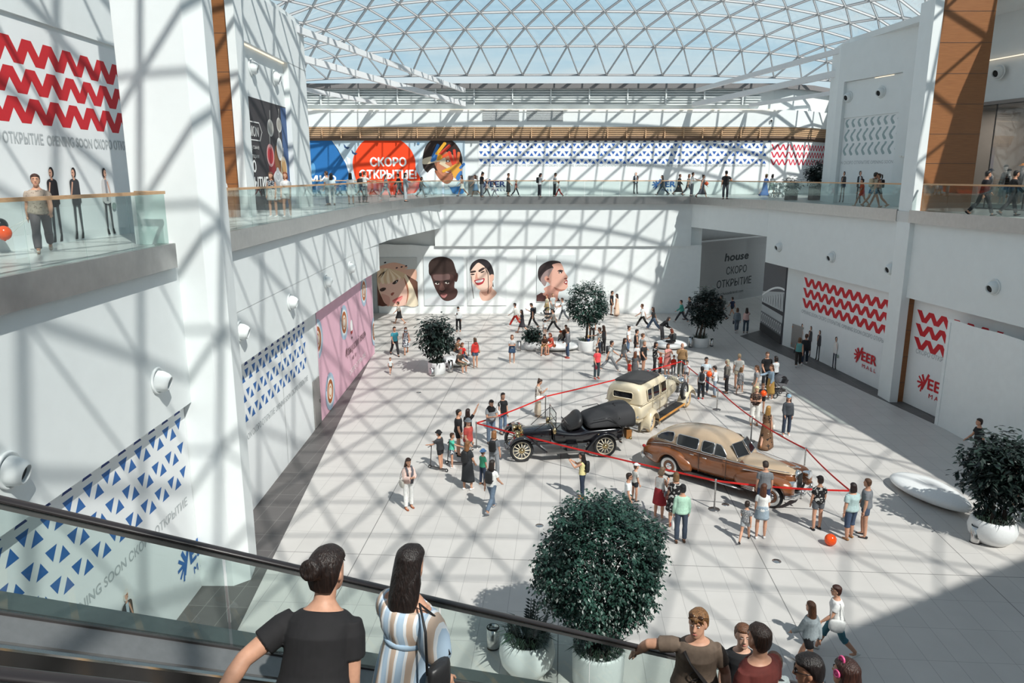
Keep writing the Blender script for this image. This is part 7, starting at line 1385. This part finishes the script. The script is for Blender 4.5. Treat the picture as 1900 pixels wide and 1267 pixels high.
GV = [(609, 381, 160, 1.76, 'stand', ('buzz','4a3020'), (T,'c9d2d6'), ('trousers','4a5566'), 'man in white leaning near the left of the blue poster'),
 (617, 381, 90, 1.66, 'stand', ('long','1e1614'), (T,'c3d0d6'), ('trousers','d6d8d8'), 'dark haired woman in pale blue facing the blue poster'),
 (652, 379, 95, 1.68, 'stand', ('long','1e1614'), (T,'e0e2e2'), ('skirt','d2d4d4'), 'woman in white with long dark hair before the orange poster edge'),
 (671, 376, 80, 1.7, 'stand', ('short','1e1614'), (T,'2a2a2e'), ('trousers','3a3a40'), 'person in black beside the pointing man'),
 (678, 376, 40, 1.78, 'reach', ('buzz','4a3020'), (T,'d6d4d0'), ('trousers','5a4a48'), 'man in white pointing right at the orange poster'),
 (716, 366, 20, 1.68, 'walk', ('tail','1e1614'), (T,'8a9aa0'), ('trousers','6a7880'), 'woman with a bag walking right past the orange poster'),
 (741, 366, 170, 1.74, 'walk', ('short','3a2418'), ('jacket','26282c'), ('trousers','2a2c32'), 'person in dark jacket walking left past the orange poster'),
 (753, 374, -20, 1.7, 'reach', ('long','26201c'), (L,'9aa6ac'), ('trousers','aab2b6'), 'masked woman in grey leaning on the gallery rail'),
 (782, 366, -10, 1.5, 'walk', ('bob','26201c'), (L,'2c2a30'), ('trousers','32323a'), 'girl in black below the child poster'),
 (858, 364, 185, 1.66, 'walk', ('long','2a1a14'), ('tank','8a6a60'), ('mini','d8d4cc'), 'woman with long dark hair and white skirt right of the child poster'),
 (883, 365, 170, 1.66, 'walk', ('long','4a2c1c'), (T,'c9ccd0'), ('skirt','6a86a4'), 'woman in blue skirt behind the black shirt man'),
 (894, 366, 10, 1.8, 'phone', ('bun','1e1614'), (T,'1a1a1d'), ('trousers','5c666e'), 'big man in black with a phone at the rail'),
 (903, 364, 0, 1.2, 'walk', ('bob','4a2c1c'), (T,'c8a8a4'), ('trousers','5a5a60'), 'child in pink beside the big man in black'),
 (918, 366, 170, 1.1, 'walk', ('tail','3a2418'), (T,'c4c8ca'), ('trousers','9aa4aa'), 'small girl in white walking along the gallery'),
 (943, 364, 0, 1.72, 'stand2', ('short','4a2a1c'), (T,'38383c'), ('midi','2a2a2e'), 'woman in black with a coat over her arm on the gallery'),
 (957, 364, 10, 1.25, 'walk', ('short','4a2a1c'), (T,'7a3030'), ('trousers','2c2e38'), 'child in dark red beside the woman in black'),
 (1001, 366, 20, 1.72, 'phone', ('bob','1e1614'), (T,'c6c9ca'), ('trousers','30343c'), 'person in pale top with a black backpack at mid rail'),
 (1029, 365, 10, 1.74, 'hold', ('short','4a3a2e'), (T,'8a8d90'), ('trousers','1f2024'), 'woman in black trousers bending to the child in red trousers'),
 (1037, 365, 170, 1.2, 'walk', ('short','4a3020'), (T,'b4b8ba'), ('trousers','b02a24'), 'child in red trousers on the gallery'),
 (1131, 361, 150, 1.74, 'stand2', ('short','1e1614'), ('tank','2a2c34'), ('trousers','30343e'), 'person with dark hair looking down at mid gallery'),
 (1144, 361, 180, 1.5, 'walk', ('short','1e1614'), (L,'d9dbdb'), ('shorts','26262a'), 'youngster in white and black shorts at mid gallery'),
 (1229, 362, 175, 1.68, 'stride', ('long','1e1614'), (T,'26262a'), ('trousers','40464e'), 'woman in black shirt walking left before the blue logo'),
 (1259, 362, 0, 1.72, 'walk', ('short','4a2a1c'), ('jacket','26262a'), ('midi','222226'), 'woman in a black coat with a bag on the gallery'),
 (1276, 363, 5, 1.72, 'walk', ('bob','5a3826'), (T,'a9a6a2'), ('trousers','4a4a50'), 'woman in grey walking right behind the white shirt man'),
 (1283, 364, 0, 1.78, 'reach', ('short','3a2418'), (T,'dcdcda'), ('trousers','6a6e74'), 'man in white shirt reaching forward on the gallery'),
 (1302, 367, -20, 1.66, 'walk', ('bun','241814'), ('tank','5c5c62'), ('midi','5a5e66'), 'woman in grey dress with an orange balloon on the gallery'),
 (1345, 369.5, 95, 1.86, 'hips', ('short','1e1614'), (T,'17171a'), ('trousers','4e5157'), 'big man in black with hand on hip at the gallery rail'),
 (1418, 364, 20, 1.7, 'push', ('bob','5a3826'), (T,'4a6aa0'), ('maxi','3a62a4'), 'woman in a long blue dress with a sun hat on the gallery'),
 (1430, 364, 40, 1.7, 'push', ('bob','1e1614'), (T,'c8c9c6'), ('skirt','8a9a90'), 'woman in grey behind a pram on the gallery'),
 (1440, 361, -90, 1.7, 'sit', ('short','1e1614'), (T,'c9cac8'), ('trousers','6a6e74'), 'person in white sitting at the gallery cafe, leftmost'),
 (1454, 360, 180, 1.7, 'sit', ('long','1e1614'), ('tank','b08a76'), ('shorts','8a8e92'), 'person with bare arms sitting at the gallery cafe'),
 (1459, 360, -60, 1.7, 'sit', ('long','26201c'), (T,'8a2a2a'), ('trousers','3a3e46'), 'person in red sitting left of the low square planter'),
 (1478, 360, -100, 1.7, 'sit', ('bob','6a3020'), (T,'c3a79a'), ('trousers','3a3e46'), 'red haired person sitting between the square planters'),
 (1496, 360, 170, 1.7, 'sit', ('short','1e1614'), (T,'1e1e22'), ('trousers','2a2c32'), 'person in black sitting left of the taller square planter')]
for e in GV:
    px, py, face, h, pose, hair, top, bot, lab = e; k = dict(fem=1) if ('woman' in lab or 'girl' in lab) else {}
    if pose == 'sit': k['seat_z'] = .45
    if 'big man' in lab: k['w'] = 1.12
    if 'sun hat' in lab: k['hat'] = ('sun', 'b09a70')
    if 'masked' in lab: k['mask'] = True
    r = P(px, py, face, h, pose, hair, top, bot, '2a2a2e' if pose != 'walk2' else 'd8d8d8', lab, UF, **k)
    if 'orange balloon' in lab: balloon(r[1](V(.1, .3, .15)), 'orange balloon of the woman in grey dress on the gallery')
    if 'black backpack' in lab: backpack(r, face, '1a1a1d', 'black backpack at the mid gallery rail')
    if 'with a bag' in lab and 'woman with' in lab: sidebag(r, face, 'cdd2d2', 'pale bag of the woman walking past the orange poster', 1)
stroller(G(1441, 366, UF), math.radians(200), 'pale pram on the gallery near the cafe', '8f9796')
for px, lab in ((1441, 'white cafe chair, leftmost on the gallery'), (1454, 'white cafe chair of the person with bare arms'), (1460, 'white cafe chair left of the low square planter'), (1479, 'white cafe chair between the square planters'), (1497, 'white cafe chair left of the taller square planter')):
    t = thing('cafe_chair', lab, 'chair', G(px, 359.5, UF), 0, 'cafe chairs on the gallery'); CW = cm('d0d2d0', .5); MB().box((-.2,-.2,.41), (.2,.2,.445)).build('seat', CW, t); MB().box((-.2,.17,.45), (.2,.2,.85)).build('backrest', CW, t)
    for x in (-.17, .17):
        for y in (-.17, .17): MB().tube([(x, y, 0), (x, y, .42)], .014, 6).build('leg', STEEL, t)
P(1597, 383, 170, 1.42, 'walk', ('short', '1e1614'), (T, 'd8501e'), ('shorts', 'c83a22'), 'c8a088', 'boy in orange on the right gallery', UF)
r = P(1617, 385, 10, 1.76, 'walk', ('short', '26201c'), (T, 'b8ad98'), ('shorts', '3a6080'), 'c8a088', 'man in tan shirt and blue shorts on the right gallery', UF); backpack(r, 10, 'c9b89c', 'tan backpack on the right gallery')
r = P(1627, 385, 170, 1.7, 'walk', ('pony', '3a2418'), ('tank', '8a7468'), ('shorts', '3a3a40'), 'c8a088', 'woman with a ponytail on the right gallery', UF, fem=1); backpack(r, 170, '1e1e22', 'black backpack of the ponytail woman on the gallery')
P(1820, 400.5, -10, 1.78, 'walk', ('short', '17110f'), ('jacket', '17161a'), ('trousers', '1a1a1e'), '1c1c1f', 'bearded man in black jacket and dark red shirt by the shop window', UF, sk='m')
P(1872, 400.5, -5, 1.78, 'walk2', ('short', '17110f'), (L, pattern_mat('print_dark_camo', [hexc('1b191b'), hexc('2e2b2a')], 20, 'noise')), ('trousers', '3a3638'), '2a2626', 'man in dark patterned sweater by the shop window', UF, sk='m')
# ---------------------------------------------------------------- shop window with mannequins
SA, SB = Vector((21.55, 36.4, 0)), Vector((23.6, 26.5, 0)); su = (SB - SA).normalized(); sn = Vector((su.y, -su.x, 0)) * -1   # sn points into the shop
mb = MB(); q0, q1 = SA + sn*4, SB + sn*4; mb.wall([q0, q1], UF, 13.2, .2).wall([SA, q0], UF, 13.2, .1).prism([SA, SB, q1, q0], 13.15, 13.3)
struct('wall_shop', mb, mat('shop_taupe', (.30, .27, .25), .8, var=.03, scale=1))
struct('trim_8', MB().prism([SA + sn*.35, SB + sn*.35, SB + sn*1.6, SA + sn*1.6], UF, UF + .22), cm('c9d4d2', .5))
fr8 = struct('window_2', MB().beam(SA + Vector((0,0,UF + 2.35)), SB + Vector((0,0,UF + 2.35)), .014, 4.6), glass_mat('shop_glass', (.80, .81, .81), .9))
m = MB()
for d in (0, 1.55, 3.6, 5.6, 7.6): p = SA + su*d; m.beam(p + Vector((0,0,UF)), p + Vector((0,0,UF + 4.65)), .03, .05)
m.beam(SA + Vector((0,0,UF + .03)), SB + Vector((0,0,UF + .03)), .05, .06); struct('window_frame', m, DARKM, fr8)
MANN = mat('mannequin_white', (.72, .72, .72), .35, var=0); MATS['skin_w'] = MANN; SKINS['w'] = (.72, .72, .72)
for d, o, h, top, bot, hat, lab in ((.9, .8, 1.62, ('tank', '9a9a9c'), ('shorts', 'a9a9aa'), ('bucket', '3a3a3e'), 'white mannequin in a dark bucket hat, leftmost in the shop window'), (1.5, 1.0, 1.8, ('jacket', '8d9092'), ('midi', 'c0c0c2'), ('cap', '4a4a4e'), 'white mannequin in a grey jacket in the shop window'), (2.3, 1.1, 1.84, (T, 'b9babc'), ('trousers', '9b9b9f'), ('sun', 'd08a3c'), 'white mannequin with an orange sun hat in the shop window'), (2.0, .7, 1.6, ('tank', '1e1e22'), ('shorts', '8d8d90'), ('cap', '26262a'), 'low mannequin with a black cap in the shop window'), (3.0, .9, 1.74, ('tank', '6a6a6e'), ('trousers', 'c4c4c6'), None, 'bald white mannequin in a grey vest in the shop window'), (3.6, 1.0, 1.9, ('loose', 'd8d8da'), ('trousers', 'cacacc'), ('sun', 'c8a274'), 'white mannequin in white with a straw hat in the shop window')):
    p = SA + su*d + sn*o; person((p.x, p.y, UF + .22), 185, h, 'stand', None, top, bot, None, sk='w', fem=1, label=lab, hat=hat, face_feat=False, name='mannequin'); 
for o in list(COL.objects):
    if o.name.startswith('mannequin'): o['category'] = 'mannequin'

for k, d in enumerate((1.5, 3.4, 5.4)):  # unseen fill lights, added to brighten the shop interior and its mannequins
    ld = bpy.data.lights.new('shop_fill_light', 'AREA'); lo = bpy.data.objects.new('shop_fill_light', ld); COL.objects.link(lo); ld.energy = 55; ld.size = .6; ld.color = (1, .9, .78); p = SA + su*d + sn*1.6; lo.location = (p.x, p.y, 13.0)
# ---------------------------------------------------------------- people on the escalator, close to the camera
def front(px, py, h, face, pose, hair, top, bottom, shoes, label, d=None, **k):
    ln = math.radians(pose.get('lean', 1)) if isinstance(pose, dict) else 0; h0 = h; h = h - .68*(1 - math.cos(ln)); fd_ = Vector((math.cos(math.radians(face)), math.sin(math.radians(face)), 0)) * math.sin(ln) * .66
    if d: r = Vector(((px - 950)/1375, _C + (633.5 - py)/1375*_S, -_S + (633.5 - py)/1375*_C)); Pt = Vector((0, 0, 10)) + r*d; loc = Vector((Pt.x, Pt.y, Pt.z - h))
    else: loc, a, c = on_esc(px, py, h); 0 and print('ESC', label[:20], round(a, 2), round(c, 2), [round(x, 2) for x in loc])
    return person(loc - fd_, face, h0, pose, hair, top, bottom, shoes, label=label, vx=.0068, **k)
def watch(t, Q, q, i):
    sh, el, wr, f_ = i['AR'][1]; c = Q(wr - f_*.03); m = MB(); torus(m, c, f_, .030*i['k'], .006, 18, 6, fl=1.6); o = m.build('wrist_watch', cm('b9b4ac', .25, metal=.8), t); n = Vector((0,0,1)) - f_*f_.z; n.normalize(); MB().lathe([(.016,0),(.018,.006),(.001,.007)], c + n*.030, 16, ax=n).build('watch_face', cm('e8e8e6', .2), o)
w1p = dict(legs=((10, 14, 4), (-6, 4, 5)), arms=((10, 5, 16, 6), (-30, 40, 10, -4)), lean=24, side=3, head=(14, 6))
r = front(598, 1003, 1.63, 84, w1p, ('lowbun', '231611'), ('tee', '1b191b'), ('trousers', '8d9092'), 'd8d8d8', 'woman in black shirt with a hair bun riding the escalator', fem=1, w=1.14, sk='l', extra=watch, face_feat=True)
STRP = pattern_mat('print_stripes', [hexc('cdb5a2'), hexc('e6e8ea'), hexc('e6e8ea'), hexc('aec3d6')], 3.0, 'X')
def dress(t, Q, q, i):
    S, F, R, AR, legs, k, w, TR, er = i['S'], i['F'], i['R'], i['AR'], i['legs'], i['k'], i['w'], i['TR'], i['er']; rs = []; n = 40
    def ring(z, rx, ry, fold, c): return [Q(c + R*((rx + fold*math.cos(9*2*PI*j/n))*math.cos(2*PI*j/n)) + F*((ry + fold*math.cos(9*2*PI*j/n))*math.sin(2*PI*j/n))) for j in range(n)]
    for z, rx, ry, fo in ((-.80,.30,.27,.03),(-.6,.275,.25,.028),(-.4,.255,.22,.024),(-.2,.225,.19,.016),(-.05,.20,.165,.01),(.08,.172,.145,.006),(.155,.148,.122,.003),(.175,.142,.116,.001),(.20,.15,.125,.004),(.27,.178,.15,.008),(.34,.19,.15,.009),(.385,.182,.135,.006),(.405,.17,.12,.003)): rs.append(ring(z, rx*w, ry*w, fo, S*z - F*.005))
    MB().rings(rs).build('dress', STRP, t); MB().rings([ring(z, .147*w + o, .122*w + o, 0, S*z - F*.005) for z, o in ((.155,.0),(.16,.007),(.185,.007),(.19,.0))]).build('belt', cm('a9c0d4', .8), t)
    for sh, el, wr, f_ in AR:
        u = el - sh; m = MB(); rr = ((-.02,.055),(.1,.085),(.35,.105),(.7,.11),(1.0,.098)); pts = [sh + u*a - S*.02 for a, _ in rr] + [el + (wr-el)*.25, el + (wr-el)*.36]; m.tube([Q(p) for p in pts], [x*k for _, x in rr] + [.085*k, .05*k], 16); m.build('puff_sleeve', STRP, t)
w2p = dict(legs=((4, 5, 3), (-2, 3, 3)), arms=((6, 14, 12, 2), (40, 26, 60, -14)), lean=5, head=(-6, 10))
r = front(757, 1009, 1.62, 60, w2p, ('long', '1f1512'), ('none', '000000'), ('none', '000000'), 'c9b8a8', 'woman in a striped off shoulder dress riding the escalator', d=4.35, fem=1, extra=dress, face_feat=False)
i = r[2]; p, rz = at_(r, Vector((.30, -.05, .12)), 60); t = thing('shoulder_bag', 'black leather bag hanging from the striped dress shoulder', 'bag', p, rz)
MB().rings([[(x*q_, y, z) for x, y in ((-.03,-.10),(.03,-.10),(.045,0),(.03,.10),(-.03,.10),(-.045,0))] for z, q_ in ((-.18,.9),(-.15,1.1),(-.02,1.1),(.02,.8))]).build('bag', LEATH, t, subsurf(1)); MB().tube([(0,-.11,-.0), (-.05,-.05,.22), (-.14,.02,.335), (-.08,.08,.24), (0,.11,0)], .008, 8).build('strap', LEATH, t); MB().tube([(.03,-.1,-.2), (.05,-.1,-.3)], .006, 6).tube([(.03,-.07,-.2), (.045,-.07,-.32)], .006, 6).build('tassel', LEATH, t)
def shades(t, Q, q, i):
    m = MB()
    for s2 in (-1, 1): m.ball(q(V(s2*.036, .074, .098)), (.03*i['hs'], .012*i['hs'], .022*i['hs']), 14, 8, 0, i['HM'] @ Matrix.Rotation(.6, 3, 'X')); m.tube([q(V(s2*.062, .066, .10)), q(V(s2*.084, .0, .07)), q(V(s2*.083, -.03, .04))], .003*i['hs'], 6)
    m.tube([q(V(-.01, .082, .102)), q(V(.01, .082, .102))], .004*i['hs'], 6); m.build('sunglasses', mat('amber_lens', hexc('3a2415'), .08, var=0), t)
    S, F, R, k, TR = i['S'], i['F'], i['R'], i['k'], i['TR']; m = MB(); pr = lambda x, z, o=.021: Q(S*z + R*x + F*(math.sqrt(max(0, 1-(x/.19)**2))*.128*i['w'] + o - .008))
    m.tube([pr(.12, .42, .0), pr(.06, .33), pr(-.02, .22), pr(-.1, .1), pr(-.16, .0, .01)], [(.026*k, .006*k)]*5, 8); m.build('bag_strap', cm('1e1a1a', .6), t)
    m = MB()
    for cx, cz, rr in ((.0,.12,.055), (.045,.06,.05), (-.04,.05,.045), (.03,.2,.04)): m.tube([pr(cx + rr*math.cos(a), cz + rr*1.2*math.sin(a)) for a in [2*PI*j/16 for j in range(17)]], .004*k, 5)
    m.build('shirt_print', cm('2a2422', .8), t)
w3p = dict(legs=((4, 5, 3), (-2, 3, 3)), arms=((-44, 70, 10, 0), (-6, 22, 34, 6)), lean=2, head=(22, 0))
r = front(1298, 1126, 1.68, -98, w3p, ('bangs', '7d5836'), ('tee', '6a5a4d'), ('trousers', '5a5e66'), 'd8d8d8', 'woman in taupe shirt with sunglasses on her head holding the escalator rail', fem=1, w=1.2, extra=shades)
p, rz = at_(r, Vector((-.30, .12, -.02)), -98); t = thing('shoulder_bag', 'dark bag at the hip of the woman in taupe', 'bag', p, rz); MB().rings([[(x*q_, y*q_, z) for x, y in ((-.06,-.13),(.06,-.13),(.08,0),(.06,.13),(-.06,.13),(-.08,0))] for z, q_ in ((-.2,.9),(-.1,1.15),(.02,.8))]).build('bag', LEATH, t, subsurf(1))
p, rz = at_(r, Vector((-.27, .2, .03)), -98); t = thing('water_bottle', 'clear bottle with a blue cap at the dark hip bag', 'bottle', p, rz); MB().lathe([(.03,-.18),(.032,-.1),(.03,-.02),(.014,.02),(.014,.03)], n=16).build('bottle', cm('b9c6cc', .1), t); MB().lathe([(.016,.03),(.017,.05),(.001,.052)], n=14).build('cap', cm('2a76d0', .4), t)
bp = dict(legs=((4, 5, 3), (-2, 3, 3)), arms=((4, 10, 14, 4), (4, 10, 14, 4)), head=(-4, -4), smile=1)
front(1380, 1157, 1.42, -100, bp, ('short', '6a4630'), ('tee', '1d1d20'), ('trousers', '2a3040'), 'd8d8d8', 'smiling boy in a black shirt between the escalator riders', sk='p', d=6.95)
front(1416, 1156, 1.74, 120, 'stand', ('short', '2a1a12'), ('tee', '5a221c'), ('trousers', '2c3040'), '2a2a2a', 'man in a maroon shirt seen from behind on the escalator', d=6.1, w=1.1, face_feat=True)
front(1440, 1212, 1.5, 100, 'stand', ('short', '3a2418'), ('tee', '9aa3a3'), ('trousers', '4a4e56'), '2a2a2a', 'youngster in pale grey half hidden behind the maroon shirt', d=8.2)
front(1520, 1210, 1.66, 160, 'hold', ('short', '1c1412'), ('tee', '2a2a2e'), ('trousers', '2c3040'), '2a2a2a', 'person with dark framed glasses looking left at the bottom right', d=5.2, glasses=True, sk='m')
def clip(t, Q, q, i):
    for c in ((-.085, .02, .02), (-.04, .02, .125)): m = MB(); torus(m, q(V(*c)), i['HM'] @ V(-1, .25, .1), .026*i['hs'], .009*i['hs'], 18, 8); m.lathe([(.024*i['hs'], 0), (.001, .008*i['hs'])], q(V(*c)), 16, ax=i['HM'] @ V(-1, .25, .1)); m.build('pink_hair_clip', cm('e05a8c', .3), t)
front(1579, 1226, 1.3, 120, 'stand', ('bob', '3a2018'), ('tee', 'd8a0b0'), ('trousers', '6a6e78'), 'd8d8d8', 'child with pink hair clips at the bottom right corner', d=4.7, fem=1, extra=clip)
